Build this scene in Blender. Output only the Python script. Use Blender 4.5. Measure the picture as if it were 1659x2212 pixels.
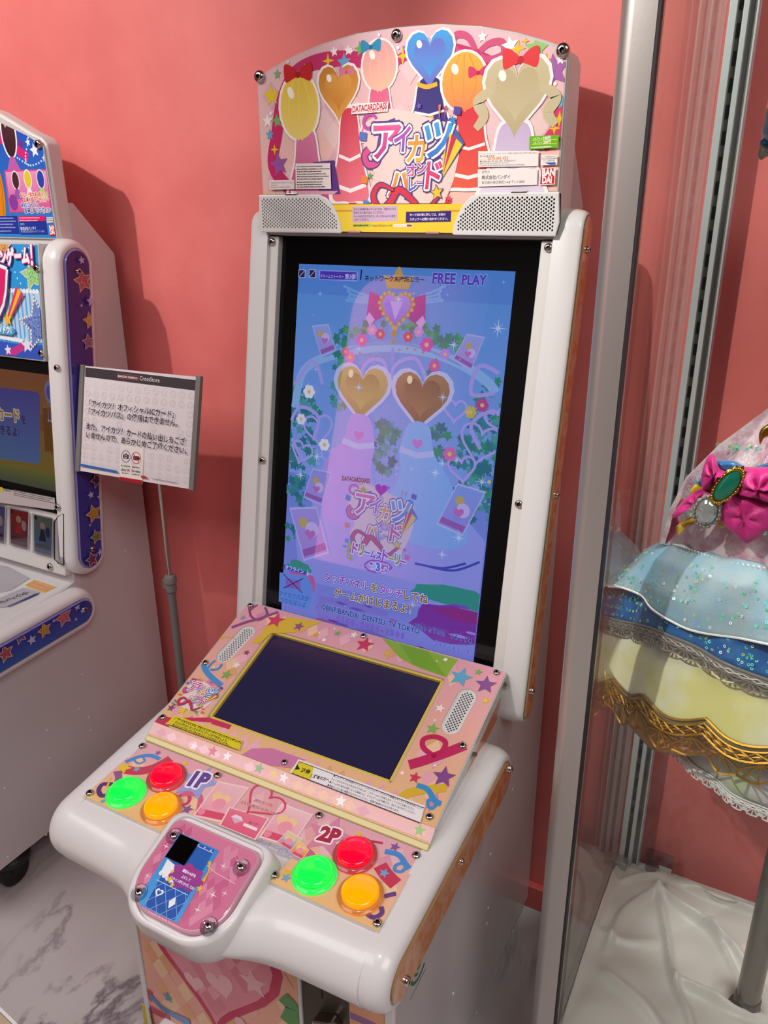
import bpy, bmesh, math, random
from mathutils import Vector, Matrix
from mathutils.geometry import tessellate_polygon
random.seed(7)
for o in list(bpy.data.objects): bpy.data.objects.remove(o)
SC = bpy.context.scene
COL = SC.collection
ZF = 0.737                      # floor level of the measured frame: world z = measured z + ZF
# ---------------------------------------------------------------- camera
FPX = 1725.955
CAM = Vector((0.6275, -1.0928, 0.7563 + ZF))
CR = [[0.8798258, 0.4752792, -0.0040309], [-0.1678286, 0.3185925, 0.9329161], [-0.4446798, 0.8201272, -0.3600713]]
cam_d = bpy.data.cameras.new('camera'); cam_d.sensor_fit = 'HORIZONTAL'; cam_d.sensor_width = 36.0
cam_d.lens = FPX / 1659.0 * 36.0; cam_d.clip_start = 0.02
cam = bpy.data.objects.new('camera', cam_d); COL.objects.link(cam)
_r, _u, _f = [Vector(v) for v in CR]
cam.matrix_world = Matrix(((_r.x, _u.x, -_f.x, CAM.x), (_r.y, _u.y, -_f.y, CAM.y), (_r.z, _u.z, -_f.z, CAM.z), (0, 0, 0, 1)))
SC.camera = cam
# ---------------------------------------------------------------- world, lights, exposure
w = bpy.data.worlds.new('world'); SC.world = w; w.use_nodes = True
w.node_tree.nodes['Background'].inputs[0].default_value = (0.9, 0.88, 0.86, 1)
w.node_tree.nodes['Background'].inputs[1].default_value = 0.05
SC.view_settings.view_transform = 'Standard'; SC.view_settings.look = 'None'
SC.view_settings.gamma = 1.0; SC.view_settings.use_curve_mapping = False
SC.view_settings.exposure = 0.0
SC.cycles.use_denoising = True
SC.cycles.max_bounces = 10; SC.cycles.transparent_max_bounces = 16
SC.cycles.caustics_reflective = False; SC.cycles.caustics_refractive = False
def aim(o, p):
    d = Vector(p) - o.location
    o.rotation_euler = d.to_track_quat('-Z', 'Y').to_euler()
def spot(name, loc, target, power, size_deg, blend, radius, color):
    l = bpy.data.lights.new(name, 'SPOT'); l.energy = power; l.spot_size = math.radians(size_deg); l.spot_blend = blend
    l.shadow_soft_size = radius; l.color = color
    o = bpy.data.objects.new(name, l); COL.objects.link(o); o.location = loc; aim(o, target); return o
def area(name, loc, target, power, sx, sy, color):
    l = bpy.data.lights.new(name, 'AREA'); l.energy = power; l.shape = 'RECTANGLE'; l.size = sx; l.size_y = sy; l.color = color
    o = bpy.data.objects.new(name, l); COL.objects.link(o); o.location = loc; aim(o, target); return o
spot('track_spot_left', (-1.15, -0.95, 1.72 + ZF), (-1.02, 0.285, 0.95 + ZF), 62, 70, 0.8, 0.018, (1.0, 0.93, 0.88))
spot('track_spot_right', (-0.40, -1.30, 1.66 + ZF), (0.74, 0.285, 0.56 + ZF), 100, 47, 0.5, 0.018, (1.0, 0.95, 0.90))
area('fill_panel_left', (-1.3, -1.9, 2.72), (-1.3, -1.9, 0.0), 44, 2.0, 1.4, (1.0, 0.96, 0.95))  # added overhead fill, unseen, lifts the general room light
area('fill_panel_right', (1.7, -1.5, 2.72), (1.7, -1.5, 0.0), 46, 1.6, 1.4, (1.0, 0.96, 0.95))  # added overhead fill, unseen, brightens the right-facing sides
spot('fill_spot_left', (-0.85, -0.95, 2.70), (-0.85, -0.80, 0.0), 10, 66, 0.9, 0.10, (1.0, 0.97, 0.97))  # added soft down spot, unseen, brightens the floor at the left
spot('fill_spot_middle', (0.15, -1.05, 2.70), (0.15, -0.75, 0.0), 24, 62, 0.9, 0.10, (1.0, 0.97, 0.97))  # added soft down spot, unseen, brightens the button deck and floor
spot('case_lamp', (0.76, -0.03, 2.45), (0.74, 0.0, 0.0), 75, 34, 0.6, 0.06, (0.95, 1.0, 0.98))
# ---------------------------------------------------------------- helpers
def Z(z): return z + ZF
def s2l(c): return c / 12.92 if c <= 0.04045 else ((c + 0.055) / 1.055) ** 2.4
def H(h, a=1.0):
    h = h.lstrip('#'); return tuple(s2l(int(h[i:i + 2], 16) / 255.0) for i in (0, 2, 4)) + (a,)
def ray(x, y):
    return (x - 829.5) / FPX * _r - (y - 1106.0) / FPX * _u + _f
def onX(x, y, X): d = ray(x, y); return CAM + d * ((X - CAM.x) / d.x)
def onY(x, y, Y): d = ray(x, y); return CAM + d * ((Y - CAM.y) / d.y)
def onZ(x, y, zz): d = ray(x, y); return CAM + d * ((zz - CAM.z) / d.z)
class Plane:
    def __init__(s, O, U, V):
        s.O = Vector(O); s.U = Vector(U).normalized(); s.V = Vector(V).normalized(); s.N = s.U.cross(s.V)
    def at(s, u, v, n=0.0): return s.O + s.U * u + s.V * v + s.N * n
    def px(s, x, y, n=0.0):
        d = ray(x, y); t = (s.O + s.N * n - CAM).dot(s.N) / d.dot(s.N); P = CAM + d * t - s.O
        return (P.dot(s.U), P.dot(s.V))
    def off(s, n): return Plane(s.O + s.N * n, s.U, s.V)
def wloc(o):
    v = Vector((0, 0, 0))
    while o is not None: v = v + o.location; o = o.parent
    return v
def link(name, me, parent=None, mats=(), loc=None):
    o = bpy.data.objects.new(name, me); COL.objects.link(o)
    for m in mats: me.materials.append(m)
    if parent is not None:
        o.parent = parent
        if loc is not None: o.location = Vector(loc) - wloc(parent)
    elif loc is not None: o.location = loc
    return o
def thing(name, label, cat, loc=(0, 0, 0), group=None):
    o = bpy.data.objects.new(name, None); COL.objects.link(o); o.location = loc; o.empty_display_size = 0.05
    return tag(o, label, cat, group)
def tag(o, label, cat=None, group=None):
    o['label'] = label
    if cat: o['category'] = cat
    if group: o['group'] = group
    return o
class MB:
    """collects geometry in world coordinates; build() links ONE mesh object"""
    def __init__(s): s.v = []; s.f = []; s.m = []; s.uv = None
    def add(s, vs, fs, mi=0):
        k = len(s.v); s.v += [Vector(p) for p in vs]; s.f += [tuple(i + k for i in f) for f in fs]; s.m += [mi] * len(fs)
    def box(s, a, b, mi=0):
        x0, y0, z0 = a; x1, y1, z1 = b
        s.add([(x0, y0, z0), (x1, y0, z0), (x1, y1, z0), (x0, y1, z0), (x0, y0, z1), (x1, y0, z1), (x1, y1, z1), (x0, y1, z1)],
              [(0, 3, 2, 1), (4, 5, 6, 7), (0, 1, 5, 4), (1, 2, 6, 5), (2, 3, 7, 6), (3, 0, 4, 7)], mi)
    def prism(s, pl, poly, n0, n1, mi=0, mtop=None):
        """polygon (u,v) on a plane, extruded along its normal from n0 to n1"""
        k = len(poly)
        if sum(poly[i][0] * poly[(i + 1) % k][1] - poly[(i + 1) % k][0] * poly[i][1] for i in range(k)) < 0: poly = poly[::-1]
        s.add([pl.at(u, v, n0) for u, v in poly] + [pl.at(u, v, n1) for u, v in poly],
              [tuple(range(k - 1, -1, -1))], mi)
        b = len(s.v) - 2 * k
        s.f.append(tuple(b + k + i for i in range(k))); s.m.append(mi if mtop is None else mtop)
        for i in range(k):
            j = (i + 1) % k; s.f.append((b + i, b + j, b + k + j, b + k + i)); s.m.append(mi)
    def pbox(s, pl, u0, u1, v0, v1, n0, n1, mi=0): s.prism(pl, [(u0, v0), (u1, v0), (u1, v1), (u0, v1)], n0, n1, mi)
    def grid(s, rows, closed=False, mi=0):
        n = len(rows[0]); vs = [p for r in rows for p in r]; fs = []
        for i in range(len(rows) - 1):
            for j in range(n if closed else n - 1):
                k = (j + 1) % n
                fs.append((i * n + j, i * n + k, (i + 1) * n + k, (i + 1) * n + j))
        s.add(vs, fs, mi)
    def lathe(s, base, axis, prof, seg=20, mi=0, cap=True):
        """prof: (radius, height along axis)"""
        ax = Vector(axis).normalized(); e = ax.orthogonal().normalized(); g = ax.cross(e); base = Vector(base); rows = []
        for r, h in prof:
            rows.append([base + ax * h + (e * math.cos(a) + g * math.sin(a)) * r for a in [2 * math.pi * i / seg for i in range(seg)]])
        k0 = len(s.v); s.grid(rows, True, mi)
        if cap:
            s.f.append(tuple(k0 + i for i in range(seg - 1, -1, -1))); s.m.append(mi)
            q = k0 + (len(rows) - 1) * seg; s.f.append(tuple(q + i for i in range(seg))); s.m.append(mi)
    def tube(s, pts, r, seg=8, mi=0, closed=False):
        pts = [Vector(p) for p in pts]; n = len(pts); rows = []; prev = None
        for i, p in enumerate(pts):
            a = pts[(i - 1) % n] if (closed or i > 0) else p; b = pts[(i + 1) % n] if (closed or i < n - 1) else p
            t = (b - a).normalized() if (b - a).length > 1e-9 else Vector((0, 0, 1))
            e = prev if prev is not None else t.orthogonal()
            e = (e - t * e.dot(t)); e = e.normalized() if e.length > 1e-9 else t.orthogonal().normalized(); prev = e
            g = t.cross(e); rr = r[i] if hasattr(r, '__len__') else r
            rows.append([p + (e * math.cos(q) + g * math.sin(q)) * rr for q in [2 * math.pi * j / seg for j in range(seg)]])
        k0 = len(s.v)
        if closed: rows.append(rows[0])
        s.grid(rows, True, mi)
        if not closed:
            s.f.append(tuple(k0 + i for i in range(seg - 1, -1, -1))); s.m.append(mi)
            q = k0 + (n - 1) * seg; s.f.append(tuple(q + i for i in range(seg))); s.m.append(mi)
    def build(s, name, mats, parent=None, loc=None, bevel=0, seg=2, smooth=True, angle=38, fix=True):
        if not isinstance(mats, (list, tuple)): mats = [mats]
        base = Vector(loc) if loc is not None else (wloc(parent) if parent is not None else Vector((0, 0, 0)))
        me = bpy.data.meshes.new(name); me.from_pydata([p - base for p in s.v], [], s.f)
        for p, m in zip(me.polygons, s.m): p.material_index = m
        if fix:
            bm = bmesh.new(); bm.from_mesh(me); bmesh.ops.recalc_face_normals(bm, faces=bm.faces); bm.to_mesh(me); bm.free()
        if smooth:
            me.shade_smooth()
            if angle < 179: me.set_sharp_from_angle(angle=math.radians(angle))
        o = link(name, me, parent, mats, base)
        if bevel:
            b = o.modifiers.new('bevel', 'BEVEL'); b.width = bevel; b.segments = seg; b.limit_method = 'ANGLE'; b.angle_limit = math.radians(32); b.harden_normals = smooth
        return o
def arc(cx, cy, r, a0, a1, n, ry=None):
    ry = r if ry is None else ry
    return [(cx + r * math.cos(math.radians(a0 + (a1 - a0) * i / n)), cy + ry * math.sin(math.radians(a0 + (a1 - a0) * i / n))) for i in range(n + 1)]
def rrect(u0, u1, v0, v1, r, n=5):
    return arc(u1 - r, v0 + r, r, -90, 0, n) + arc(u1 - r, v1 - r, r, 0, 90, n) + arc(u0 + r, v1 - r, r, 90, 180, n) + arc(u0 + r, v0 + r, r, 180, 270, n)
def stadium(p, q, r, n=12):
    p, q = Vector(p), Vector(q); a = math.degrees(math.atan2(q.y - p.y, q.x - p.x))
    return arc(q.x, q.y, r, a - 90, a + 90, n) + arc(p.x, p.y, r, a + 90, a + 270, n)
def catmull(P, n=8, closed=False):
    P = [Vector(p) for p in P]; out = []; k = len(P)
    for i in range(k if closed else k - 1):
        a = P[(i - 1) % k] if closed or i > 0 else P[0]; b = P[i]; c = P[(i + 1) % k]; d = P[(i + 2) % k] if closed or i < k - 2 else P[-1]
        for j in range(n):
            t = j / n
            out.append(0.5 * ((2 * b) + (c - a) * t + (2 * a - 5 * b + 4 * c - d) * t * t + (3 * b - a - 3 * c + d) * t ** 3))
    if not closed: out.append(P[-1])
    return out
def filled(name, pl, outer, holes, thick, mat, parent, n=0.0, bevel=0.0):
    """a flat plate with real holes, on a plane"""
    c = bpy.data.curves.new(name, 'CURVE'); c.dimensions = '2D'; c.fill_mode = 'BOTH'; c.extrude = thick / 2; c.resolution_u = 1
    for poly in [outer] + holes:
        sp = c.splines.new('POLY'); sp.points.add(len(poly) - 1); sp.use_cyclic_u = True
        for p, q in zip(sp.points, poly): p.co = (q[0], q[1], 0, 1)
    o = bpy.data.objects.new('tmp', c); COL.objects.link(o)
    dg = bpy.context.evaluated_depsgraph_get(); dg.update()
    me = bpy.data.meshes.new_from_object(o.evaluated_get(dg)); bpy.data.objects.remove(o); bpy.data.curves.remove(c)
    me.materials.clear(); me.name = name
    base = wloc(parent) if parent is not None else Vector((0, 0, 0))
    for v in me.vertices: v.co = pl.at(v.co.x, v.co.y, v.co.z + n) - base
    me.shade_flat()
    return link(name, me, parent, [mat], base)
# ---------------------------------------------------------------- flat print (posters, stickers, screens)
_txt = {}
def glyphs(s, bold=0.0):
    if (s, bold) not in _txt:
        c = bpy.data.curves.new('t', 'FONT'); c.body = s; c.resolution_u = 2; c.offset = bold
        o = bpy.data.objects.new('t', c); COL.objects.link(o); dg = bpy.context.evaluated_depsgraph_get(); dg.update()
        m = o.evaluated_get(dg).to_mesh()
        vs = [(v.co.x, v.co.y) for v in m.vertices]; fs = [tuple(p.vertices) for p in m.polygons]
        bpy.data.objects.remove(o); bpy.data.curves.remove(c)
        x0 = min(v[0] for v in vs); x1 = max(v[0] for v in vs)
        _txt[(s, bold)] = ([(x - x0, y) for x, y in vs], fs, x1 - x0)
    return _txt[(s, bold)]
class Print:
    EPS = 1.1e-5
    def __init__(s, pl, clip=None): s.pl = pl; s.clip = clip; s.v = []; s.f = []; s.c = []; s.k = 1; s.u = lambda x, y: pl.px(x, y)
    def _put(s, pts, fs, cols):
        b = len(s.v); n = s.k * s.EPS; s.k += 1
        if s.clip and fs:   # cut the print at the edge of its sheet
            C = s.clip; m = len(C)
            def side(p, i): a = C[i]; e = C[(i + 1) % m]; return (e[0] - a[0]) * (p[1] - a[1]) - (e[1] - a[1]) * (p[0] - a[0])
            if any(side(p, i) < 0 for p in pts for i in range(m)):
                np_, nf, nc = [], [], []
                for f in fs:
                    q = [(pts[i][0], pts[i][1], cols[i]) for i in f]
                    for i in range(m):
                        r = []
                        for j in range(len(q)):
                            a, e = q[j - 1], q[j]; da, de = side(a, i), side(e, i)
                            if (da < 0) != (de < 0): t = da / (da - de); r.append((a[0] + (e[0] - a[0]) * t, a[1] + (e[1] - a[1]) * t, tuple(x + (y - x) * t for x, y in zip(a[2], e[2]))))
                            if de >= 0: r.append(e)
                        q = r
                        if len(q) < 3: break
                    if len(q) >= 3:
                        k = len(np_); np_ += [(x[0], x[1]) for x in q]; nc += [x[2] for x in q]; nf.append(tuple(range(k, k + len(q))))
                pts, fs, cols = np_, nf, nc
        for (u, v) in pts: s.v.append(s.pl.at(u, v, n))
        s.f += [tuple(b + i for i in f) for f in fs]; s.c += cols
    def poly(s, pts, col, col2=None, holes=()):
        """flat polygon; col2: bottom colour of a vertical printed gradient"""
        pts = [tuple(p[:2]) for p in pts]; loops = [[Vector((p[0], p[1], 0)) for p in pts]] + [[Vector((p[0], p[1], 0)) for p in h] for h in holes]
        allp = list(pts) + [tuple(p[:2]) for h in holes for p in h]
        tris = tessellate_polygon(loops); c = H(col)
        if col2:
            d = H(col2); v0 = min(p[1] for p in pts); v1 = max(p[1] for p in pts)
            cols = [tuple(d[i] + (c[i] - d[i]) * ((p[1] - v0) / max(v1 - v0, 1e-9)) for i in range(4)) for p in allp]
        else: cols = [c] * len(allp)
        fs = []
        for t in tris:
            a, b2, c2 = [allp[i] for i in t]
            fs.append(tuple(t) if (b2[0] - a[0]) * (c2[1] - a[1]) - (c2[0] - a[0]) * (b2[1] - a[1]) > 0 else tuple(t)[::-1])
        s._put(allp, fs, cols)
    def P(s, pxs, col, col2=None, smooth=0): # polygon from measured outline points
        q = [s.u(*p) for p in pxs]
        if smooth: q = [tuple(x) for x in catmull([Vector((a, b)) for a, b in q], smooth, True)]
        s.poly(q, col, col2)
    def star(s, c, r, col, rot=0, inner=0.45, pts=5, halo=None):
        if halo: s.star(c, r * 1.25, halo, rot, inner, pts)
        s.poly([(c[0] + (r if i % 2 == 0 else r * inner) * math.cos(math.radians(90 + rot + 180 * i / pts)), c[1] + (r if i % 2 == 0 else r * inner) * math.sin(math.radians(90 + rot + 180 * i / pts))) for i in range(2 * pts)], col)
    def disc(s, c, r, col, ry=None, n=14, rot=0, col2=None):
        ry = r if ry is None else ry; a = math.radians(rot); ca, sa = math.cos(a), math.sin(a); pts = []
        for i in range(n):
            x = r * math.cos(2 * math.pi * i / n); y = ry * math.sin(2 * math.pi * i / n); pts.append((c[0] + x * ca - y * sa, c[1] + x * sa + y * ca))
        s.poly(pts, col, col2)
    def heart(s, c, r, col, rot=0, sy=1.0, col2=None, only=False):
        pts = []
        for i in range(28):
            t = 2 * math.pi * i / 28; x = 16 * math.sin(t) ** 3; y = (13 * math.cos(t) - 5 * math.cos(2 * t) - 2 * math.cos(3 * t) - math.cos(4 * t)) * sy
            a = math.radians(rot); pts.append((c[0] + r / 16 * (x * math.cos(a) - y * math.sin(a)), c[1] + r / 16 * (x * math.sin(a) + y * math.cos(a))))
        if only: return pts
        s.poly(pts, col, col2)
    def stroke(s, pts, wd, col, closed=False, sm=0):
        pts = [Vector(p[:2]) for p in pts]
        if sm: pts = catmull(pts, sm, closed)
        n = len(pts); L = []; R = []
        for i, p in enumerate(pts):
            a = pts[(i - 1) % n] if closed or i > 0 else p; b = pts[(i + 1) % n] if closed or i < n - 1 else p
            t = (b - a); t = t.normalized() if t.length > 1e-9 else Vector((1, 0)); m = Vector((-t.y, t.x))
            ww = (wd[0] + (wd[1] - wd[0]) * math.sin(math.pi * i / (n - 1))) if isinstance(wd, tuple) else wd
            L.append(p + m * ww / 2); R.append(p - m * ww / 2)
        k = n if closed else n - 1; vs = [tuple(p) for p in L + R]
        s._put(vs, [(n + i, n + (i + 1) % n, (i + 1) % n, i) for i in range(k)], [H(col)] * (2 * n))
    def S(s, pxs, wd, col, closed=False, sm=6): s.stroke([s.u(*p) for p in pxs], wd, col, closed, sm)
    def text(s, a, b, txt, col, hs=1.0, bold=0.0, halo=None, hw=0.06, slant=0.0, col2=None):
        """text whose baseline runs from a to b on the plane"""
        vs, fs, wd = glyphs(txt, bold); a = Vector(a); b = Vector(b); d = b - a; L = d.length; k = L / max(wd, 1e-6); d.normalize(); e = Vector((-d.y, d.x))
        def put(dx, dy, c, c2=None):
            pts = [tuple(a + d * ((x + dx + slant * y) * k) + e * ((y + dy) * k * hs)) for x, y in vs]
            cc = H(c)
            if c2: c3 = H(c2); cols = [tuple(c3[i] + (cc[i] - c3[i]) * min(1, max(0, y / 0.75)) for i in range(4)) for x, y in vs]
            else: cols = [cc] * len(pts)
            s._put(pts, fs, cols)
        if halo:
            for h2 in (halo if isinstance(halo, list) else [(halo, hw)]):
                for i in range(8): put(h2[1] * math.cos(i * math.pi / 4), h2[1] * math.sin(i * math.pi / 4), h2[0])
        put(0, 0, col, col2)
    def T(s, p, q, txt, col, **k): s.text(s.u(*p), s.u(*q), txt, col, **k)
    def spaced(s, p, q, txt, col, em=1.4, halo=None, hw=0.06, bold=0.02):
        """evenly pitched characters of one size from p to q"""
        a = Vector(s.u(*p)); b = Vector(s.u(*q)); n = len(txt); d = (b - a) / max(n - 1, 1); k = d.length * em; e = d.normalized()
        for i, t in enumerate(txt):
            if t != ' ':
                w_ = glyphs(t, bold)[2] * k; c = a + d * i - e * w_ / 2; s.text(c, c + e * w_, t, col, bold=bold, halo=halo, hw=hw)
    def lines(s, p, q, rows, gap, h, col, seed=1):
        """rows of print too small to read: short dashes the size of its characters"""
        rnd = random.Random(seed); a = Vector(s.u(*p)); b = Vector(s.u(*q)); d = (b - a); L = d.length; d.normalize(); e = Vector((-d.y, d.x))
        for r in range(rows):
            vs = []; fs = []; x = 0.0; end = L * rnd.uniform(0.7, 1.0); o = a - e * gap * r
            while x < end:
                c = h * rnd.uniform(0.5, 1.2); k = len(vs)
                for (dx, dy) in ((0, 0), (c, 0), (c, h * rnd.uniform(0.6, 1)), (0, h * rnd.uniform(0.6, 1))): vs.append(tuple(o + d * (x + dx) + e * dy))
                fs.append((k, k + 1, k + 2, k + 3)); x += c + h * 0.25
            s._put(vs, fs, [H(col)] * len(vs))
    def build(s, name, mat, parent, label=None):
        base = wloc(parent); me = bpy.data.meshes.new(name); me.from_pydata([p - base for p in s.v], [], s.f)
        at = me.color_attributes.new('Col', 'FLOAT_COLOR', 'POINT')
        at.data.foreach_set('color', [x for c in s.c for x in c])
        o = link(name, me, parent, [mat], base)
        if label: o['label'] = label
        return o
# ---------------------------------------------------------------- materials
def mat(name, col, rough=0.5, metal=0.0, coat=0.0, spec=0.5, trans=0.0, ior=1.45, emit=None, es=0.0, alpha=1.0, sheen=0.0):
    m = bpy.data.materials.new(name); m.use_nodes = True; b = m.node_tree.nodes['Principled BSDF']; i = b.inputs
    i['Base Color'].default_value = H(col) if isinstance(col, str) else col; i['Roughness'].default_value = rough; i['Metallic'].default_value = metal
    i['Coat Weight'].default_value = coat; i['Coat Roughness'].default_value = 0.05; i['Specular IOR Level'].default_value = spec; i['Transmission Weight'].default_value = trans; i['IOR'].default_value = ior
    i['Alpha'].default_value = alpha; i['Sheen Weight'].default_value = sheen
    if emit: i['Emission Color'].default_value = H(emit); i['Emission Strength'].default_value = es
    return m
def nodes(m): return m.node_tree.nodes, m.node_tree.links, m.node_tree.nodes['Principled BSDF']
def noise_bump(m, scale, strength, dist=0.002, detail=4, coords='Object'):
    n, l, b = nodes(m); tc = n.new('ShaderNodeTexCoord'); nz = n.new('ShaderNodeTexNoise'); nz.inputs['Scale'].default_value = scale; nz.inputs['Detail'].default_value = detail
    bp = n.new('ShaderNodeBump'); bp.inputs['Strength'].default_value = strength; bp.inputs['Distance'].default_value = dist
    l.new(tc.outputs[coords], nz.inputs['Vector']); l.new(nz.outputs['Fac'], bp.inputs['Height']); l.new(bp.outputs['Normal'], b.inputs['Normal']); return m
def noise_col(m, scale, c1, c2, lo=0.4, hi=0.6, detail=4, coords='Object'):
    n, l, b = nodes(m); tc = n.new('ShaderNodeTexCoord'); nz = n.new('ShaderNodeTexNoise'); nz.inputs['Scale'].default_value = scale; nz.inputs['Detail'].default_value = detail
    r = n.new('ShaderNodeValToRGB'); r.color_ramp.elements[0].position = lo; r.color_ramp.elements[0].color = H(c1); r.color_ramp.elements[1].position = hi; r.color_ramp.elements[1].color = H(c2)
    l.new(tc.outputs[coords], nz.inputs['Vector']); l.new(nz.outputs['Fac'], r.inputs['Fac']); l.new(r.outputs['Color'], b.inputs['Base Color']); return m
def printed(name, rough, coat, emit=0.0, spec=0.5):
    m = mat(name, '#808080', rough, coat=coat, spec=spec); n, l, b = nodes(m)
    a = n.new('ShaderNodeAttribute'); a.attribute_name = 'Col'
    if emit:
        b.inputs['Base Color'].default_value = (0.004, 0.004, 0.006, 1); l.new(a.outputs['Color'], b.inputs['Emission Color']); b.inputs['Emission Strength'].default_value = emit
    else: l.new(a.outputs['Color'], b.inputs['Base Color'])
    return m
def glass(name, tint, refl=1.0, rough=0.0):
    """thin clear sheet: straight-through view plus a Fresnel reflection"""
    m = bpy.data.materials.new(name); m.use_nodes = True; n = m.node_tree.nodes; l = m.node_tree.links; n.clear()
    o = n.new('ShaderNodeOutputMaterial'); t = n.new('ShaderNodeBsdfTransparent'); t.inputs[0].default_value = H(tint); g = n.new('ShaderNodeBsdfGlossy'); g.inputs['Roughness'].default_value = rough
    ge = n.new('ShaderNodeNewGeometry'); d = n.new('ShaderNodeVectorMath'); d.operation = 'DOT_PRODUCT'; l.new(ge.outputs['Incoming'], d.inputs[0]); l.new(ge.outputs['Normal'], d.inputs[1])
    def mth(op, a, v=None):
        q = n.new('ShaderNodeMath'); q.operation = op; l.new(a, q.inputs[0])
        if v is not None: q.inputs[1].default_value = v
        return q
    ab = mth('ABSOLUTE', d.outputs['Value']); su = n.new('ShaderNodeMath'); su.operation = 'SUBTRACT'; su.inputs[0].default_value = 1.0; l.new(ab.outputs[0], su.inputs[1])
    pw = mth('POWER', su.outputs[0], 5.0); mu = mth('MULTIPLY', pw.outputs[0], 0.96); f = mth('ADD', mu.outputs[0], 0.04); k = mth('MULTIPLY', f.outputs[0], refl); k.use_clamp = True
    x = n.new('ShaderNodeMixShader'); l.new(k.outputs[0], x.inputs[0]); l.new(t.outputs[0], x.inputs[1]); l.new(g.outputs[0], x.inputs[2]); l.new(x.outputs[0], o.inputs[0])
    return m
M = {}
M['white'] = noise_bump(mat('white_plastic', '#dfdcdb', 0.30, coat=0.25), 900, 0.02, 0.0004)
M['white_metal'] = noise_bump(mat('white_powder_coat', '#d9d6d4', 0.42), 700, 0.04, 0.0004)
M['panel_white'] = mat('white_side_panel', '#c9c3c4', 0.16, spec=0.6)
M['warm_white'] = mat('white_frame_sheet', '#d6d4cf', 0.34)
M['grille'] = mat('white_grille_plastic', '#dcdad8', 0.32)
M['dark'] = mat('dark_void', '#0c0c10', 0.6)
M['black_glass'] = mat('black_glass', '#030304', 0.03, spec=0.5)
M['chrome'] = mat('bright_screw_steel', '#c9c2ba', 0.16, metal=1.0)
M['socket'] = mat('dark_hex_socket', '#26221f', 0.4, metal=0.8)
M['acrylic'] = mat('clear_acrylic_edge', '#ece6e0', 0.06, coat=1.0, alpha=0.55)
M['pink_acrylic'] = mat('pink_acrylic_cover', '#e0a4b8', 0.06, coat=1.0, alpha=0.85)
M['orange_acrylic'] = noise_col(mat('orange_side_trim', '#d88a58', 0.10, coat=1.0), 45, '#d58243', '#dfa078', 0.44, 0.56)
M['amber_edge'] = mat('amber_acrylic_edge', '#e9b884', 0.08, trans=0.5, coat=1.0)
M['lip_yellow'] = mat('pale_yellow_acrylic_lip', '#c2ad50', 0.14, coat=0.6)
M['yellow_rim'] = mat('yellow_screen_rim', '#e2bf55', 0.2, coat=0.6)
M['screen_off'] = mat('blank_touch_screen', '#1b1a2e', 0.09, emit='#34305c', es=0.26)
M['print'] = printed('glossy_print', 0.22, 0.35)
M['paper'] = printed('matt_print', 0.45, 0.0)
M['lcd'] = printed('lit_lcd_picture', 0.05, 0.0, emit=0.72)
M['lcd_old'] = printed('dim_lcd_picture', 0.08, 0.0, emit=0.40)
M['wall'] = noise_bump(noise_col(mat('pink_wall_paint', '#e77d74', 0.62), 7, '#dd706c', '#e57a75', 0.35, 0.65, 6), 130, 0.12, 0.003, 6)
M['base_pink'] = mat('pink_baseboard_vinyl', '#d6625f', 0.45)
M['grey_wall'] = mat('grey_shop_wall', '#57504e', 0.8)
M['ceil'] = mat('dark_ceiling', '#6e6967', 0.9)
M['alu'] = noise_bump(mat('brushed_aluminium', '#b3ada8', 0.36, metal=0.75), 300, 0.02)
M['alu_bright'] = mat('bright_aluminium', '#ccd0d1', 0.32, metal=0.35)
M['gasket'] = mat('black_gasket', '#201c20', 0.6)
M['glass'] = glass('case_glass', '#fafdfb', 0.65)
M['screen_glass'] = glass('screen_cover_glass', '#ffffff')
M['clear_part'] = glass('clear_plastic', '#e4e4e6', 1.6, 0.05)
M['grey_plastic'] = mat('grey_plastic', '#77736f', 0.45)
M['rubber'] = mat('black_rubber', '#121113', 0.5)
M['wood'] = noise_col(mat('beige_laminate', '#b9a58c', 0.45), 12, '#b09a80', '#bca88e', 0.3, 0.7)
M['satin'] = mat('white_satin', '#d9d0c9', 0.34, sheen=0.4)
M['red_cap'] = mat('lit_red_button', '#e1002b', 0.15, coat=0.6, emit='#ff0428', es=0.75)
M['green_cap'] = mat('lit_green_button', '#12e24a', 0.15, coat=0.6, emit='#04f040', es=0.75)
M['amber_cap'] = mat('lit_orange_button', '#ff9d00', 0.15, coat=0.6, emit='#ff8a00', es=0.8)
M['red_ring'] = mat('red_button_ring', '#e88a8a', 0.08, trans=0.7, emit='#ff3040', es=0.06)
M['green_ring'] = mat('green_button_ring', '#5fe88a', 0.08, trans=0.6, emit='#10f050', es=0.35)
M['amber_ring'] = mat('orange_button_ring', '#f2c07a', 0.08, trans=0.7, emit='#ff9a20', es=0.10)
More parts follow.
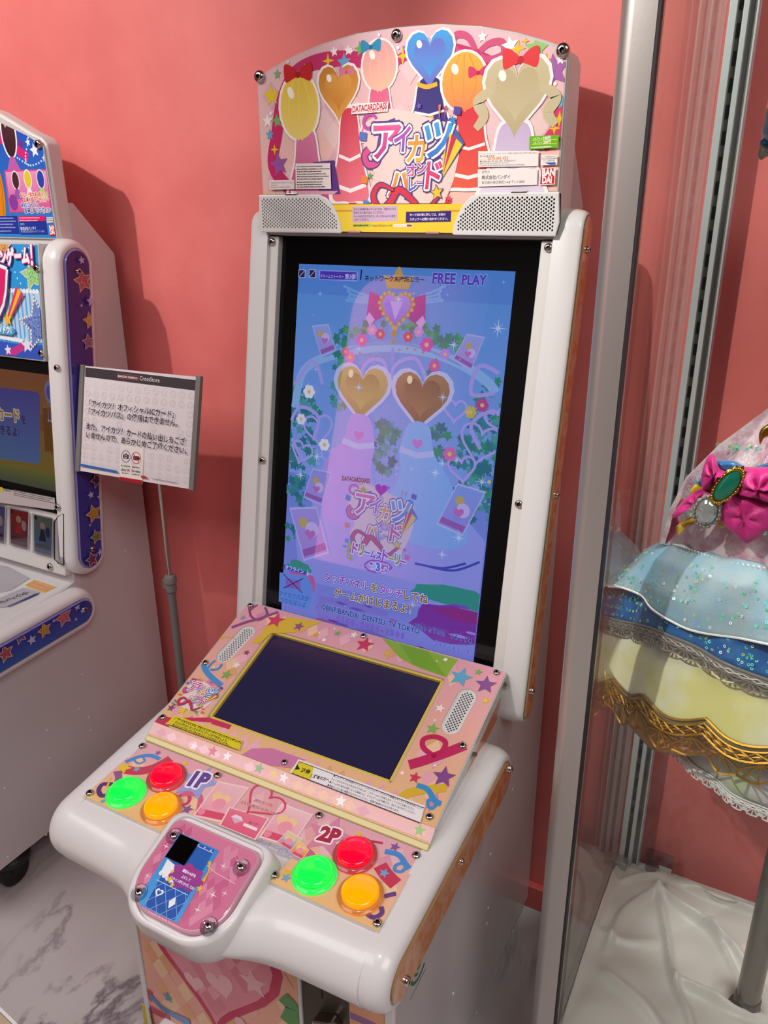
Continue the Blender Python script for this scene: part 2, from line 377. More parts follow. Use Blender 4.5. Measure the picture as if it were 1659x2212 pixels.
# marble floor with grey veins
def marble():
    m = mat('grey_veined_marble', '#b9b4b2', 0.17); n, l, b = nodes(m)
    tc = n.new('ShaderNodeTexCoord'); mp = n.new('ShaderNodeMapping'); mp.inputs['Rotation'].default_value = (0, 0, 0.5); mp.inputs['Scale'].default_value = (1.0, 0.42, 1)
    wv = n.new('ShaderNodeTexNoise'); wv.inputs['Scale'].default_value = 3.1; wv.inputs['Detail'].default_value = 9; wv.inputs['Roughness'].default_value = 0.62; wv.inputs['Distortion'].default_value = 0.5
    sub = n.new('ShaderNodeMath'); sub.operation = 'SUBTRACT'; sub.inputs[1].default_value = 0.5; ab = n.new('ShaderNodeMath'); ab.operation = 'ABSOLUTE'
    r = n.new('ShaderNodeValToRGB'); e = r.color_ramp.elements; e[0].position = 0.0; e[0].color = (1, 1, 1, 1); e[1].position = 0.026; e[1].color = (0, 0, 0, 1)
    mk = n.new('ShaderNodeTexNoise'); mk.inputs['Scale'].default_value = 2.3; mk.inputs['Detail'].default_value = 3
    mr = n.new('ShaderNodeValToRGB'); mr.color_ramp.elements[0].position = 0.43; mr.color_ramp.elements[1].position = 0.54
    ml = n.new('ShaderNodeMath'); ml.operation = 'MULTIPLY'
    cl = n.new('ShaderNodeTexNoise'); cl.inputs['Scale'].default_value = 2.0; cl.inputs['Detail'].default_value = 5
    cr = n.new('ShaderNodeValToRGB'); cr.color_ramp.elements[0].position = 0.35; cr.color_ramp.elements[0].color = H('#b3acac'); cr.color_ramp.elements[1].position = 0.6; cr.color_ramp.elements[1].color = H('#cbc6c4')
    mx = n.new('ShaderNodeMix'); mx.data_type = 'RGBA'; mx.inputs[7].default_value = H('#7a6f77')
    l.new(tc.outputs['Object'], mp.inputs['Vector'])
    for x in (wv, mk, cl): l.new(mp.outputs['Vector'], x.inputs['Vector'])
    l.new(wv.outputs['Fac'], sub.inputs[0]); l.new(sub.outputs[0], ab.inputs[0]); l.new(ab.outputs[0], r.inputs['Fac']); l.new(mk.outputs['Fac'], mr.inputs['Fac'])
    l.new(r.outputs['Color'], ml.inputs[0]); l.new(mr.outputs['Color'], ml.inputs[1]); l.new(ml.outputs[0], mx.inputs[0]); l.new(cl.outputs['Fac'], cr.inputs['Fac']); l.new(cr.outputs['Color'], mx.inputs[6]); l.new(mx.outputs[2], b.inputs['Base Color'])
    return m
M['marble'] = marble()
# ---------------------------------------------------------------- shared screw
def screw_mesh():
    mb = MB(); r = 1.0
    mb.lathe((0, 0, 0), (0, 0, 1), [(1.0, 0), (1.0, 0.35), (0.93, 0.55), (0.75, 0.72), (0.46, 0.80), (0.40, 0.80)], 18, 0, cap=False)
    mb.lathe((0, 0, 0), (0, 0, 1), [(0.40, 0.80), (0.37, 0.45), (0.02, 0.42)], 6, 1, cap=False)
    o = mb.build('screw', [M['chrome'], M['socket']]); me = o.data; bpy.data.objects.remove(o); return me
SCREW = screw_mesh()
def screw(parent, p, nrm, r):
    o = bpy.data.objects.new('screw', SCREW); COL.objects.link(o); o.parent = parent; o.location = Vector(p) - wloc(parent)
    o.scale = (r, r, r); o.rotation_euler = Vector(nrm).to_track_quat('Z', 'Y').to_euler(); return o
# ================================================================ the room
YW = 0.285
def slab(name, a, b, m, kind='structure'):
    mb = MB(); mb.box(a, b); o = mb.build(name, m, None, (0, 0, 0), smooth=False); o['kind'] = kind; return o
slab('wall_back', (-3.2, YW, 0), (3.0, YW + 0.12, 2.75), M['wall'])
slab('floor', (-3.2, -3.6, -0.1), (3.0, YW + 0.12, 0), M['marble'])
slab('ceiling', (-3.2, -3.6, 2.75), (3.0, YW + 0.12, 2.85), M['ceil'])
slab('wall_left', (-3.3, -3.6, 0), (-3.2, YW + 0.12, 2.75), M['grey_wall'])
slab('wall_right', (3.0, -3.6, 0), (3.1, YW + 0.12, 2.75), M['grey_wall'])
slab('wall_front', (-3.2, -3.7, 0), (3.0, -3.6, 2.75), M['grey_wall'])
mb = MB(); mb.box((-3.2, 0.2665, 0), (3.0, YW - 0.0005, 0.062)); o = mb.build('baseboard_back', M['base_pink'], None, (0, 0, 0), bevel=0.003); o['kind'] = 'structure'
# added pink arched panel behind the viewer, glowing to tint the tall screen's reflection
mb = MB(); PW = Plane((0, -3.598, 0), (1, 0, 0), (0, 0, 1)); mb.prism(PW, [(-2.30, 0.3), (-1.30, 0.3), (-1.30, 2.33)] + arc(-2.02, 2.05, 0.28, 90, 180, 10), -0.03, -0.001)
mp_ = mat('glowing_pink_panel', '#d8707a', 0.5); n_, l_, b_ = nodes(mp_); tc = n_.new('ShaderNodeTexCoord'); sx = n_.new('ShaderNodeSeparateXYZ'); rp = n_.new('ShaderNodeValToRGB'); rp.color_ramp.elements[0].position = 0.05; rp.color_ramp.elements[0].color = (1.0, 0.30, 0.36, 1); rp.color_ramp.elements[1].position = 0.95; rp.color_ramp.elements[1].color = (0.10, 0.05, 0.07, 1)
l_.new(tc.outputs['Generated'], sx.inputs[0]); l_.new(sx.outputs['X'], rp.inputs['Fac']); l_.new(rp.outputs['Color'], b_.inputs['Emission Color']); b_.inputs['Emission Strength'].default_value = 2.6  # emission fades along X to shape the reflected glow
o = mb.build('reflection_panel', mp_, None, (0, 0, 0), smooth=False); o['kind'] = 'structure'
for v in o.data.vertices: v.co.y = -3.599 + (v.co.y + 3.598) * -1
# ================================================================ glass display case on the right
case = thing('display_case', 'tall glass display case with aluminium posts and white draped floor', 'display case', (0.437, 0.04, 0))
XG = 0.4385; PT = Z(-0.494)
mb = MB(); mb.box((XG, -0.185, 0.0), (1.62, 0.262, PT)); mb.build('plinth', M['white_metal'], case, bevel=0.003)
mb = MB(); pl = Plane((0, 0, 0), (1, 0, 0), (0, 1, 0))
prof = arc(0.4145, -0.1685, 0.0165, 180, 270, 8) + [(0.4365, -0.185), (0.4365, -0.150), (0.398, -0.150)]
mb.prism(pl, prof, 0.0, 2.70); mb.build('front_post', M['alu'], case, angle=30)
mb = MB(); mb.box((0.4365, -0.1845, PT), (0.4395, -0.172, 2.70)); mb.build('gasket', M['gasket'], case, smooth=False)
mb = MB(); mb.box((XG - 0.0025, -0.150, PT), (XG + 0.0025, 0.234, 2.70)); mb.build('side_glass', M['glass'], case, smooth=False)
mb = MB(); mb.box((XG + 0.002, -0.1715, PT), (1.60, -0.1665, 2.70)); mb.build('front_glass', M['glass'], case, smooth=False)
mb = MB(); y0 = 0.262
mb.box((0.4415, 0.252, PT), (0.4815, y0, 2.70)); mb.box((0.4425, 0.236, PT), (0.4535, 0.253, 2.70)); mb.box((0.4605, 0.238, PT), (0.4685, 0.253, 2.70)); mb.box((0.4770, 0.242, PT), (0.4805, 0.253, 2.70))
mb.build('rear_upright', M['alu_bright'], case, bevel=0.0012, seg=1)
mb = MB(); mb.box((0.4535, 0.2490, PT), (0.4605, 0.2526, 2.70)); mb.box((0.4685, 0.2500, PT), (0.4770, 0.2526, 2.70)); mb.build('upright_channel', M['grey_plastic'], case, smooth=False)
mb = MB(); mb.box((-0.0028, -0.0006, -0.009), (0.0028, 0.0006, 0.009)); so = mb.build('slot', M['dark'], None, (0, 0, 0), smooth=False); sme = so.data; bpy.data.objects.remove(so)
zz = PT + 0.13
while zz < 2.0:
    o = bpy.data.objects.new('slot', sme); COL.objects.link(o); o.parent = case; o.location = Vector((0.457, 0.2486, zz)) - wloc(case); zz += 0.0335
mb = MB(); mb.box((0.440, 0.215, PT), (0.462, 0.236, PT + 0.022)); mb.build('foot_bracket', M['alu'], case, bevel=0.001)
clip = MB(); clip.box((0.492, 0.252, PT + 0.004), (0.546, 0.258, PT + 0.046)); clip.lathe((0.506, 0.243, PT + 0.004), (0, 0, 1), [(0.011, 0), (0.011, 0.018), (0.009, 0.022)], 16)
co = clip.build('clear_bracket', M['clear_part'], case, bevel=0.001, seg=1); co['label'] = 'clear plastic panel bracket at the foot of the slotted upright'
mb = MB(); mb.box((0.520, 0.2505, PT + 0.006), (0.544, 0.2518, PT + 0.016)); mb.build('bracket_tag', M['white'], co, smooth=False)
# ---- satin cloth on the case floor
def cloth():
    X0, X1, Y0, Y1 = XG + 0.004, 1.30, -0.162, 0.232; nx, ny = 200, 130; top = PT + 0.0015
    def q(x, y): p = onZ(x, y, PT + 0.01); return Vector((p.x, p.y))
    R = [([(1332, 1872), (1290, 1975), (1250, 2080), (1205, 2190)], .013, .010, .3), ([(1318, 1888), (1262, 1990), (1222, 2080), (1190, 2150)], .010, .009, .3),
         ([(1425, 1917), (1470, 1960), (1545, 2010), (1610, 2080), (1660, 2160)], .016, .010, .3), ([(1420, 1915), (1438, 2010), (1455, 2110), (1490, 2200), (1500, 2260)], .012, .008, .2),
         ([(1418, 1917), (1370, 1950), (1335, 1985), (1310, 2050)], .010, .009, .2), ([(1440, 1890), (1530, 1930), (1620, 1965), (1700, 2000)], .012, .010, .4),
         ([(1465, 2115), (1530, 2150), (1590, 2190), (1650, 2195)], .014, .010, .3), ([(1310, 2100), (1380, 2160), (1440, 2230)], .010, .014, .3),
         ([(1530, 1990), (1570, 2060), (1600, 2120)], .008, .008, .3), ([(1345, 1900), (1400, 1890), (1500, 1900), (1600, 1905), (1700, 1925)], .008, .008, .4), ([(1300, 2010), (1355, 2030), (1420, 2030)], .006, .014, .3)]
    R = [(catmull([q(*p) for p in pts], 8), h, wd, e) for pts, h, wd, e in R]
    pole = Vector((0.700, 0.012)); rows = []
    for j in range(ny + 1):
        row = []
        for i in range(nx + 1):
            p = Vector((X0 + (X1 - X0) * i / nx, Y0 + (Y1 - Y0) * j / ny)); h = 0.0
            for pts, hh, wd, e in R:
                best = 1e9; bt = 0
                for k in range(len(pts) - 1):
                    a = pts[k]; d = pts[k + 1] - a; t = max(0, min(1, (p - a).dot(d) / max(d.length_squared, 1e-12))); ds = (p - a - d * t).length_squared
                    if ds < best: best = ds; bt = (k + t) / (len(pts) - 1)
                env = math.sin(math.pi * min(1, max(0, 0.12 + bt * 0.85))) ** 0.6; h += 1.55 * hh * env * math.exp(-best / (wd * wd * 0.55) * (0.8 + e))
            d = (p - pole).length
            h += 0.010 * math.exp(-((d - 0.038) / 0.014) ** 2) * (0.7 + 0.3 * math.sin(3 * math.atan2(p.y - pole.y, p.x - pole.x)))
            h += 0.0035 * (1 + math.sin(p.x * 31 + p.y * 22)) * 0.5 + 0.0025 * math.sin(p.y * 43 - p.x * 17 + 1.3) ** 2
            wob = 0.010 * math.sin(i * 0.09) + 0.006 * math.sin(i * 0.23 + 1) if j == ny else 0
            row.append((p.x, p.y + wob, top + h))
        rows.append(row)
    mb = MB(); mb.grid(rows); o = mb.build('satin_cloth', M['satin'], None, (0.7, 0.05, PT), angle=180, fix=False)
    tag(o, 'rumpled white satin cloth spread over the display case floor', 'cloth'); s = o.modifiers.new('thick', 'SOLIDIFY'); s.thickness = 0.0012; s.offset = -1
cloth()
# ================================================================ notice on a thin stand between the machines
SG = Vector((-0.587, 0.074, Z(0.330))); yw, ti = 0.066, 0.248
su = Vector((math.cos(yw), math.sin(yw), 0)); sn = Vector((math.sin(yw), -math.cos(yw), 0)); sv = Vector((0, 0, 1)) * math.cos(ti) - sn * math.sin(ti)
PS = Plane(SG, su, sv)
st = thing('notice_stand', 'white Japanese notice with grey side rails on a thin pole between the machines', 'sign', (-0.587, 0.122, 0))
mb = MB(); mb.pbox(PS, -0.146, 0.146, -0.112, 0.112, -0.003, 0.0); mb.build('notice_board', M['white'], st, smooth=False)
for s in (-1, 1):
    mb = MB(); a, b = (s * 0.1565, s * 0.1445) if s > 0 else (-0.1565, -0.1445)
    mb.pbox(PS, min(a, b), max(a, b), -0.114, 0.114, -0.006, 0.004); mb.build('side_rail', M['grey_plastic'], st, bevel=0.001, seg=1)
pr = Print(PS.off(0.0004)); pr.poly([(-0.145, -0.112), (0.145, -0.112), (0.145, 0.112), (-0.145, 0.112)], '#dcd3d6')
u = PS.px
def sg(x, y): return (150 + x / 5.53, 770 + y / 5.53)       # enlarged reading frame of the notice
pr.P([sg(190, 128), sg(1510, 283), sg(1502, 408), sg(188, 242)], '#3a3236')
pr.P([sg(572, 198), sg(828, 230), sg(824, 292), sg(568, 258)], '#b03038'); pr.P([sg(577, 204), sg(823, 236), sg(819, 286), sg(573, 252)], '#3a3236')
pr.T(sg(580, 246), sg(812, 274), 'BANDAI NAMCO', '#e8dfe0', bold=0.02, hs=1.0); pr.T(sg(838, 283), sg(1075, 310), 'CrossStore', '#e8dfe0', hs=1.1)
rnd = random.Random(3)
for r in range(10):
    for c in range(13):
        cu, cv = -0.132 + c * 0.0222, 0.073 - r * 0.0185
        if 2 <= r <= 7 and 1 < c < 12 and rnd.random() < 0.75: continue
        pr.stroke([(cu + 0.0068 * math.cos(t * 0.524), cv + 0.0068 * math.sin(t * 0.524)) for t in range(12)], 0.0005, '#cfc4ca', True)
        pr.disc((cu - 0.0025, cv + 0.0015), 0.0007, '#cfc4ca', n=5); pr.disc((cu + 0.0025, cv + 0.0015), 0.0007, '#cfc4ca', n=5)
        pr.stroke([(cu - 0.003, cv - 0.002), (cu, cv - 0.0034), (cu + 0.003, cv - 0.002)], 0.0006, '#cfc4ca')
K = '#241c22'
pr.T(sg(252, 592), sg(1262, 728), '「アイカツ！オフィシャルICカード」', K, hs=1.12, bold=0.012); pr.T(sg(245, 688), sg(1305, 832), '「アイカツパス」の使用はできません。', K, hs=1.12, bold=0.012)
pr.T(sg(218, 862), sg(1392, 1052), 'また、アイカツ！カードの払い出しもござ', K, hs=1.15, bold=0.012); pr.T(sg(213, 962), sg(1412, 1160), 'いませんので、あらかじめご了承ください。', K, hs=1.15, bold=0.012)
pr.P([sg(140, 1278), sg(585, 1365), sg(598, 1392), sg(140, 1305)], '#2f66b4'); pr.P([sg(870, 1420), sg(930, 1430), sg(952, 1460), sg(870, 1447)], '#c22f3e')
pr.lines(sg(1005, 1462), sg(1395, 1530), 1, 0.003, 0.0017, '#6a6066', 4)
pr.build('notice_print', M['paper'], st)
PQ = PS.off(0.0018); pq = Print(PQ.off(0.0003)); mb = MB(); q = [PQ.px(*sg(*p)) for p in ((610, 1055), (888, 1100), (870, 1525), (598, 1478))]
mb.prism(PQ, q, -0.0012, 0.0); so = mb.build('photo_sticker', M['white'], st, smooth=False); so['label'] = 'small white and red sticker with camera signs'
pq.P([sg(610, 1055), sg(888, 1100), sg(873, 1480), sg(600, 1436)], '#e6dcd4'); pq.P([sg(600, 1436), sg(873, 1480), sg(870, 1525), sg(598, 1478)], '#a8122e')
for (cx, cy, cl, no) in ((676, 1195, '#2c4f9c', 0), (798, 1213, '#b3202f', 1)):
    c = PQ.px(*sg(cx, cy)); pq.stroke([(c[0] + 0.0118 * math.cos(t * .3142), c[1] + 0.0118 * math.sin(t * .3142)) for t in range(20)], 0.0016, cl, True)
    pq.poly(rrect(c[0] - 0.0075, c[0] + 0.0075, c[1] - 0.0048, c[1] + 0.0042, 0.001, 2), '#1d1a1e')
    if not no:
        pq.poly([(c[0] - 0.003, c[1] + 0.004), (c[0] + 0.003, c[1] + 0.004), (c[0] + 0.0018, c[1] + 0.0066), (c[0] - 0.0018, c[1] + 0.0066)], '#1d1a1e'); pq.disc(c, 0.0034, '#e6dcd4'); pq.disc(c, 0.0022, '#1d1a1e')
    else:
        pq.poly([(c[0] + 0.0075, c[1] - 0.001), (c[0] + 0.010, c[1] - 0.0035), (c[0] + 0.010, c[1] + 0.0035), (c[0] + 0.0075, c[1] + 0.001)], '#1d1a1e')
        pq.text((c[0] - 0.006, c[1] - 0.0018), (c[0] + 0.005, c[1] - 0.0018), 'REC', '#c03040', bold=0.02); pq.stroke([(c[0] - 0.0083, c[1] + 0.0083), (c[0] + 0.0083, c[1] - 0.0083)], 0.0016, cl)
pq.T(sg(618, 1310), sg(726, 1324), '静止画撮影可能', K, bold=0.02); pq.T(sg(748, 1328), sg(842, 1340), '動画撮影禁止', K, bold=0.02)
pq.T(sg(618, 1362), sg(724, 1376), 'photo OK', K, bold=0.03, hs=1.25); pq.T(sg(744, 1378), sg(846, 1392), 'No video', K, bold=0.03, hs=1.25)
pq.lines(sg(630, 1395), sg(715, 1406), 1, 0.002, 0.0022, '#4a4248', 5); pq.lines(sg(742, 1410), sg(846, 1424), 1, 0.002, 0.0022, '#4a4248', 6)
pq.build('sticker_print', M['paper'], so)
px_, py_ = -0.587, 0.122; zc = onY(372, 1264, py_).z
mb = MB(); mb.tube([(px_, py_, zc - 0.02), (px_, py_, Z(0.36))], 0.0052, 14); mb.build('upper_pole', M['chrome'], st)
mb = MB(); mb.tube([(px_, py_, 0.012), (px_, py_, zc)], 0.0092, 16); mb.build('lower_pole', mat('grey_painted_pole', '#6f6d6a', 0.4), st)
mb = MB(); mb.lathe((px_, py_, zc - 0.018), (0, 0, 1), [(0.0105, 0), (0.0125, 0.003), (0.0125, 0.022), (0.0145, 0.024), (0.0145, 0.036), (0.0115, 0.042), (0.007, 0.044)], 20); mb.box((px_ - 0.020, py_ - 0.006, zc - 0.012), (px_ - 0.008, py_ + 0.004, zc + 0.012)); mb.build('pole_clamp', M['grey_plastic'], st, bevel=0.001, seg=1)
mb = MB(); mb.lathe((px_, py_, 0), (0, 0, 1), [(0.115, 0), (0.115, 0.006), (0.10, 0.012), (0.02, 0.016)], 32); mb.build('base_plate', M['grey_plastic'], st)
mb = MB(); mb.pbox(PS, -0.02, 0.02, -0.03, 0.03, -0.03, -0.004); mb.build('tilt_bracket', M['grey_plastic'], st, bevel=0.002)
# ================================================================ bench corner at the lower left
bn = thing('bench', 'beige bench corner with a pale edge strip at the lower left corner', 'bench', (-0.42, -0.84, 0))
mb = MB(); z1 = Z(-0.30); a = onZ(0, 2175, z1); b = onZ(38, 2212, z1); d = (b - a); d.z = 0; d.normalize(); nn = Vector((d.y, -d.x, 0)); P0 = a - d * 0.30
PB = Plane((P0.x, P0.y, z1), d, nn * -1)
mb.prism(PB, [(0, -0.36), (0.50, -0.36), (0.50, -0.004), (0, -0.004)], -0.030, 0.0); mb.build('seat', M['wood'], bn, bevel=0.002)
mb = MB(); mb.pbox(PB, 0, 0.50, -0.004, 0.0, -0.030, 0.0008); mb.build('edge_strip', M['white'], bn, smooth=False)
for (uu, vv) in ((0.03, -0.33), (0.47, -0.33), (0.03, -0.03), (0.47, -0.03)):
    mb = MB(); mb.pbox(PB, uu - 0.018, uu + 0.018, vv - 0.018, vv + 0.018, -z1, -0.030); mb.build('leg', M['wood'], bn, bevel=0.002)
# ================================================================ main game machine
gm = thing('arcade_machine', 'white card game machine with pink artwork and a tall lit screen facing the camera', 'game machine', (0, -0.05, 0))
PSc = Plane((0, 0, ZF), (1, 0, 0), (0, math.sin(0.1698), math.cos(0.1698)))           # tall screen plane
PM = Plane((0, 0.118, ZF), (1, 0, 0), (0, 0, 1))                                       # marquee plane
PA = Plane((0, -0.2657, -0.0608 + ZF), (1, 0, 0), (0, 0.93510, 0.35439))               # touch monitor plane
PL = Plane((0, -0.2769, -0.0650 + ZF), (1, 0, 0), (0, 0.0281, 0.0220))                 # its folded front lip (v runs negative down)
PBt = Plane((0, -0.4289, -0.1001 + ZF), (1, 0, 0), (0, 0.99439, 0.10579))              # button deck plane
PP = Plane((0, -0.433, -0.0795 + ZF), (1, 0, 0), (0, 0.105, 0.040))                     # scanner pod plane
PFr = Plane((0, -0.386, ZF), (1, 0, 0), (0, 0, 1))                                     # lower front panel
BW = 0.258
def sideplane(X, sgn): # looking at the side from outside
    return Plane((X, 0, ZF), (0, 1, 0), (0, 0, 1)) if sgn > 0 else Plane((X, 0, ZF), (0, -1, 0), (0, 0, 1))
def prism_x(name, prof, x0, x1, m, parent, bevel=0.0):
    mb = MB(); mb.prism(Plane((0, 0, ZF), (0, 1, 0), (0, 0, 1)), prof, x0, x1); return mb.build(name, m, parent, bevel=bevel)
prof = [(0.262, -0.70), (0.262, 0.752), (0.179, 0.849), (0.150, 0.849), (0.150, 0.700), (0.045, 0.05), (0.030, -0.02), (-0.27, -0.105), (-0.385, -0.125), (-0.385, -0.70)]
cab = prism_x('cabinet', prof, -BW, BW, M['panel_white'], gm, 0.003)
for (sx, sy) in ((-0.22, -0.33), (0.22, -0.33), (-0.22, 0.21), (0.22, 0.21)):
    mb = MB(); mb.lathe((sx, sy, 0), (0, 0, 1), [(0.022, 0), (0.022, 0.010), (0.010, 0.014), (0.010, Z(-0.70) + 0.002)], 16); mb.build('foot', M['rubber'], gm)
# rivets of the side panel
rv = MB(); rv.lathe((0, 0, 0), (1, 0, 0), [(0.0028, 0), (0.0024, 0.0008), (0.001, 0.0014)], 8); ro = rv.build('rivet', M['white'], None, (0, 0, 0)); rme = ro.data; bpy.data.objects.remove(ro)
for p in ((1143, 1937), (1059.5, 1845), (1054.5, 1961), (1051.5, 1995), (1107, 2012), (1071, 2096), (1029, 2187), (979, 2146), (1107, 1705)):
    q = onX(p[0], p[1], BW); o = bpy.data.objects.new('rivet', rme); COL.objects.link(o); o.parent = gm; o.location = q - wloc(gm)
# screen frame, black panel, picture, cover glass
for s in (-1, 1):
    mb = MB(); a, b = sorted((s * 0.2375, s * 0.2605)); mb.pbox(PSc, a, b, 0.0, 0.7145, -0.03, 0.0); mb.build('screen_frame', M['warm_white'], gm, bevel=0.002)
    for y0 in (0.7043, 0.3153): screw(gm, PSc.at(s * 0.2502, y0, 0.0), PSc.N, 0.0066)
mb = MB(); mb.pbox(PSc, -0.2375, 0.2375, 0.0, 0.7165, -0.026, -0.0125); mb.build('black_panel', M['black_glass'], gm, smooth=False)
mb = MB(); mb.pbox(PSc, -0.2375, 0.2375, 0.0, 0.7165, -0.0020, -0.0006); mb.build('cover_glass', M['screen_glass'], gm, smooth=False)
mb = MB(); mb.pbox(PSc, -0.2375, 0.2375, -0.01, 0.0345, 0.0002, 0.006); mb.build('lower_trim', M['black_glass'], gm, bevel=0.001)
mb = MB(); mb.pbox(PSc, -0.2605, 0.2605, 0.7165, 0.7225, -0.03, 0.002); mb.build('upper_trim', M['warm_white'], gm, bevel=0.001, seg=1)
# marquee
half = [(0.0, 1.0005), (0.07, 0.9985), (0.133, 0.990), (0.18, 0.9795), (0.225, 0.9655), (0.246, 0.9575), (0.2570, 0.9500), (0.2625, 0.9385)]
top = [(-x, z) for x, z in reversed(half[1:])] + half
mb = MB(); mb.prism(PM, top + [(0.2625, 0.775), (0.2625, 0.712), (-0.2625, 0.712), (-0.2625, 0.775)], -0.060, -0.001)
mb.build('marquee_box', M['white_metal'], gm, bevel=0.005, seg=3)
crv = [(0.1430, 0.7705), (0.130, 0.765), (0.1185, 0.754), (0.110, 0.740), (0.1045, 0.726), (0.1025, 0.7135)]
k = 0.9925
plate = [(x * k, z - 0.001) for x, z in top] + [(0.2612, 0.7705)] + crv + [(-x, z) for x, z in reversed(crv)] + [(-0.2612, 0.7705)]
mb = MB(); mb.prism(PM, plate, 0.0, 0.0058); mb.build('marquee_plate', M['acrylic'], gm, bevel=0.0008, seg=1)
for p in ((-0.2528, 0.951), (0.0, 0.9885), (0.2545, 0.949)): screw(gm, PM.at(p[0], p[1], 0.006), PM.N, 0.0095 if p[0] else 0.0085)
for (x, zz) in ((-0.197, 0.7715), (0.204, 0.7715), (-0.075, 0.7135), (0.066, 0.7135)):
    mb = MB(); mb.pbox(PM, x - 0.012, x + 0.012, zz - 0.0016, zz + 0.0016, 0.004, 0.0135); mb.build('retaining_clip', M['chrome'], gm, bevel=0.0008)
for s in (-1, 1):
    out = [(s * 0.2635, 0.7690), (s * 0.1440, 0.7690)] + [(s * (x - 0.0010), z - 0.0012) for x, z in crv[1:]] + [(s * 0.1020, 0.7125), (s * 0.2625, 0.7125), (s * 0.2655, 0.730)]
    ins = [(x, z) for x, z in out]
    holes = []; dx, dy = 0.0074, 0.00262
    cx = sum(p[0] for p in out) / len(out); cy = sum(p[1] for p in out) / len(out)
    def inside(x, y, poly, m=0.0042):
        for a in range(0, 360, 45):
            xx, yy = x + m * math.cos(math.radians(a)), y + m * math.sin(math.radians(a)); c = False; j = len(poly) - 1
            for i in range(len(poly)):
                if (poly[i][1] > yy) != (poly[j][1] > yy) and xx < (poly[j][0] - poly[i][0]) * (yy - poly[i][1]) / (poly[j][1] - poly[i][1]) + poly[i][0]: c = not c
                j = i
            if not c: return False
        return True
    for r in range(24):
        for c in range(24):
            x = s * (0.106 + c * dx + (dx / 2 if r % 2 else 0)); y = 0.7165 + r * dy
            if inside(x, y, out): holes.append([(x + 0.00162 * math.cos(a * math.pi / 4), y + 0.00170 * math.sin(a * math.pi / 4)) for a in range(8)])
    filled('speaker_grille', PM, out, holes, 0.003, M['grille'], gm, 0.0115)
    rim = MB(); rim.prism(PM, out, 0.0, 0.0096); rim.build('grille_backing', M['dark'], gm, smooth=False)
    mb = MB(); q = [PM.at(x, z, 0.0108) for x, z in out]; mb.tube(q, 0.0021, 8, closed=True); mb.build('grille_rim', M['grille'], gm)
# side arms with orange trim
def arm(parent, X, s, p, q, r, ri, mbody, mtrim, medge, screws=(), w0=0.040, name='side_arm', trimname='arm_trim'):
    """rounded side rail from p to q (y,z), standing out from the side at X; s = +1 right, -1 left"""
    pl = Plane((X, 0, ZF), (0, 1, 0), (0, 0, 1)); sg = 1 if s > 0 else -1
    def ring(rr, x): return [(x, y, Z(z)) for y, z in stadium(p, q, rr, 16)]
    mb = MB(); R = [ring(r, X - sg * 0.004), ring(r, X + sg * 0.010)]
    for a in range(15, 91, 15):
        a = math.radians(a); R.append(ring(r - (r - ri) * 0.80 * (1 - math.cos(a)), X + sg * (0.010 + (w0 - 0.010) * math.sin(a))))
    R.append(ring(ri + 0.002, X + sg * w0)); R.append(ring(ri, X + sg * (w0 - 0.003)))
    mb.grid(R, True); n = len(R[0]); b = len(mb.v) - n; mb.f.append(tuple(b + i for i in range(n))); mb.m.append(0); mb.f.append(tuple(range(n - 1, -1, -1))); mb.m.append(0)
    a = mb.build(name, mbody, parent, angle=50)
    mb = MB(); R = [ring(ri - 0.0012, X + sg * (w0 - 0.004)), ring(ri - 0.0012, X + sg * (w0 + 0.0015))]; mb.grid(R, True, 1); R2 = [ring(ri - 0.0012, X + sg * (w0 + 0.0015)), ring(ri - 0.0035, X + sg * (w0 + 0.0030))]; mb.grid(R2, True, 1)
    b = len(mb.v) - n; mb.f.append(tuple(b + i for i in range(n))); mb.m.append(0)
    t = mb.build(trimname, [mtrim, medge], a, angle=30)
    for y, z, rr in screws: screw(parent, (X + sg * (w0 + 0.003), y, Z(z)), (sg, 0, 0), rr)
    return a, t
tS = math.tan(0.1698)
def arm_pt(t, n): return (t * math.sin(0.1698) - n * math.cos(0.1698), t * math.cos(0.1698) + n * math.sin(0.1698))
for s in (-1, 1):
    p, q = arm_pt(-0.030, -0.0235), arm_pt(0.733, -0.0235)
    sc = [(*arm_pt(0.706, -0.0235), 0.0062), (*arm_pt(0.335, -0.0235), 0.0058), (*arm_pt(0.000, -0.0235), 0.0062)]
    arm(gm, s * 0.2610, s, p, q, 0.0300, 0.0205, M['white'], M['orange_acrylic'], M['amber_edge'], sc, 0.037)
    p, q = (-0.090, -0.110), (-0.440, -0.155)
    arm(gm, s * 0.2610, s, p, q, 0.0515, 0.033, M['white'], M['orange_acrylic'], M['amber_edge'], [(-0.068, -0.098, 0.006), (-0.262, -0.122, 0.0045), (-0.438, -0.163, 0.0065)], 0.037)
# touch monitor panel
hole = rrect(-0.176, 0.1745, 0.0285, 0.2320, 0.004, 4)
outA = [(-0.262, -0.013), (0.266, -0.013), (0.266, 0.275), (0.260, 0.281), (-0.256, 0.281), (-0.262, 0.275)]
def pill(pl, p0, p1, w): return stadium(pl.px(*p0), pl.px(*p1), w, 10)
pills = [pill(PA, (537, 1367), (489, 1415), 0.0150), pill(PA, (1003, 1509), (971, 1562), 0.0150)]
ps = [(pl_, 0.0152) for pl_ in (((533, 1366), (486, 1416)), ((1008, 1506), (975, 1567)))]
pills = [stadium(PA.px(*a), PA.px(*b), w, 10) for (a, b), w in ps]
mb = MB(); mb.pbox(PA, -0.2595, 0.2600, -0.005, 0.279, -0.042, -0.0085); mb.build('monitor_housing', M['white_metal'], gm, bevel=0.003)
filled('monitor_cover', PA, outA, [hole] + pills, 0.0078, M['acrylic'], gm, -0.0042)
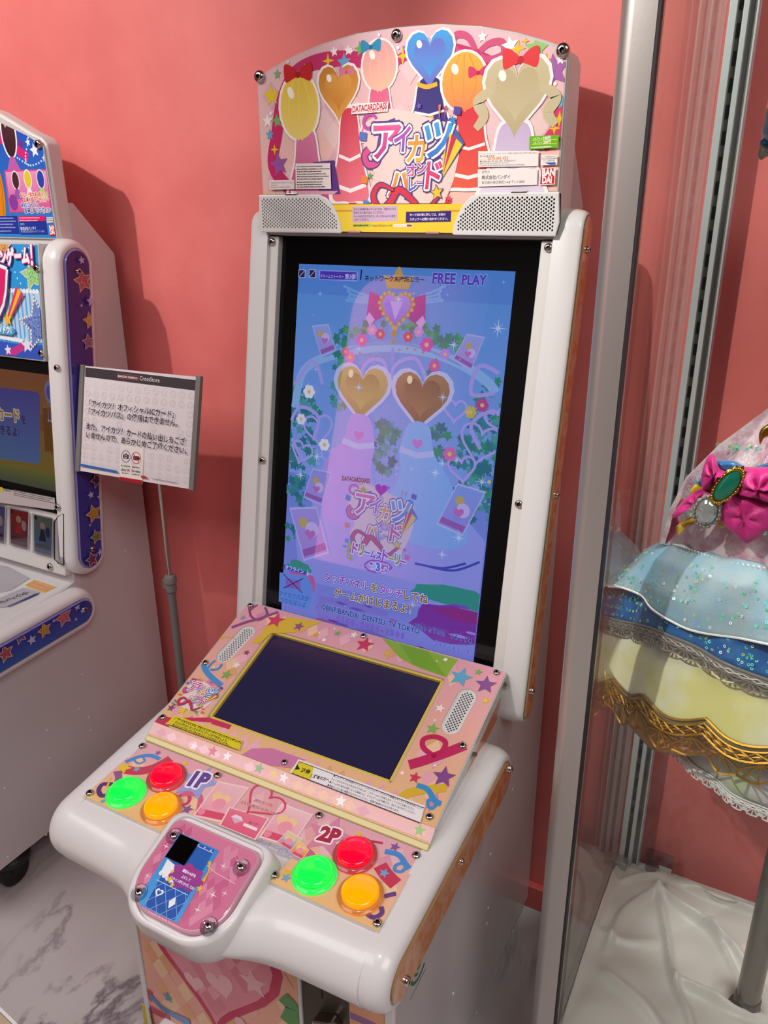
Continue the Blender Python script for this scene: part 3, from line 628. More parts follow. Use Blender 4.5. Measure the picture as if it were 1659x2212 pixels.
mb = MB(); mb.pbox(PA, -0.1745, 0.173, 0.030, 0.2305, -0.0086, -0.0080); mb.build('touch_screen', M['screen_off'], gm, smooth=False)
fr = MB()
for (a, b, c, d) in ((-0.176, -0.1705, 0.0285, 0.232), (0.169, 0.1745, 0.0285, 0.232), (-0.176, 0.1745, 0.0285, 0.0340), (-0.176, 0.1745, 0.2270, 0.232)): fr.pbox(PA, a, b, c, d, -0.0078, -0.0008)
fr.build('screen_rim', M['yellow_rim'], gm, bevel=0.001, seg=1)
for out, ((a, b), w) in zip(pills, ps):
    p, q = Vector(PA.px(*a)), Vector(PA.px(*b)); pin = stadium(p, q, w - 0.0006, 10); d = (q - p).normalized(); m = Vector((-d.y, d.x)); L = (q - p).length; holes = []
    core = stadium(p, q, w - 0.0010, 10); sp = 0.0062
    for r in range(-10, 40):
        for c in range(-6, 7):
            x = p + d * (r * sp * 0.5) + m * (c * sp * 1.0 + (sp * 0.5 if r % 2 else 0))
            t = max(0, min(1, (x - p).dot(d) / L))
            if (x - p - d * t * L).length < w - 0.0036: holes.append([(x.x + 0.0018 * math.cos(i * math.pi / 3), x.y + 0.0018 * math.sin(i * math.pi / 3)) for i in range(6)])
    filled('side_speaker_grille', PA, pin, holes, 0.002, M['grille'], gm, -0.0030)
    mb = MB(); mb.prism(PA, core, -0.0084, -0.0050); mb.build('speaker_backing', M['dark'], gm, smooth=False)
    mb = MB(); mb.tube([PA.at(x, y, -0.0014) for x, y in stadium(p, q, w - 0.0006, 10)], 0.0013, 8, closed=True); mb.build('grille_rim', M['grille'], gm)
for s in (-1, 1):
    for (y, zz) in ((-0.0117, 0.0354), (-0.1493, -0.0168), (-0.2657, -0.0608)): screw(gm, (s * 0.2511, y, Z(zz) + 0.0003), PA.N, 0.0058)
for (x, y) in ((785.5, 1375), (615.5, 1648)): q = PA.px(x, y); screw(gm, PA.at(q[0], q[1], 0.0003), PA.N, 0.0055)
# folded lip and its yellow edge
lipL = 0.0300
mb = MB(); mb.pbox(PL, -0.262, 0.266, -lipL, 0.0, -0.0075, 0.0); mb.build('front_lip', M['acrylic'], gm, bevel=0.0008, seg=1)
mb = MB(); mb.pbox(PL, -0.2622, 0.2662, -lipL - 0.0035, -lipL + 0.0075, -0.0080, 0.0012); mb.build('lip_strip', M['lip_yellow'], gm, bevel=0.002)
for (x, y) in ((1092, 1480), (1024, 1631), (958, 1784)):
    q = onX(x, y, 0.2655); mb = MB(); mb.lathe(q, (1, 0, 0), [(0.005, -0.002), (0.005, 0.003), (0.003, 0.0045)], 12); mb.build('cover_bolt', M['chrome'], gm)
# white deck with rolled nose and scanner pod
def deck():
    xs = [-0.2610 + 0.522 * i / 60 for i in range(61)]; rows = []
    nose = [(-0.44 + 0.0515 * math.cos(a), -0.155 + 0.0515 * math.sin(a)) for a in [math.radians(98 + 172 * i / 26) for i in range(27)]]
    prof = [(-0.285, -0.094), (-0.36, -0.1015), (-0.42, -0.1045)] + nose + [(-0.415, -0.212), (-0.385, -0.220), (-0.30, -0.222)]
    for x in xs:
        b = math.exp(-(abs(x) / 0.105) ** 4) * 0.034 + math.exp(-(x / 0.19) ** 2) * 0.012; row = []
        for (y, z) in prof:
            f = max(0.0, min(1.0, (-0.405 - y) / 0.07)); f = f * f * (3 - 2 * f); g = 1.0 if z > -0.150 else max(0.0, 1 - (-0.150 - z) / 0.045)
            row.append((x, y - b * f * g, Z(z - 0.006 * math.exp(-(x / 0.2) ** 2) * f)))
        rows.append(row)
    mb = MB(); mb.grid(rows); mb.f.append(tuple(range(len(prof)))); mb.m.append(0); k = 60 * len(prof); mb.f.append(tuple(k + i for i in range(len(prof) - 1, -1, -1))); mb.m.append(0)
    mb.build('control_deck', M['white'], gm, angle=50)
deck()
slot_ = [(-0.0815, -0.0100), (-0.0865, 0.0285), (0.0985, 0.0445), (0.0930, -0.0100)]
outB = [(-0.2615, -0.0105), slot_[0], slot_[1], (-0.075, 0.034), (0.0865, 0.047), slot_[2], slot_[3], (0.2625, -0.0105), (0.2625, 0.127), (-0.2615, 0.127)]
BTN = [((270, 1704), 'green'), ((358, 1671), 'red'), ((347, 1738), 'amber'), ((678, 1881), 'green'), ((766, 1838), 'red'), ((778, 1923), 'amber')]
btn = [(PBt.px(x, y, 0.010), c) for (x, y), c in BTN]
filled('button_panel', PBt, outB, [arc(u_, v_, 0.0245, 0, 350, 35) for (u_, v_), c in btn], 0.0082, M['acrylic'], gm, -0.0041)
for (u_, v_), c in btn:
    mb = MB(); mb.lathe(PBt.at(u_, v_, -0.004), PBt.N, [(0.0240, 0), (0.0240, 0.0044), (0.0315, 0.0046), (0.0312, 0.0080), (0.0285, 0.0100), (0.0262, 0.0104), (0.0258, 0.0060)], 40, cap=False); rg = mb.build('button_ring', M[c + '_ring'], gm)
    mb = MB(); mb.lathe(PBt.at(u_, v_, -0.004), PBt.N, [(0.0252, 0), (0.0252, 0.0135), (0.0246, 0.0150), (0.0230, 0.0160), (0.0215, 0.0158), (0.0180, 0.0172), (0.0120, 0.0186), (0.0060, 0.0193), (0.0005, 0.0195)], 40); cp = mb.build('button_cap', M[c + '_cap'], rg)
    cp['label'] = {'green': 'lit green push cap', 'red': 'lit red push cap', 'amber': 'lit orange push cap'}[c]
for (x, y) in ((308, 1613.5), (194.9, 1714.7), (364.8, 1790.6), (470.6, 1676.6), (690, 1763), (594, 1892), (899.5, 1849.3), (815.7, 1995.8)):
    q = PBt.px(x, y); screw(gm, PBt.at(q[0], q[1], 0.0003), PBt.N, 0.0062)
def podshape(w, f, b, rf, rb): return arc(w - rf, f + rf, rf, -88, 0, 12) + arc(w - rb, b - rb, rb, 0, 90, 6) + arc(-w + rb, b - rb, rb, 90, 180, 6) + arc(-w + rf, f + rf, rf, 180, 268, 12)
mb = MB(); R = []
for (g, n) in ((-0.030, -0.066), (-0.004, -0.060), (0.004, -0.045), (0.003, -0.025), (0.0, -0.006), (-0.002, -0.001), (-0.006, 0.001), (-0.0105, 0.001), (-0.0120, -0.0035)):
    R.append([PP.at(u_, v_, n) for u_, v_ in podshape(0.0905 + g, -0.1310 - g * 0.6, 0.0230 + g * 0.5, 0.062, 0.020)])
mb.grid(R, True); n = len(R[0]); b = len(mb.v) - n; mb.f.append(tuple(b + i for i in range(n))); mb.m.append(0)
mb.build('scanner_pod', M['white'], gm, angle=45)
lens = podshape(0.0775, -0.1190, 0.0105, 0.050, 0.016)
mb = MB(); R = [[PP.at(u_, v_, n) for u_, v_ in podshape(0.0775 - g, -0.1190 + g, 0.0105 - g, 0.050, 0.016)] for g, n in ((0, -0.003), (0.0, 0.003), (0.0015, 0.0055), (0.004, 0.0065))]
mb.grid(R, True); b = len(mb.v) - n; mb.f.append(tuple(b + i for i in range(n))); mb.m.append(0); scn = mb.build('scan_window', M['pink_acrylic'], gm, angle=40)
for (x, y) in ((377, 1807), (522, 1875), (452, 2002), (302, 1929)):
    q = PP.px(x, y, 0.006); mb = MB(); mb.lathe(PP.at(q[0], q[1], 0.0066), PP.N, [(0.0125, 0), (0.0120, 0.0016), (0.0085, 0.0016), (0.0070, 0.0006), (0.0005, 0.0005)], 22); mb.build('screw_well', M['clear_part'], gm)
    screw(gm, PP.at(q[0], q[1], 0.0069), PP.N, 0.0058)
# lower front: panel, corner strips, coin unit, card outlet
mb = MB(); mb.pbox(PFr, -0.246, 0.092, -0.695, -0.215, -0.004, 0.0); mb.build('front_panel', M['white_metal'], gm, bevel=0.001, seg=1)
for (a, b) in ((-0.258, -0.246), (0.092, 0.0985), (0.243, 0.258)):
    mb = MB(); mb.pbox(PFr, a, b, -0.695, -0.215, -0.004, 0.0035); mb.build('corner_strip', M['white_metal'], gm, bevel=0.002)
mb = MB(); mb.pbox(PFr, 0.0985, 0.183, -0.695, -0.215, -0.004, 0.0005); cn = mb.build('coin_unit', mat('dark_brown_coin_plate', '#4a4137', 0.35, metal=0.4), gm, bevel=0.001, seg=1)
mb = MB(); mb.pbox(PFr, 0.183, 0.243, -0.695, -0.215, -0.004, 0.0002); mb.build('right_panel', M['white_metal'], gm, smooth=False)
mb = MB(); mb.pbox(PFr, 0.1345, 0.1362, -0.355, -0.325, 0.0, 0.0012); mb.build('coin_slot', M['dark'], cn, smooth=False)
mb = MB(); mb.prism(PFr, [(0.115, -0.43), (0.160, -0.41), (0.172, -0.385), (0.160, -0.372), (0.128, -0.388)], 0.0, 0.02); mb.build('coin_return', M['chrome'], cn, bevel=0.003)
mb = MB(); mb.prism(PFr, rrect(-0.215, -0.06, -0.69, -0.612, 0.012, 4), 0.0, 0.022); mb.build('card_outlet', M['white'], gm, bevel=0.005, seg=3)
# ================================================================ printed artwork of the main machine
def fr1(x, y): return (540 + x / 2.183, 30 + y / 2.183)
def fr4(x, y): return (240 + x / 1.8433, 1280 + y / 1.8433)
def fr5(x, y): return (80 + x / 1.8433, 1560 + y / 1.8433)
def fl1(x, y): return (640 + x / 3.3857, 560 + y / 3.3857)
def fl2(x, y): return (620 + x / 3.3857, 880 + y / 3.3857)
def fl3(x, y): return (590 + x / 3.53, 1100 + y / 3.53)
def ff(x, y): return (240 + x / 3.6065, 1880 + y / 3.6065)
def logo(pr, C, s, mute=lambda c: c, sy=1.0, rot=0.0):
    """the six-colour parade title, C = centre (u,v), s = half width"""
    c, q = math.cos(rot), math.sin(rot)
    def A(x, y): return (C[0] + s * (x * c - y * q * sy), C[1] + s * (x * q + y * sy * c))
    pr.poly([A(*p) for p in [(-1.0, .3), (-.95, .75), (-.5, .98), (.0, .9), (.6, .72), (1.02, .62), (1.05, .1), (.95, -.35), (.75, -.8), (.2, -.98), (-.5, -.95), (-.9, -.55), (-.75, -.2)]], mute('#f1d2ca'))
    W, D = '#fdf6f6', '#4a4788'
    def ch(t, x, y, w, c1, c2, hs=1.0, sl=0.0, tilt=0.0):
        pr.text(A(x, y), A(x + w, y + tilt), t, mute(c1), hs=hs * sy, bold=0.025, slant=sl, halo=[(mute(D), 0.11), (mute(W), 0.06)], col2=mute(c2))
    def swirl(x, y, r, a0, a1, wd, col):
        pr.stroke([A(x + r * (1 - .55 * i / 20) * math.cos(math.radians(a0 + (a1 - a0) * i / 20)), y + r * (1 - .55 * i / 20) * math.sin(math.radians(a0 + (a1 - a0) * i / 20))) for i in range(21)], (wd * s, wd * s * 1.25), mute(col))
    pr.stroke([A(*p) for p in [(-.28, .72), (-.52, .62), (-.62, .30), (-.70, .02), (-.90, -.02), (-.98, .14), (-.88, .26)]], .17 * s, mute(D), sm=5)
    pr.stroke([A(*p) for p in [(-.28, .72), (-.52, .62), (-.62, .30), (-.70, .02), (-.90, -.02), (-.98, .14), (-.88, .26)]], .11 * s, mute('#d8568e'), sm=5)
    swirl(-.86, .74, .17, 20, 380, .06, '#b65aa6')
    ch('ア', -.80, .12, .62, '#e8649a', '#c0438c', 1.05, .05); ch('イ', -.34, .22, .36, '#c25ab4', '#7a58b8', 1.25, .1); ch('カ', -.06, .02, .40, '#e8923c', '#f0b848', 1.15, .1); ch('ツ', .28, .10, .60, '#3fa8e0', '#3a78c8', 1.1, .1)
    ch('パ', -.46, -.62, .52, '#f0a848', '#e86a3c', 1.15, .1); ch('レ', .0, -.52, .22, '#4a90d0', '#5a68c0', 1.1); ch('ー', .18, -.48, .20, '#6a60b8', '#b050a0', 1.0); ch('ド', .36, -.46, .34, '#e0508a', '#d83a5c', 1.1, .1)
    ch('オ', -.04, -.24, .22, '#a05ab0', '#d84e78'); ch('ン', .18, -.21, .22, '#d8486e', '#a05ab0')
    pr.stroke([A(*p) for p in [(-.30, -.52), (-.62, -.40), (-.78, -.62), (-.62, -.86), (-.40, -.74), (-.20, -.50), (.12, -.72), (.34, -.92), (.66, -.62)]], (.08 * s, .17 * s), mute(D), sm=5)
    pr.stroke([A(*p) for p in [(-.30, -.52), (-.62, -.40), (-.78, -.62), (-.62, -.86), (-.40, -.74), (-.20, -.50), (.12, -.72), (.34, -.92), (.64, -.64)]], (.04 * s, .12 * s), mute('#d83848'), sm=5)
    pr.poly([A(*p) for p in [(.98, .56), (1.16, .30), (.72, -.30), (.80, .02)]], mute('#4a68b0')); pr.poly([A(*p) for p in [(.86, .50), (1.12, .28), (.74, -.28), (.72, .05)]], mute('#f2cf3e'))
    pr.poly([A(*p) for p in [(.90, .46), (1.0, .40), (.74, -.24)]], mute('#c83a5a')); pr.poly([A(*p) for p in [(.80, .38), (.86, .44), (.735, -.2)]], mute('#7a4a9a'))
    pr.star(A(.62, -.56), .13 * s, mute('#f0c830'), 10, halo=mute('#4a4788'))
    for (x, y, r, cc) in ((-1.0, .5, .09, '#4a78c8'), (-.98, -.30, .08, '#e8843c'), (1.0, .86, .08, '#5a4a9a'), (.95, -.86, .08, '#e85a8a'), (.60, -.95, .07, '#3fa85a'), (-.95, -.75, .07, '#3a8ad0')):
        pr.poly([A(x - r, y - r * .7), A(x + r * .8, y - r), A(x + r, y + r * .7), A(x - r * .8, y + r)], mute(cc))
    for (x, y, r, cc) in ((-.62, .98, .09, '#f0c830'), (.22, .98, .06, '#7a58b8'), (.92, .70, .09, '#3a8ad0'), (.86, -.66, .07, '#e8486e'), (-.80, -.98, .08, '#5a4a9a'), (-.05, -1.0, .06, '#e8843c')): pr.star(A(x, y), r * s, mute(cc), 15)
    for (x, y, w, h, cc) in ((.62, .98, .05, .28, '#e8843c'), (.74, .95, .04, .22, '#d8486e'), (-1.1, -.9, .22, .07, '#3a8ad0'), (.74, -1.02, .06, .2, '#7a58b8')): pr.poly([A(x, y), A(x + w, y), A(x + w * .3, y - h)], mute(cc))
def argyle(pr, inside, u0, u1, v0, v1, du, dv, cols, seed=2):
    rnd = random.Random(seed); i = 0; v = v0
    while v < v1:
        u = u0 + (du if i % 2 else 0)
        while u < u1:
            if rnd.random() < 0.62:
                q = [(u, v + dv), (u + du, v), (u, v - dv), (u - du, v)]
                if all(inside(*p) for p in q): pr.poly(q, rnd.choice(cols))
            u += 2 * du
        v += dv; i += 1
def ribbon_loop(pr, P, w, col, px=True, sm=6):
    (pr.S(P, w, col, sm=sm) if px else pr.stroke(P, w, col, sm=sm))
# ---- marquee
def ccw(P): return P if sum(P[i - 1][0] * P[i][1] - P[i][0] * P[i - 1][1] for i in range(len(P))) > 0 else P[::-1]
def rect(a, b, c, d): return [(a, c), (b, c), (b, d), (a, d)]
pr = Print(PM.off(0.0060))
pin = [(x * 0.985, z - 0.0035) for x, z in top] + [(0.2585, 0.7720)] + [(x + 0.0015, z + 0.0012) for x, z in crv] + [(-x - 0.0015, z + 0.0012) for x, z in reversed(crv)] + [(-0.2585, 0.7720)]
pr.poly(pin, '#e6bcc4', '#f0c3ae')
def pip(x, y, poly=pin):
    c = False; j = len(poly) - 1
    for i in range(len(poly)):
        if (poly[i][1] > y) != (poly[j][1] > y) and x < (poly[j][0] - poly[i][0]) * (y - poly[i][1]) / (poly[j][1] - poly[i][1]) + poly[i][0]: c = not c
        j = i
    return c
pr.clip = ccw([(x * 0.985, z - 0.0035) for x, z in top] + [(0.2585, 0.7565), (-0.2585, 0.7565)])
argyle(pr, pip, -0.25, 0.25, 0.775, 0.99, 0.017, 0.021, ['#e9c6c8', '#dfb2bc', '#eacbc6'])
MG = '#c72f69'
pr.S([fr1(*p) for p in ((190, 830), (112, 720), (128, 560), (150, 420), (200, 300), (280, 240), (400, 212), (540, 218))], 0.022, MG)
pr.S([fr1(*p) for p in ((680, 232), (740, 195), (860, 158), (950, 165), (1060, 195), (1160, 235), (1230, 250))], (0.012, 0.016), MG)
pr.S([fr1(*p) for p in ((1070, 195), (1000, 190), (955, 150), (975, 100), (1030, 110), (1070, 185))], (0.007, 0.010), '#cf4f7c'); pr.S([fr1(*p) for p in ((1070, 195), (1130, 215), (1195, 190), (1190, 135), (1130, 140), (1070, 190))], (0.007, 0.010), '#cf4f7c')
pr.disc(pr.u(*fr1(1070, 193)), 0.007, MG, n=10)
pr.S([fr1(*p) for p in ((1445, 415), (1468, 470), (1462, 530), (1420, 590), (1380, 620))], (0.018, 0.024), '#d8406f')
for (x, y, r, c, a) in ((102, 385, .0165, '#e8c92c', 5), (130, 285, .008, '#7fb06a', 0), (130, 505, .011, '#77b35e', 5), (95, 570, .009, '#68a6cf', 0), (85, 505, .011, '#f4ecec', 0), (138, 710, .0195, '#9a5aa2', 10),
                     (445, 228, .0130, '#68a6cf', 0), (522, 165, .011, '#77b35e', 10), (465, 172, .008, '#f4ecec', 0), (398, 178, .008, '#f4ecec', 8), (758, 120, .0095, '#e8c92c', 0), (735, 160, .006, '#8a5aa2', 0),
                     (1352, 165, .0190, '#97c973', -3), (1437, 270, .0225, '#a765a8', 12), (1228, 150, .0135, '#f7f1f1', 10), (1475, 418, .009, '#68b0d4', 0), (1465, 215, .007, '#f7f1f1', 0), (1098, 108, .008, '#f4ecec', 0), (917, 88, .006, '#f4ecec', 0),
                     (618, 495, .009, '#e8c92c', 5), (740, 498, .007, '#4fae62', 0), (985, 585, .0085, '#3a8ad0', 0), (940, 785, .008, '#d8486e', 0), (605, 880, .008, '#6a4a9a', 0), (722, 858, .006, '#e8843c', 0), (568, 765, .006, '#4fae62', 0)):
    pr.star(pr.u(*fr1(x, y)), r, c, a)
for (x, y, r) in ((370, 222, .011), (488, 275, .010), (722, 200, .012), (757, 182, .006), (332, 360, .008), (348, 305, .006), (1265, 165, .012), (1300, 128, .006), (1396, 213, .0085), (1460, 495, .011), (1437, 540, .009), (118, 640, .009)):
    pr.star(pr.u(*fr1(x, y)), r, '#eec02a', 0, 0.3, 4)
for (x, y) in ((262, 245), (480, 175), (610, 100), (180, 225), (1440, 330), (1330, 205), (100, 470), (1080, 360), (700, 160), (860, 110)): pr.disc(pr.u(*fr1(x, y)), 0.0026, '#f6efef', n=8)
# plain balloons and bells stand where the poster had figures: same sizes and colours, no figures
def balloon(x, y, w, h, c1, c2, bell, bell2, bw, bh, bx=0, kind=0):   # kind 1: heart
    c = pr.u(*fr1(x, y)); k = 1 / 2.183 / 1235
    w *= k; h *= k; bw *= k; bh *= k; b = (c[0] + bx * k, c[1] - h * 0.80)
    B = [(b[0] - bw * .22, b[1]), (b[0] + bw * .22, b[1]), (b[0] + bw * .36, b[1] - bh * .45), (b[0] + bw * .62, b[1] - bh), (b[0] + bw * .2, b[1] - bh * 1.06), (b[0] - bw * .2, b[1] - bh * 1.06), (b[0] - bw * .62, b[1] - bh), (b[0] - bw * .36, b[1] - bh * .45)]
    Bh = [(b[0] + (p[0] - b[0]) * 1.14, b[1] - bh * .5 + (p[1] - b[1] + bh * .5) * 1.08) for p in B]
    pr.poly(catmull2(Bh), '#f8eeec')
    if kind: pr.heart((c[0], c[1] + h * .1), w * 1.32, '#f8eeec', 0, h / w * 1.0)
    else: pr.disc(c, w * 1.12, '#f8eeec', h * 1.09, 24)
    pr.poly(catmull2(B), bell, bell2)
    pr.stroke([(b[0] - bw * .52, b[1] - bh * .86), (b[0], b[1] - bh * .93), (b[0] + bw * .52, b[1] - bh * .86)], bh * .05, '#fbf3f0'); pr.stroke([(b[0] - bw * .36, b[1] - bh * .5), (b[0], b[1] - bh * .56), (b[0] + bw * .36, b[1] - bh * .5)], bh * .04, '#fbf3f0')
    if kind:
        pr.heart((c[0], c[1] + h * .1), w * 1.2, c1, 0, h / w * 1.0, c2); pr.heart((c[0], c[1] + h * .12), w * .80, c2, 0, h / w * 1.0, c1); pr.disc((c[0] - w * .55, c[1] + h * .55), w * .14, '#fdf6ea', h * .16, 12, rot=25); return c, w, h
    pr.disc(c, w, c1, h, 26, col2=c2)
    for dx in (-.55, 0, .55): pr.stroke([(c[0] + dx * w * .4, c[1] + h * .92), (c[0] + dx * w * 1.05, c[1]), (c[0] + dx * w * .4, c[1] - h * .92)], w * .045, c2, sm=5)
    pr.disc((c[0] - w * .42, c[1] + h * .45), w * .16, '#fdf6ea', h * .2, 12, rot=25)
    pr.stroke([(c[0] - w * .15, c[1] - h), (c[0], c[1] - h * .9), (c[0] + w * .15, c[1] - h)], w * .16, c2)
    return c, w, h
def catmull2(P): return [tuple(x) for x in catmull([Vector(p) for p in P], 5, True)]
def bow(c, r, col, col2):
    for s_ in (-1, 1): pr.poly(catmull2([(c[0], c[1]), (c[0] + s_ * r * .5, c[1] + r * .5), (c[0] + s_ * r, c[1] + r * .55), (c[0] + s_ * r * .95, c[1] - r * .35), (c[0] + s_ * r * .45, c[1] - r * .25)]), col)
    pr.disc(c, r * .2, col2, n=10)
c, w_, h_ = balloon(612, 245, 78, 92, '#eaa0a2', '#f2bfa0', '#dd5f86', '#e88aa0', 150, 190); bow((c[0] - w_ * .5, c[1] + h_ * .75), .017, '#2f8fb8', '#1f6f98')
c, w_, h_ = balloon(850, 210, 85, 95, '#3f9fdf', '#6a6fc8', '#2c3272', '#3d4590', 185, 225, 0, 1)
pr.S([fr1(760, 492), fr1(815, 505), fr1(868, 492)], 0.008, '#e8b23a', sm=4); pr.S([fr1(790, 330), fr1(835, 345), fr1(885, 330)], 0.006, '#e8b23a', sm=4)
c, w_, h_ = balloon(1010, 320, 92, 102, '#f0b63a', '#ee8a5a', '#d8384a', '#e8624a', 190, 285, 30); bow((c[0] + w_ * .65, c[1] + h_ * .25), .015, '#d83a68', '#b82850')
c, w_, h_ = balloon(420, 370, 82, 100, '#c9822c', '#e0a24c', '#d23c50', '#e87a88', 150, 330, 50, 1); bow((c[0] + w_ * .5, c[1] + h_ * .72), .013, '#d87a98', '#c85a80')
c, w_, h_ = balloon(235, 440, 98, 128, '#e9c53a', '#f0d878', '#dd86a8', '#c84a88', 180, 280, 30); bow((c[0], c[1] + h_ * .98), .026, '#c8242a', '#a81820')
c, w_, h_ = balloon(1258, 385, 108, 128, '#cdbf9a', '#bfae86', '#c9b2d4', '#e6dcea', 240, 290, 0, 1); bow((c[0] + w_ * .1, c[1] + h_ * .92), .026, '#e23a3e', '#c02a30')
for s_ in (-1, 1): pr.stroke([(c[0] + s_ * w_ * .9, c[1] + h_ * .2), (c[0] + s_ * w_ * 1.45, c[1] - h_ * .1), (c[0] + s_ * w_ * 1.2, c[1] - h_ * .5), (c[0] + s_ * w_ * 1.5, c[1] - h_ * .85)], (.010, .016), '#cbbd98', sm=6)
pr.P([fr1(300, 700), fr1(400, 690), fr1(430, 850), fr1(380, 850), fr1(330, 850)], '#5a3a86'); pr.P([fr1(215, 835), fr1(420, 835), fr1(400, 850), fr1(240, 852)], '#e3a9bd')
pr.P([fr1(470, 890), fr1(505, 890), fr1(500, 918), fr1(460, 915)], '#cc3a58'); pr.P([fr1(920, 880), fr1(950, 880), fr1(945, 915), fr1(905, 910)], '#d8484c')
logo(pr, pr.u(*fr1(752, 700)), 0.080, sy=0.98)
pr.P([fr1(490, 425), fr1(660, 415), fr1(655, 462), fr1(484, 475)], '#f6eeee'); pr.T(fr1(490, 466), fr1(652, 447), 'DATACARDDASS', '#c8232f', hs=1.55, bold=0.03, slant=0.12); pr.T(fr1(560, 470), fr1(650, 460), 'データカードダス', '#c8232f', hs=1.2, bold=0.02)
# sticker texts
pr.P([fr1(98, 785), fr1(217, 783), fr1(217, 827), fr1(99, 829)], '#eee0dd'); K = '#3d3438'
pr.T(fr1(106, 801), fr1(212, 799), '©BNP/BANDAI, DENTSU, TV TOKYO', K, hs=1.1); pr.T(fr1(106, 812), fr1(136, 811), '©BANDAI', K); pr.T(fr1(106, 822), fr1(196, 820), 'BANDAI 2019 MADE IN JAPAN', K, hs=1.1)
pr.P([fr1(222, 706), fr1(385, 704), fr1(390, 825), fr1(222, 826)], '#f0e4df'); pr.lines(fr1(228, 724), fr1(380, 721), 6, 0.0038, 0.0020, K, 7); pr.lines(fr1(228, 797), fr1(384, 794), 3, 0.0038, 0.0020, K, 8)
pr.poly([pr.u(*fr1(*p)) for p in ((1082, 648), (1366, 646), (1364, 718), (1082, 724))], '#f3ebe6')
pr.T(fr1(1090, 664), fr1(1358, 660), '（ゲームルール・キャンペーン・ICカードのデータ移動など商品以外の全てに関するお問い合わせ）', K, hs=1.3); pr.T(fr1(1090, 678), fr1(1160, 677), 'カードダスナビ', K, hs=1.2, bold=.02)
pr.T(fr1(1090, 690), fr1(1122, 689), 'ナビダイヤル', '#d8843c'); pr.T(fr1(1126, 690), fr1(1222, 688), '0570-041-955', '#d8843c', hs=1.1, bold=.02); pr.T(fr1(1090, 700), fr1(1258, 696), '●受付時間 10時～17時（祝日、夏季・冬季休業日を除く）', K, hs=1.2)
pr.T(fr1(1090, 709), fr1(1228, 706), '海外からのお問い合わせは受け付けておりません。', K, hs=1.2); pr.T(fr1(1090, 719), fr1(1302, 714), 'Customer service inquiries are not accepted from outside Japan.', K, hs=1.2)
pr.poly([pr.u(*fr1(*p)) for p in ((1080, 734), (1362, 730), (1358, 806), (1080, 815))], '#f3ebe6')
pr.T(fr1(1098, 752), fr1(1136, 751), '発売元', K); pr.T(fr1(1098, 780), fr1(1232, 777), '株式会社バンダイ', K, hs=1.1, bold=.015); pr.T(fr1(1098, 803), fr1(1300, 797), '東京都台東区駒形1-4-8 〒111-8081', K, hs=1.1)
pr.P([fr1(1324, 578), fr1(1462, 572), fr1(1458, 632), fr1(1322, 640)], '#6fb52c')
for (y, t, n_) in ((594, '1人プレイ', '100円'), (613, '2人プレイ', '200円')):
    pr.T(fr1(1342, y), fr1(1384, y - 1), t, '#f4fbe8', hs=1.1, bold=.02); pr.T(fr1(1388, y), fr1(1422, y - 2), n_, '#f4fbe8', hs=1.2, bold=.03); pr.S([fr1(1334, y + 4), fr1(1452, y - 1)], 0.0008, '#e6e040', sm=1)
pr.lines(fr1(1330, 634), fr1(1452, 628), 1, 0.003, 0.0018, '#f4fbe8', 3)
pr.P([fr1(1376, 666), fr1(1455, 664), fr1(1453, 712), fr1(1375, 715)], '#f3ebe6'); pr.T(fr1(1379, 680), fr1(1452, 678), 'カード対象年齢6才以上', K, hs=1.3); pr.S([fr1(1376, 685), fr1(1454, 683)], 0.0006, K, sm=1); pr.T(fr1(1388, 698), fr1(1442, 696), 'ゲーム推奨年齢', K, hs=1.2); pr.P([fr1(1392, 702), fr1(1446, 700), fr1(1446, 711), fr1(1420, 712)], '#3a62b0')
pr.poly([pr.u(*fr1(*p)) for p in ((1376, 728), (1447, 725), (1442, 804), (1370, 808))], '#f6efef'); pr.P([fr1(1379, 731), fr1(1444, 728), fr1(1439, 801), fr1(1373, 805)], '#d81f2a')
pr.T(fr1(1382, 764), fr1(1441, 762), 'BAN', '#fbf6f6', hs=1.35, bold=.05); pr.T(fr1(1382, 798), fr1(1428, 796), 'DAI', '#fbf6f6', hs=1.35, bold=.05)
# yellow foot of the poster
pr.clip = None
pr.poly([(-0.1190, 0.7555), (0.1190, 0.7555)] + [(x + 0.0012, z) for x, z in crv[2:]] + [(-x - 0.0012, z) for x, z in reversed(crv[2:])], '#efd03c'); pr.stroke([(-0.1115, 0.7455), (-0.060, 0.7455)], 0.0022, '#e08a48'); pr.stroke([(0.078, 0.7455), (0.1115, 0.7455)], 0.0022, '#e08a48')
pr.P([fr1(490, 908), fr1(702, 904), fr1(704, 976), fr1(490, 984)], '#cbb2cc')
for i, t in enumerate(('後ろにお友達が並んでいるときは、1回終わったら', '列の後ろに並びなおしてください。', 'カードをおきわすれたり、なくさないように気を', 'つけてください。')):
    y = 926 + 16.5 * i; L = (198, 140, 196, 70)[i]; pr.T(fr1(497, y), fr1(497 + L, y - 2), t, '#2e2630', hs=1.1, bold=.02)
pr.P([fr1(743, 933), fr1(956, 929), fr1(953, 980), fr1(741, 984)], '#2c2a72'); pr.T(fr1(760, 953), fr1(928, 950), 'カード切れ等に関しては、お店の', '#f4f0f4', bold=.02, hs=1.05); pr.T(fr1(760, 974), fr1(940, 971), 'スタッフへお問い合わせください。', '#f4f0f4', bold=.02, hs=1.05)
pr.P([fr1(493, 990), fr1(577, 989), fr1(577, 1003), fr1(493, 1005)], '#9fc93a'); pr.lines(fr1(496, 1001), fr1(574, 1000), 1, .003, .0022, '#2e2630', 11); pr.T(fr1(583, 1003), fr1(678, 1001), 'https://aikatsu.com/', '#2e4a2e', hs=1.1)
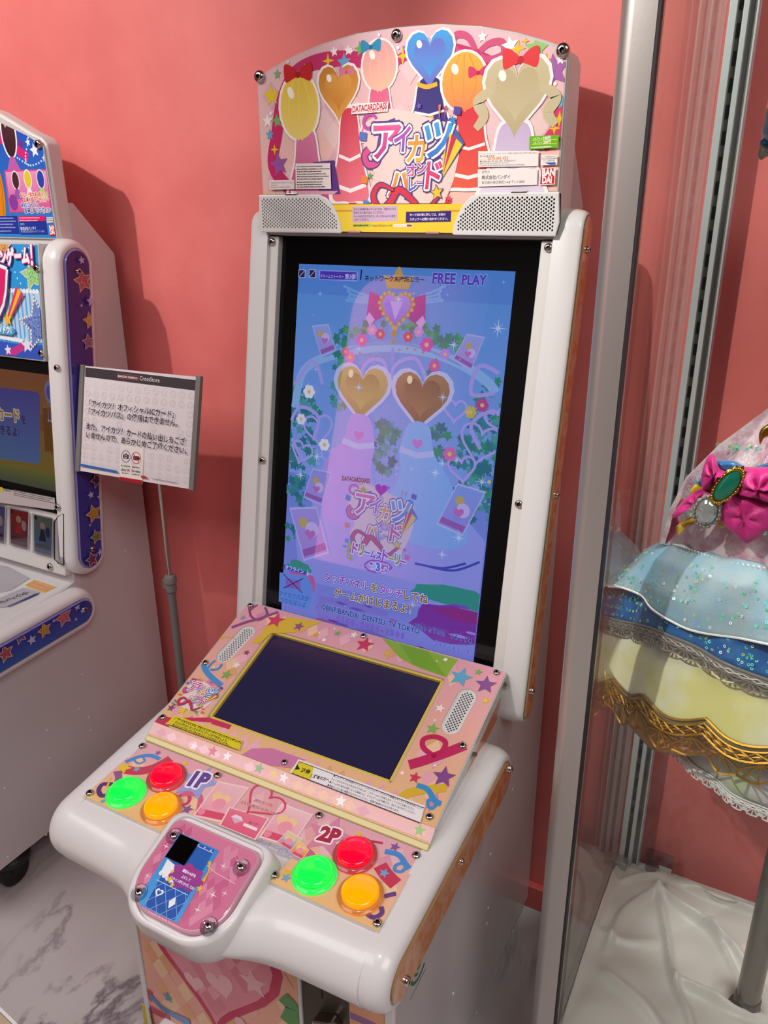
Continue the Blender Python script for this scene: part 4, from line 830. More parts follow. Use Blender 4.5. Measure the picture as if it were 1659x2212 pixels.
pr.P([fr1(683, 992), fr1(772, 991), fr1(772, 1003), fr1(683, 1004)], '#f4f0f4'); pr.T(fr1(687, 1001), fr1(742, 1000), 'アイカツオンパレード', K, hs=1.1); pr.P([fr1(746, 993), fr1(770, 993), fr1(770, 1002), fr1(746, 1002)], '#8a3a5a')
pr.build('marquee_artwork', M['print'], gm)
# ---- touch monitor panel
pr = Print(PA.off(0.0003), [(-0.2600, -0.0120), (0.2640, -0.0120), (0.2640, 0.2790), (-0.2600, 0.2790)])
oA = [(-0.2605, -0.0125), (0.2645, -0.0125), (0.2645, 0.2745), (0.259, 0.2795), (-0.255, 0.2795), (-0.2605, 0.2745)]
def bigger(poly, m):
    c = Vector((sum(p[0] for p in poly) / len(poly), sum(p[1] for p in poly) / len(poly))); return [tuple(c + (Vector(p) - c) * (1 + m / (Vector(p) - c).length)) for p in poly]
hA = bigger(hole, 0.002); pA = [stadium(PA.px(*a), PA.px(*b), w + 0.0012, 10) for (a, b), w in ps]
pr.poly(oA, '#e2a0b0', '#e9bb84', holes=[hA] + pA)
def okA(u_, v_):
    if not (-0.2595 < u_ < 0.2635 and -0.012 < v_ < 0.279): return False
    if -0.179 < u_ < 0.178 and 0.0255 < v_ < 0.235: return False
    for (a, b), w in ps:
        a, b = Vector(PA.px(*a)), Vector(PA.px(*b)); d = b - a; t = max(0, min(1, (Vector((u_, v_)) - a).dot(d) / d.length_squared))
        if (Vector((u_, v_)) - a - d * t).length < w + 0.002: return False
    return True
argyle(pr, okA, -0.26, 0.264, -0.01, 0.28, 0.0115, 0.0165, ['#d88aa2', '#ecb4bc', '#e6a8b0', '#f0c4a0', '#dca878'], 5)
def SA(pts, wd, col, sm=8):
    q = catmull([Vector(pr.u(*fr4(*p))) for p in pts], sm); run = []
    for p in list(q) + [None]:
        ok = p is not None and all(okA(p.x + wd * .5 * a, p.y + wd * .5 * b) for a, b in ((1, 0), (-1, 0), (0, 1), (0, -1)))
        if ok: run.append(p)
        else:
            if len(run) > 1: pr.stroke(run, wd, col)
            run = []
def PAp(pts, col):
    q = [pr.u(*fr4(*p)) for p in pts]; pr.poly(q, col)
PAp([(610, 140), (700, 98), (840, 118), (730, 160), (640, 162), (580, 200)], '#dcb83c'); PAp([(385, 205), (440, 172), (500, 182), (450, 180), (430, 190)], '#dcb83c'); PAp([(580, 178), (640, 160), (590, 205), (560, 200)], '#dcb83c')
PAp([(1078, 180), (1380, 268), (1335, 338), (1225, 300), (1150, 262)], '#8cb23e'); PAp([(1150, 205), (1260, 235), (1335, 336), (1200, 285)], '#79a833')
SA([(550, 60), (558, 95), (590, 110), (620, 90), (612, 60), (580, 52), (556, 70)], .0042, '#7a4576'); SA([(630, 85), (600, 102), (540, 118), (480, 140)], .0065, '#8a5088'); SA([(600, 102), (660, 80), (690, 66)], .0065, '#8a5088')
SA([(368, 272), (372, 300), (392, 330), (440, 372)], .010, '#4f93cf'); SA([(380, 312), (398, 285), (425, 268), (440, 285), (425, 305), (395, 308)], .0045, '#4f93cf')
SA([(1178, 690), (1290, 655), (1420, 605)], .0165, '#c23062'); SA([(1290, 655), (1245, 620), (1245, 585), (1290, 575), (1330, 595), (1320, 630), (1280, 655)], (.0085), '#c22c5c')
PAp([(180, 490), (250, 500), (390, 498), (420, 520), (240, 505), (300, 515), (235, 510), (170, 545), (150, 555)], '#c83c5c')
PAp([(232, 532), (195, 510), (165, 548), (205, 556)], '#c83c5c'); PAp([(395, 500), (480, 528), (470, 545), (400, 524)], '#c83c5c')
PAp([(515, 650), (560, 622), (640, 620), (720, 648), (780, 668), (745, 672), (715, 700), (640, 690), (560, 690), (500, 695)], '#cf7ea6')
PAp([(1130, 815), (1180, 782), (1240, 768), (1345, 762), (1330, 795), (1255, 800), (1200, 812), (1170, 830)], '#d9b23c'); SA([(1218, 768), (1260, 785), (1290, 830), (1325, 845)], .0085, '#3f93cf'); SA([(1300, 838), (1280, 860), (1262, 850), (1265, 828), (1290, 828)], .0045, '#3f93cf')
for (x, y, r, cl, a) in ((655, 112, .019, '#cf3f62', 10), (748, 136, .0115, '#96557c', 0), (815, 168, .0065, '#e0a83c', 0), (902, 163, .0075, '#84b05c', 0), (967, 170, .0085, '#f3e6e8', 0), (1010, 208, .0175, '#cf3f62', 8), (1097, 243, .0065, '#e6bb3c', 0),
                     (1392, 338, .0205, '#64aacb', 0), (1463, 317, .0075, '#84b05c', 0), (1492, 368, .0185, '#8a5a92', 12), (1492, 432, .0065, '#e6cc3c', 0), (1450, 515, .0145, '#cf3f62', 5), (1310, 462, .009, '#f3e6e0', 0), (1280, 543, .0110, '#7fb35c', 5), (1210, 738, .010, '#cf3f5c', 5), (1325, 735, .0185, '#86508c', 12),
                     (540, 240, .0065, '#8a4a82', 0), (460, 328, .011, '#7fae5c', 5), (500, 290, .009, '#f3e4dc', 0), (240, 460, .008, '#8a5088', 5), (285, 470, .0100, '#e6cc3c', 5), (352, 312, .0110, '#f3e4dc', 0), (525, 100, .0065, '#6aa8c8', 0), (1345, 560, .0110, '#f3e4dc', 0)):
    c = pr.u(*fr4(x, y))
    if okA(c[0] - r * .9, c[1]) and okA(c[0] + r * .9, c[1]) and okA(c[0], c[1] + r) and okA(c[0], c[1] - r * .8): pr.star(c, r, cl, a)
for (x, y, r) in ((968, 170, .002), (1332, 268, .0035), (1392, 268, .003), (890, 145, .002), (848, 190, .004), (1297, 275, .0015), (1290, 510, .002), (1290, 690, .002), (1175, 640, .0035), (1160, 720, .003), (1175, 840, .003), (228, 575, .0035), (500, 650, .003), (830, 160, .0015), (410, 300, .002), (1490, 500, .002)):
    c = pr.u(*fr4(x, y))
    if okA(c[0] + r, c[1]) and okA(c[0] - r, c[1]) and okA(c[0], c[1] - r) and okA(c[0], c[1] + r): pr.disc(c, r, '#f6e9e6', n=9)
logo(pr, pr.u(*fr4(345, 412)), 0.033, sy=0.95); pr.T(fr4(322, 348), fr4(365, 358), 'DATACARDDASS', '#cf5a6a', hs=1.5, bold=.03)
# yellow label and caution label lie partly over the fold: the part on the sheet is built as stickers of their own below
PAC = PA
pr.build('monitor_artwork', M['print'], gm)
def sticker(name, pl, corners, label, col):
    q = [pl.px(*p) for p in corners]; mb = MB(); mb.prism(pl, q, 0.0030, 0.0036); o = mb.build(name, M['white'], gm, smooth=False); o['label'] = label
    p = Print(pl.off(0.0036)); p.poly(q, col); return o, p
# both labels bridge the fold, lying on the upper sheet's plane
yl = [fr4(257, 492), fr4(527, 594), fr4(512, 634), fr4(222, 527)]
o, p = sticker('warning_label', PA, yl, 'yellow label with three lines of black Japanese print', '#dccb1e'); K = '#2a2410'
p.S([fr4(258, 498), fr4(519, 596), fr4(507, 627), fr4(229, 525), fr4(258, 498)], 0.0008, K, sm=1)
for i, (t, e) in enumerate((('ゲームをするときは、がめんにちかづきすぎないようにしましょう。', 1.0), ('きぶんがわるくなったらすぐにゲームをやめましょう。', .82), ('あぶないのでタッチパネルをつよくたたかないでください。', .90))):
    a = (262 - 10 * i, 508 + 10.5 * i); b = (a[0] + 254 * e, a[1] + 94 * e); p.T(fr4(*a), fr4(*b), t, K, hs=1.15, bold=.03)
p.build('label_print', M['paper'], o)
cl_ = [fr4(748, 668), fr4(1252, 855), fr4(1232, 922), fr4(714, 722)]
o, p = sticker('caution_label', PA, cl_, 'white caution label with a yellow warning field', '#ece6e6'); K = '#221f2a'
p.P([fr4(748, 671), fr4(808, 692), fr4(793, 748), fr4(718, 719)], '#dccb1e'); p.S([fr4(750, 673), fr4(1247, 858), fr4(1229, 916), fr4(720, 719), fr4(750, 673)], 0.0011, '#2c2a55', sm=1)
p.P([fr4(742, 684), fr4(752, 704), fr4(731, 706)], K); p.T(fr4(753, 713), fr4(788, 724), '注意', K, hs=1.1, bold=.03); p.T(fr4(792, 733), fr4(866, 753), '保護者の方へ', K, hs=1.2, bold=.03)
for i, (t, e) in enumerate((('●これまでに光の刺激やテレビゲームなどにより、けいれんや意識を失うなどの症状を起こした、', 1.0), ('もしくはそのおそれのあるお子さまには、このゲームのご利用にあたって十分ご注意ください。', .93), ('●ゲーム中に気分が悪くなった場合には、すぐにゲームを中断させ、休けいをさせてください。', .96), ('●液晶モニタに強い衝撃を与えないでください。故障や破損のおそれがあります。', .80))):
    a = (884 - 8 * i, 732 + 12.5 * i); b = (a[0] + 356 * e, a[1] + 132 * e); p.T(fr4(*a), fr4(*b), t, K, hs=1.2, bold=.01)
p.build('label_print', M['paper'], o)
# ---- folded lip
pr = Print(PL.off(0.0003)); v0 = -lipL + 0.0080
pr.poly([(-0.2605, v0), (0.2645, v0), (0.2645, -0.0005), (-0.2605, -0.0005)], '#e0a090', '#dfa4ae')
argyle(pr, lambda a, b: -0.2595 < a < 0.2635 and v0 < b < -0.001, -0.26, 0.264, -0.03, 0.0, 0.0115, 0.0085, ['#d98aa0', '#ecb8c0', '#e6a8a8', '#e6b08c'], 6)
for (x, y, r, c, a) in ((472, 632, .009, '#f3e6e8', 10), (330, 612, .0075, '#f3e6e8', 0), (405, 632, .0095, '#cf4266', 10), (690, 732, .009, '#f3e6e8', 0), (655, 705, .0085, '#e0c03c', 0), (915, 830, .0095, '#f3e6e8', 12), (610, 655, .009, '#6f9f58', 0), (1232, 935, .0095, '#7fb04c', 8)):
    q = pr.u(*fr4(x, y)); q = (q[0], min(max(q[1], v0 + r), -0.001 - r)); pr.star(q, r, c, a)
pr.stroke([(-0.2605, v0 + 0.001), (0.2645, v0 + 0.001)], 0.0022, '#d98c2e')
pr.build('lip_artwork', M['print'], gm)
# ---- button deck artwork
pr = Print(PBt.off(0.0003)); holes = [arc(u_, v_, 0.0252, 0, 350, 35) for (u_, v_), c in btn]
ob = [(-0.2600, -0.0085), (slot_[0][0] - .0005, -0.0085), (slot_[1][0] - .001, slot_[1][1]), (-0.0755, 0.0355), (0.0862, 0.0485), (slot_[2][0] + .001, slot_[2][1]), (slot_[3][0] + .0005, -0.0085), (0.2610, -0.0085), (0.2610, 0.1255), (-0.2600, 0.1255)]
pr.poly(ob, '#e6acba', '#ecc07e', holes=holes)
def pipB(x, y, m=0.002):
    for (u_, v_), c in btn:
        if math.hypot(x - u_, y - v_) < 0.0262: return False
    for dx, dy in ((m, 0), (-m, 0), (0, m), (0, -m)):
        if not pip(x + dx, y + dy, ob): return False
    return True
argyle(pr, pipB, -0.26, 0.262, -0.01, 0.128, 0.012, 0.016, ['#e9bcc0', '#dc9cac', '#f0cba0', '#e6a8a8'], 9)
def SB(pts, wd, col, sm=8):
    q = catmull([Vector(pr.u(*fr5(*p))) for p in pts], sm); run = []
    for p in list(q) + [None]:
        if p is not None and all(pipB(p.x + wd * .5 * a, p.y + wd * .5 * b, .001) for a, b in ((1, 0), (-1, 0), (0, 1), (0, -1))): run.append(p)
        else:
            if len(run) > 1: pr.stroke(run, wd, col)
            run = []
SB([(330, 185), (400, 195), (470, 180), (560, 130)], .017, '#c84058'); SB([(352, 160), (400, 140), (450, 133), (490, 148)], .0075, '#4f8fd4'); SB([(395, 140), (388, 152), (405, 165), (428, 155), (420, 138)], .0035, '#4f8fd4')
SB([(315, 190), (325, 215), (322, 240)], .011, '#96608c'); SB([(300, 248), (262, 248), (246, 270), (255, 292), (280, 292)], .0075, '#5a3a78'); SB([(215, 275), (250, 245), (290, 240)], .020, '#e0bc34')
SB([(495, 415), (520, 440), (540, 400), (470, 360), (430, 320)], .014, '#dfd03a'); SB([(560, 300), (590, 283), (608, 300), (600, 322), (575, 330), (562, 312)], .0055, '#c8486e'); SB([(575, 290), (610, 285), (650, 300), (640, 370)], .0085, '#d4688a')
SB([(1358, 455), (1345, 520), (1385, 600), (1450, 665)], .0195, '#c83a58'); SB([(1385, 515), (1440, 530), (1470, 570), (1500, 600)], .0085, '#4f8fd4'); SB([(1460, 560), (1430, 570), (1425, 590), (1450, 596), (1468, 580)], .0048, '#4f8fd4')
SB([(920, 625), (960, 605), (1020, 615), (1040, 640)], .015, '#e2bc34'); SB([(1400, 720), (1440, 740), (1420, 790), (1390, 820)], .020, '#dcd240'); SB([(1450, 680), (1400, 690), (1330, 715), (1310, 755), (1340, 778), (1372, 762), (1370, 735)], .0065, '#6a4488'); SB([(1195, 770), (1240, 745), (1290, 740)], .014, '#b070a0'); SB([(1040, 500), (1080, 520), (1110, 560), (1150, 600)], .012, '#d4628a')
for (x, y, r, c, a) in ((347, 183, .0135, '#edc52c', 5), (397, 188, .0070, '#8aa8d0', 0), (482, 123, .0060, '#8a64a4', 0), (590, 165, .006, '#e8c83c', 0), (262, 315, .0050, '#6ba8cf', 0), (380, 336, .0150, '#cf3f5c', 8), (352, 357, .0085, '#f3e6dc', 8), (598, 348, .0100, '#8a5a9c', 8), (508, 400, .008, '#7aa4c8', 5), (548, 368, .0085, '#f3e6dc', 0), (462, 268, .0065, '#8a5a9c', 0), (660, 340, .008, '#f5e8ea', 0),
                     (983, 575, .0100, '#f6ece2', 0), (992, 620, .0080, '#7aa4c8', 0), (1082, 680, .0100, '#f6ece2', 5), (1160, 682, .0170, '#cf3f5c', 5), (1216, 596, .008, '#8a5a9c', 5), (1178, 637, .006, '#88b46c', 0), (1300, 580, .009, '#f6ece2', 5), (1382, 602, .008, '#6fa8d4', 0), (1425, 498, .0082, '#8a5a9c', 0), (1430, 638, .0150, '#edc52c', 8), (1272, 778, .0085, '#6fa8d4', 0), (1310, 800, .0075, '#f6ece2', 0), (1282, 446, .006, '#e8c83c', 0), (1200, 480, .007, '#f6ece2', 0)):
    q = pr.u(*fr5(x, y))
    if all(pipB(q[0] + r * .8 * a_, q[1] + r * .8 * b_, .0005) for a_, b_ in ((1, 0), (-1, 0), (0, 1), (0, -1))): pr.star(q, r, c, a)
q = pr.u(*fr5(640, 243)); pr.star(q, .0360, '#9aa6da', 5, .46); pr.T(fr5(597, 250), fr5(665, 265), '1P', '#5a4a9c', hs=1.25, bold=.06, halo='#f2eef4', hw=.09)
q = pr.u(*fr5(1160, 455)); pr.star(q, .0370, '#d98aa8', 5, .46); pr.T(fr5(1112, 466), fr5(1195, 486), '2P', '#b02a4a', hs=1.15, bold=.06, halo='#f6eef0', hw=.09)
# card pictures: plain shapes in the cards' colours
def card(pts, c1, c2, shapes=1):
    q = [Vector(pr.u(*fr5(*p))) for p in pts]; pr.poly([tuple(p) for p in q], '#f2dcdc'); m = sum(q, Vector((0, 0))) / 4; q2 = [m + (p - m) * .93 for p in q]; pr.poly([tuple(p) for p in q2], c1, c2)
    f = lambda a, b: tuple(q2[3] + (q2[2] - q2[3]) * a + (q2[0] - q2[3]) * b)
    if shapes:
        pr.heart(f(.45, .55), (q2[1] - q2[0]).length * .32, '#f2cf9a', 0); pr.disc(f(.52, .42), (q2[1] - q2[0]).length * .22, '#ee9ab0', n=12); pr.poly([f(.02, .02), f(.98, .02), f(.98, .2), f(.02, .2)], '#d8526e'); pr.disc(f(.14, .12), (q2[1] - q2[0]).length * .12, '#e88aa2', n=10)
    return f
f = card(((722, 236), (845, 262), (738, 402), (620, 376)), '#f0c2c8', '#e8a0b0')
card(((975, 325), (1100, 370), (1010, 500), (885, 460)), '#f0c8cc', '#e89cae')
f = card(((765, 340), (925, 385), (870, 472), (725, 412)), '#e87c96', '#df5f80', 0)
pr.poly([f(.14, .62), f(.24, .80), f(.40, .80), f(.50, .62), f(.32, .34)], '#f0dce6'); pr.poly([f(.14, .62), f(.50, .62), f(.32, .34)], '#dcb4cc'); pr.poly([f(.55, .40), f(.95, .40), f(.95, .56), f(.55, .56)], '#f4e8ea'); pr.T(fr5(842, 404), fr5(878, 414), 'あいか', K)
card(((1000, 432), (1060, 468), (1010, 515), (955, 480)), '#e8d8a0', '#6a8fd0'); card(((1045, 472), (1085, 512), (1055, 548), (1000, 520)), '#f0d070', '#e87c50')
hp = pr.heart(pr.u(*fr5(905, 318)), .036, '', -20, .82, only=True); pr.stroke(hp, .0030, '#d8486a', True)
pr.T(fr5(862, 315), fr5(934, 338), '2次元コードを', '#b8304e', hs=1.2, bold=.04, halo='#f6e6e8', hw=.07); pr.T(fr5(808, 322), fr5(952, 372), 'スキャン部分にかざしてね。', '#b8304e', hs=1.1, bold=.04, halo='#f6e6e8', hw=.07)
pr.T(fr5(874, 470), fr5(1012, 526), '※アイカツ！ アイカツスターズ！', '#4a56b4', hs=1.2, bold=.03, halo='#f4e8ee', hw=.07); pr.T(fr5(870, 488), fr5(1048, 556), 'アイカツフレンズ！のカードも使えるよ♪', '#4a56b4', hs=1.2, bold=.03, halo='#f4e8ee', hw=.07)
pr.build('button_artwork', M['print'], gm)
# ---- scanner window artwork
pr = Print(PP.off(0.0068)); pc = podshape(0.0735, -0.1150, 0.0065, 0.047, 0.014)
pr.poly(pc, '#d47c9c', '#cc6c92'); pr.clip = ccw(pc)
def pipP(x, y): return pip(x, y, pc)
argyle(pr, pipP, 0.02, 0.08, -0.11, 0.02, 0.006, 0.0095, ['#da8ca8', '#c8648c'], 3); argyle(pr, pipP, -0.075, -0.04, -0.11, 0.02, 0.006, 0.0095, ['#da8ca8', '#c8648c'], 4)
pr.pl = Plane(PP.at(0, -0.004, 0.0068), PP.U, PP.V)
pr.poly([(-0.0560, -0.006), (0.0150, -0.006), (0.0215, -0.1085), (-0.0430, -0.1095), (-0.052, -0.102)], '#3f8fd6', '#4f9fe0')
pr.poly([(-0.0480, -0.008), (0.0085, -0.008), (0.0145, -0.1075), (-0.0360, -0.108)], '#2c62b8', '#2a56ac')
pr.poly([(-0.0480, -0.044), (-0.006, -0.052), (-0.008, -0.068), (-0.0455, -0.062)], '#eef0f6')
for i in range(6): pr.disc((-0.044 + i * 0.0066, -0.0635 - i * 0.0010), 0.0034, '#eef0f6', n=8)
for i in range(3):
    for j in range(2):
        cx, cy = -0.030 + i * 0.018, -0.082 - j * 0.020
        if cx < 0.012: pr.stroke([(cx - 0.009, cy), (cx, cy + 0.010), (cx + 0.009, cy), (cx, cy - 0.010)], 0.0009, '#8fc0ee', True)
pr.heart((-0.029, -0.086), 0.0062, '#eef4fa'); pr.heart((-0.029, -0.086), 0.0036, '#2c62b8'); pr.poly([(-0.003, -0.082), (0.0022, -0.090), (-0.003, -0.098), (-0.0082, -0.090)], '#eef4fa')
pr.stroke([(-0.044, -0.0735), (0.0115, -0.0735)], 0.0008, '#cfe2f6'); pr.stroke([(-0.047, -0.0125), (0.0085, -0.0125)], 0.0008, '#cfe2f6')
for i in range(5): pr.disc((-0.040 + i * 0.011, -0.0105), 0.0012, '#e8f2fb', n=7)
pr.stroke([(0.012, -0.030), (0.030, -0.034), (0.064, -0.036)], 0.0012, '#e8b6c6')
for (x, y, r) in ((0.034, -0.022, .006), (0.044, -0.060, .007), (0.036, -0.084, .006), (-0.062, -0.030, .006), (0.058, -0.052, .005), (-0.060, -0.074, .005), (0.050, -0.008, .005)): pr.star((x, y), r, '#f3dce6', 0, .18, 4)
cloud = [(-0.006 + 0.0255 * math.cos(t) * (1 + .12 * math.cos(7 * t)), -0.0545 + 0.0165 * math.sin(t) * (1 + .12 * math.cos(7 * t))) for t in [2 * math.pi * i / 56 for i in range(56)]]; pr.poly(cloud, '#a83f8a', '#8c3f9a')
for i, (t, a, b) in enumerate((('裏面の★部を', -0.017, 0.006), ('上にして', -0.013, 0.002), ('スキャン部にかざしてね！', -0.026, 0.015))): pr.text((a, -0.0500 - .0072 * i), (b, -0.0505 - .0072 * i), t, '#f2ecf6', hs=1.15, bold=.03)
for (x, y, r, a) in ((-0.027, -0.066, .0055, 0), (-0.018, -0.071, .004, 10), (0.0215, -0.060, .0055, 10), (-0.030, -0.056, .0035, 0)): pr.star((x, y), r, '#eebc4a', a)
pr.stroke([(0.020, -0.050), (0.0185, -0.035), (0.012, -0.024)], (.005, .002), '#eeb43a', sm=5)
pr.build('scanner_artwork', M['print'], scn)
mb = MB(); mb.pbox(PP, -0.0525, -0.0190, -0.0470, -0.0115, 0.0085, 0.0092); mb.build('reader_window', M['black_glass'], scn, smooth=False)
# ---- lower front panel
pr = Print(PFr.off(0.0006), rect(-0.245, 0.091, -0.694, -0.216)); pr.poly([(-0.245, -0.694), (0.091, -0.694), (0.091, -0.216), (-0.245, -0.216)], '#e7b27c', '#e29a9a')
argyle(pr, lambda a, b: -0.244 < a < 0.09 and -0.69 < b < -0.217, -0.24, 0.09, -0.69, -0.22, 0.018, 0.025, ['#ecc09a', '#dfa070', '#e6a890'], 12)
hc = (-0.085, -0.395); pr.heart(hc, .150, '#c02a52', 0, 1.15); pr.heart((hc[0], hc[1] - .002), .130, '#dd8a94', 0, 1.15)
hh = pr.heart((hc[0], hc[1] - .002), .126, '', 0, 1.15, only=True); argyle(pr, lambda a, b: pip(a, b, hh), -.21, .05, -.57, -.24, .014, .019, ['#e59aa2', '#d47c88'], 13)
for (x, y, r, rot) in ((-.065, -.445, .030, 20), (-.125, -.475, .022, 0), (-.02, -.52, .024, -10)): pr.heart((x, y), r, '#e8b0b4', rot)
pr.star((0.005, -.40), .030, '#e8b0b4', 10); pr.stroke([(-.175, -.33), (-.145, -.315), (-.12, -.335), (-.15, -.345), (-.13, -.37)], .006, '#eab6ba', sm=5)
pr.S([ff(70, 240), ff(85, 330), ff(120, 420), ff(165, 500)], (.004, .016), '#5a8f86'); pr.S([ff(200, 840), ff(290, 950), ff(420, 1080), ff(620, 1190)], (.020, .012), '#4a78b4'); pr.S([ff(170, 990), ff(300, 1070), ff(460, 1150)], .016, '#b83352')
pr.S([ff(1340, 980), ff(1420, 1080), ff(1380, 1190)], .030, '#4f8f4a')
for (x, y, r, c, a) in ((180, 690, .022, '#e0c22a', 0), (262, 935, .026, '#b8304c', 5), (445, 985, .013, '#5a8fb4', 5), (160, 400, .010, '#f0dcd0', 0), (190, 630, .008, '#f0dcd0', 0), (230, 1170, .018, '#7a4a82', 0)): pr.star(pr.u(*ff(x, y)), r, c, a)
pr.build('front_artwork', M['print'], gm)
pr = Print(PFr.off(0.0006), rect(0.184, 0.242, -0.694, -0.216)); pr.poly([(0.184, -0.694), (0.242, -0.694), (0.242, -0.216), (0.184, -0.216)], '#e0a06a', '#d98a8a'); pr.star((0.205, -.29), .012, '#c03a50', 0); pr.S([(745, 2188), (800, 2212), (850, 2240)], .014, '#8a5a8c'); pr.build('side_strip_artwork', M['print'], gm)
q = [PFr.px(*ff(*p)) for p in ((246, 1028), (310, 1062), (346, 1240), (280, 1240))]; mb = MB(); mb.prism(PFr, q, 0.0025, 0.0031); o = mb.build('key_label', M['white'], gm, smooth=False); p = Print(PFr.off(0.0032)); p.poly(q, '#cdbb1c'); p.S([ff(254, 1040), ff(303, 1066), ff(336, 1240)], .001, K, sm=1)
for x in (262, 290): p.lines(ff(x, 1052 + (x - 262) * .5), ff(x + 36, 1230), 1, .003, .0045, '#3a3216', x)
p.build('label_print', M['paper'], o)
# ---- printed flank beside the touch monitor, recycling mark on the side
PSd = Plane((BW + 0.0006, 0, ZF), (0, 1, 0), (0, 0, 1)); pr = Print(PSd)
fl = [PSd.px(*p) for p in ((928, 1822), (1085, 1470), (1088, 1590), (1060, 1600), (985, 1735))]; pr.poly([(-0.300, -0.092), (-0.27, -0.073), (-0.005, 0.028), (0.004, 0.020), (-0.020, -0.048), (-0.10, -0.066)], '#c97a74', '#c98a58')
hp = pr.heart((-0.085, -0.022), .022, '', -20, only=True); pr.stroke(hp, .0016, '#b03a4a', True); pr.stroke([(-0.23, -0.072), (-0.20, -0.062), (-0.18, -0.052)], .0016, '#b03a4a', sm=5); pr.build('flank_artwork', M['print'], gm)
pr = Print(PSd); c = Vector(PSd.px(905, 2085)); G = '#2f7a4c'
pr.stroke([(c.x + .026 * math.cos(t * .1745), c.y + .026 * math.sin(t * .1745)) for t in range(2, 33)], .0055, G); pr.stroke([(c.x + .014 * math.cos(t * .35), c.y + .014 * math.sin(t * .35)) for t in range(14)], .0045, G); pr.disc((c.x, c.y - .002), .006, G); pr.lines((918, 2042), (935, 2022), 1, .004, .004, '#6a6a6c', 3); pr.stroke([(c.x - .028, c.y - .040), (c.x + .024, c.y - .034)], .0014, '#5a5a5e')
pr.build('recycling_mark', M['paper'], gm)
# ---- the lit picture on the tall screen (two bells and hearts stand where the two figures were)
pr = Print(PSc.off(-0.0104), rect(-0.199, 0.199, 0.020, 0.670)); La, Lb, Ta, Tb = -0.199, 0.199, 0.020, 0.670
pr.poly([(La, Ta), (Lb, Ta), (Lb, Tb), (La, Tb)], '#4e86dc', '#7f84e6')
pr.poly([(La, .30), (Lb, .30), (Lb, .62), (La, .62)], '#5a92e2', '#7f9bee')
def okL(u_, v_): return La + .001 < u_ < Lb - .001 and Ta + .001 < v_ < Tb - .001
def SL(pts, wd, col, f=None, sm=8):
    q = catmull([Vector(pr.u(*(f(*p) if f else p))) for p in pts], sm); run = []
    for p in list(q) + [None]:
        if p is not None and okL(p.x - wd / 2, p.y - wd / 2) and okL(p.x + wd / 2, p.y + wd / 2): run.append(p)
        else:
            if len(run) > 1: pr.stroke(run, wd, col)
            run = []
rnd = random.Random(11)
def blob(x, y, rx, ry, col, n=12):
    c = pr.u(x, y); pts = []
    for i in range(n):
        a = 2 * math.pi * i / n; m = rnd.uniform(.72, 1.08); pts.append((min(max(c[0] + rx * m * math.cos(a), La), Lb), min(max(c[1] + ry * m * math.sin(a), Ta), Tb)))
    pr.poly(pts, col)
for (x, y, rx, ry) in ((655, 880, .035, .03), (650, 960, .03, .04), (1075, 900, .035, .05), (1050, 990, .05, .05), (1080, 1080, .03, .04), (930, 850, .016, .04), (735, 850, .014, .03), (650, 1060, .025, .03), (960, 960, .03, .03), (640, 1150, .02, .02), (1000, 1090, .03, .03), (835, 960, .02, .05)):
    for i in range(int(rx * ry * 26000) + 5):
        a = rnd.uniform(0, 6.28); d = math.sqrt(rnd.random()); q = pr.u(x, y); pr.star((q[0] + rx * 1.15 * d * math.cos(a), q[1] + ry * 1.15 * d * math.sin(a)), rnd.uniform(.006, .012), rnd.choice(('#2c7a86', '#2f8a78', '#357f9a', '#2a6f8e', '#4a94a4')), rnd.uniform(0, 70), .55)
pr.poly([pr.u(*p) for p in ((640, 1150), (700, 1060), (830, 1040), (960, 1060), (1050, 1170), (1035, 1300), (900, 1310), (650, 1250))], '#8b9bf2', '#8d90ee')
for (x, y, r, t) in ((690, 925, .030, 10), (655, 975, .022, -15), (1040, 955, .036, -8), (1080, 905, .022, 20), (1000, 1010, .024, 10), (985, 885, .020, 0), (715, 985, .018, 0)): pr.stroke(pr.heart(pr.u(x, y), r, '', t, only=True), .0042, '#a69cf4', True)
for (x, y, rx, ry, c) in ((990, 1290, .09, .022, '#2f8f8c'), (650, 1225, .03, .014, '#3a8f8c'), (650, 1255, .04, .022, '#b45aa0'), (980, 1350, .09, .040, '#7a34a8'), (1010, 1330, .06, .012, '#8a2c8c'), (760, 1330, .10, .035, '#7f78dc'), (800, 1385, .11, .025, '#7468cc')): blob(x, y, rx, ry, c, 16)
for i in range(26): blob(rnd.uniform(640, 1040), rnd.uniform(1300, 1400), rnd.uniform(.008, .02), .0028, rnd.choice(('#8a2c9a', '#a04ab0', '#6a50c0', '#9a88ea')), 8)
# archway, wings, garland
SL([(640, 880), (660, 800), (730, 765), (840, 750), (960, 770), (1060, 830), (1090, 900)], .016, '#86b0ee'); SL([(700, 770), (800, 745), (900, 748), (1000, 790)], .004, '#6a98e0')
for pts in (((655, 990), (630, 930), (650, 880), (690, 900), (680, 950)), ((1085, 1000), (1100, 930), (1060, 890), (1020, 920), (1040, 970)), ((770, 880), (790, 790), (830, 780), (840, 830), (820, 850)), ((870, 880), (850, 800), (900, 775), (930, 840)), ((640, 830), (680, 780), (700, 830)), ((1100, 820), (1040, 790), (1020, 850), (1070, 850))): SL(pts, .0065, '#a09af0')
for i in range(2):
    s_ = (-1, 1)[i]
    for k_ in range(4): SL([(855 + s_ * 55, 640 + k_ * 5), (855 + s_ * (80 + k_ * 8), 632 + k_ * 6), (855 + s_ * (110 - k_ * 8), 618 + k_ * 9)], .004, '#6fa4ec')
G1 = ('#2f8a72', '#3f9a7c', '#2a7a80')
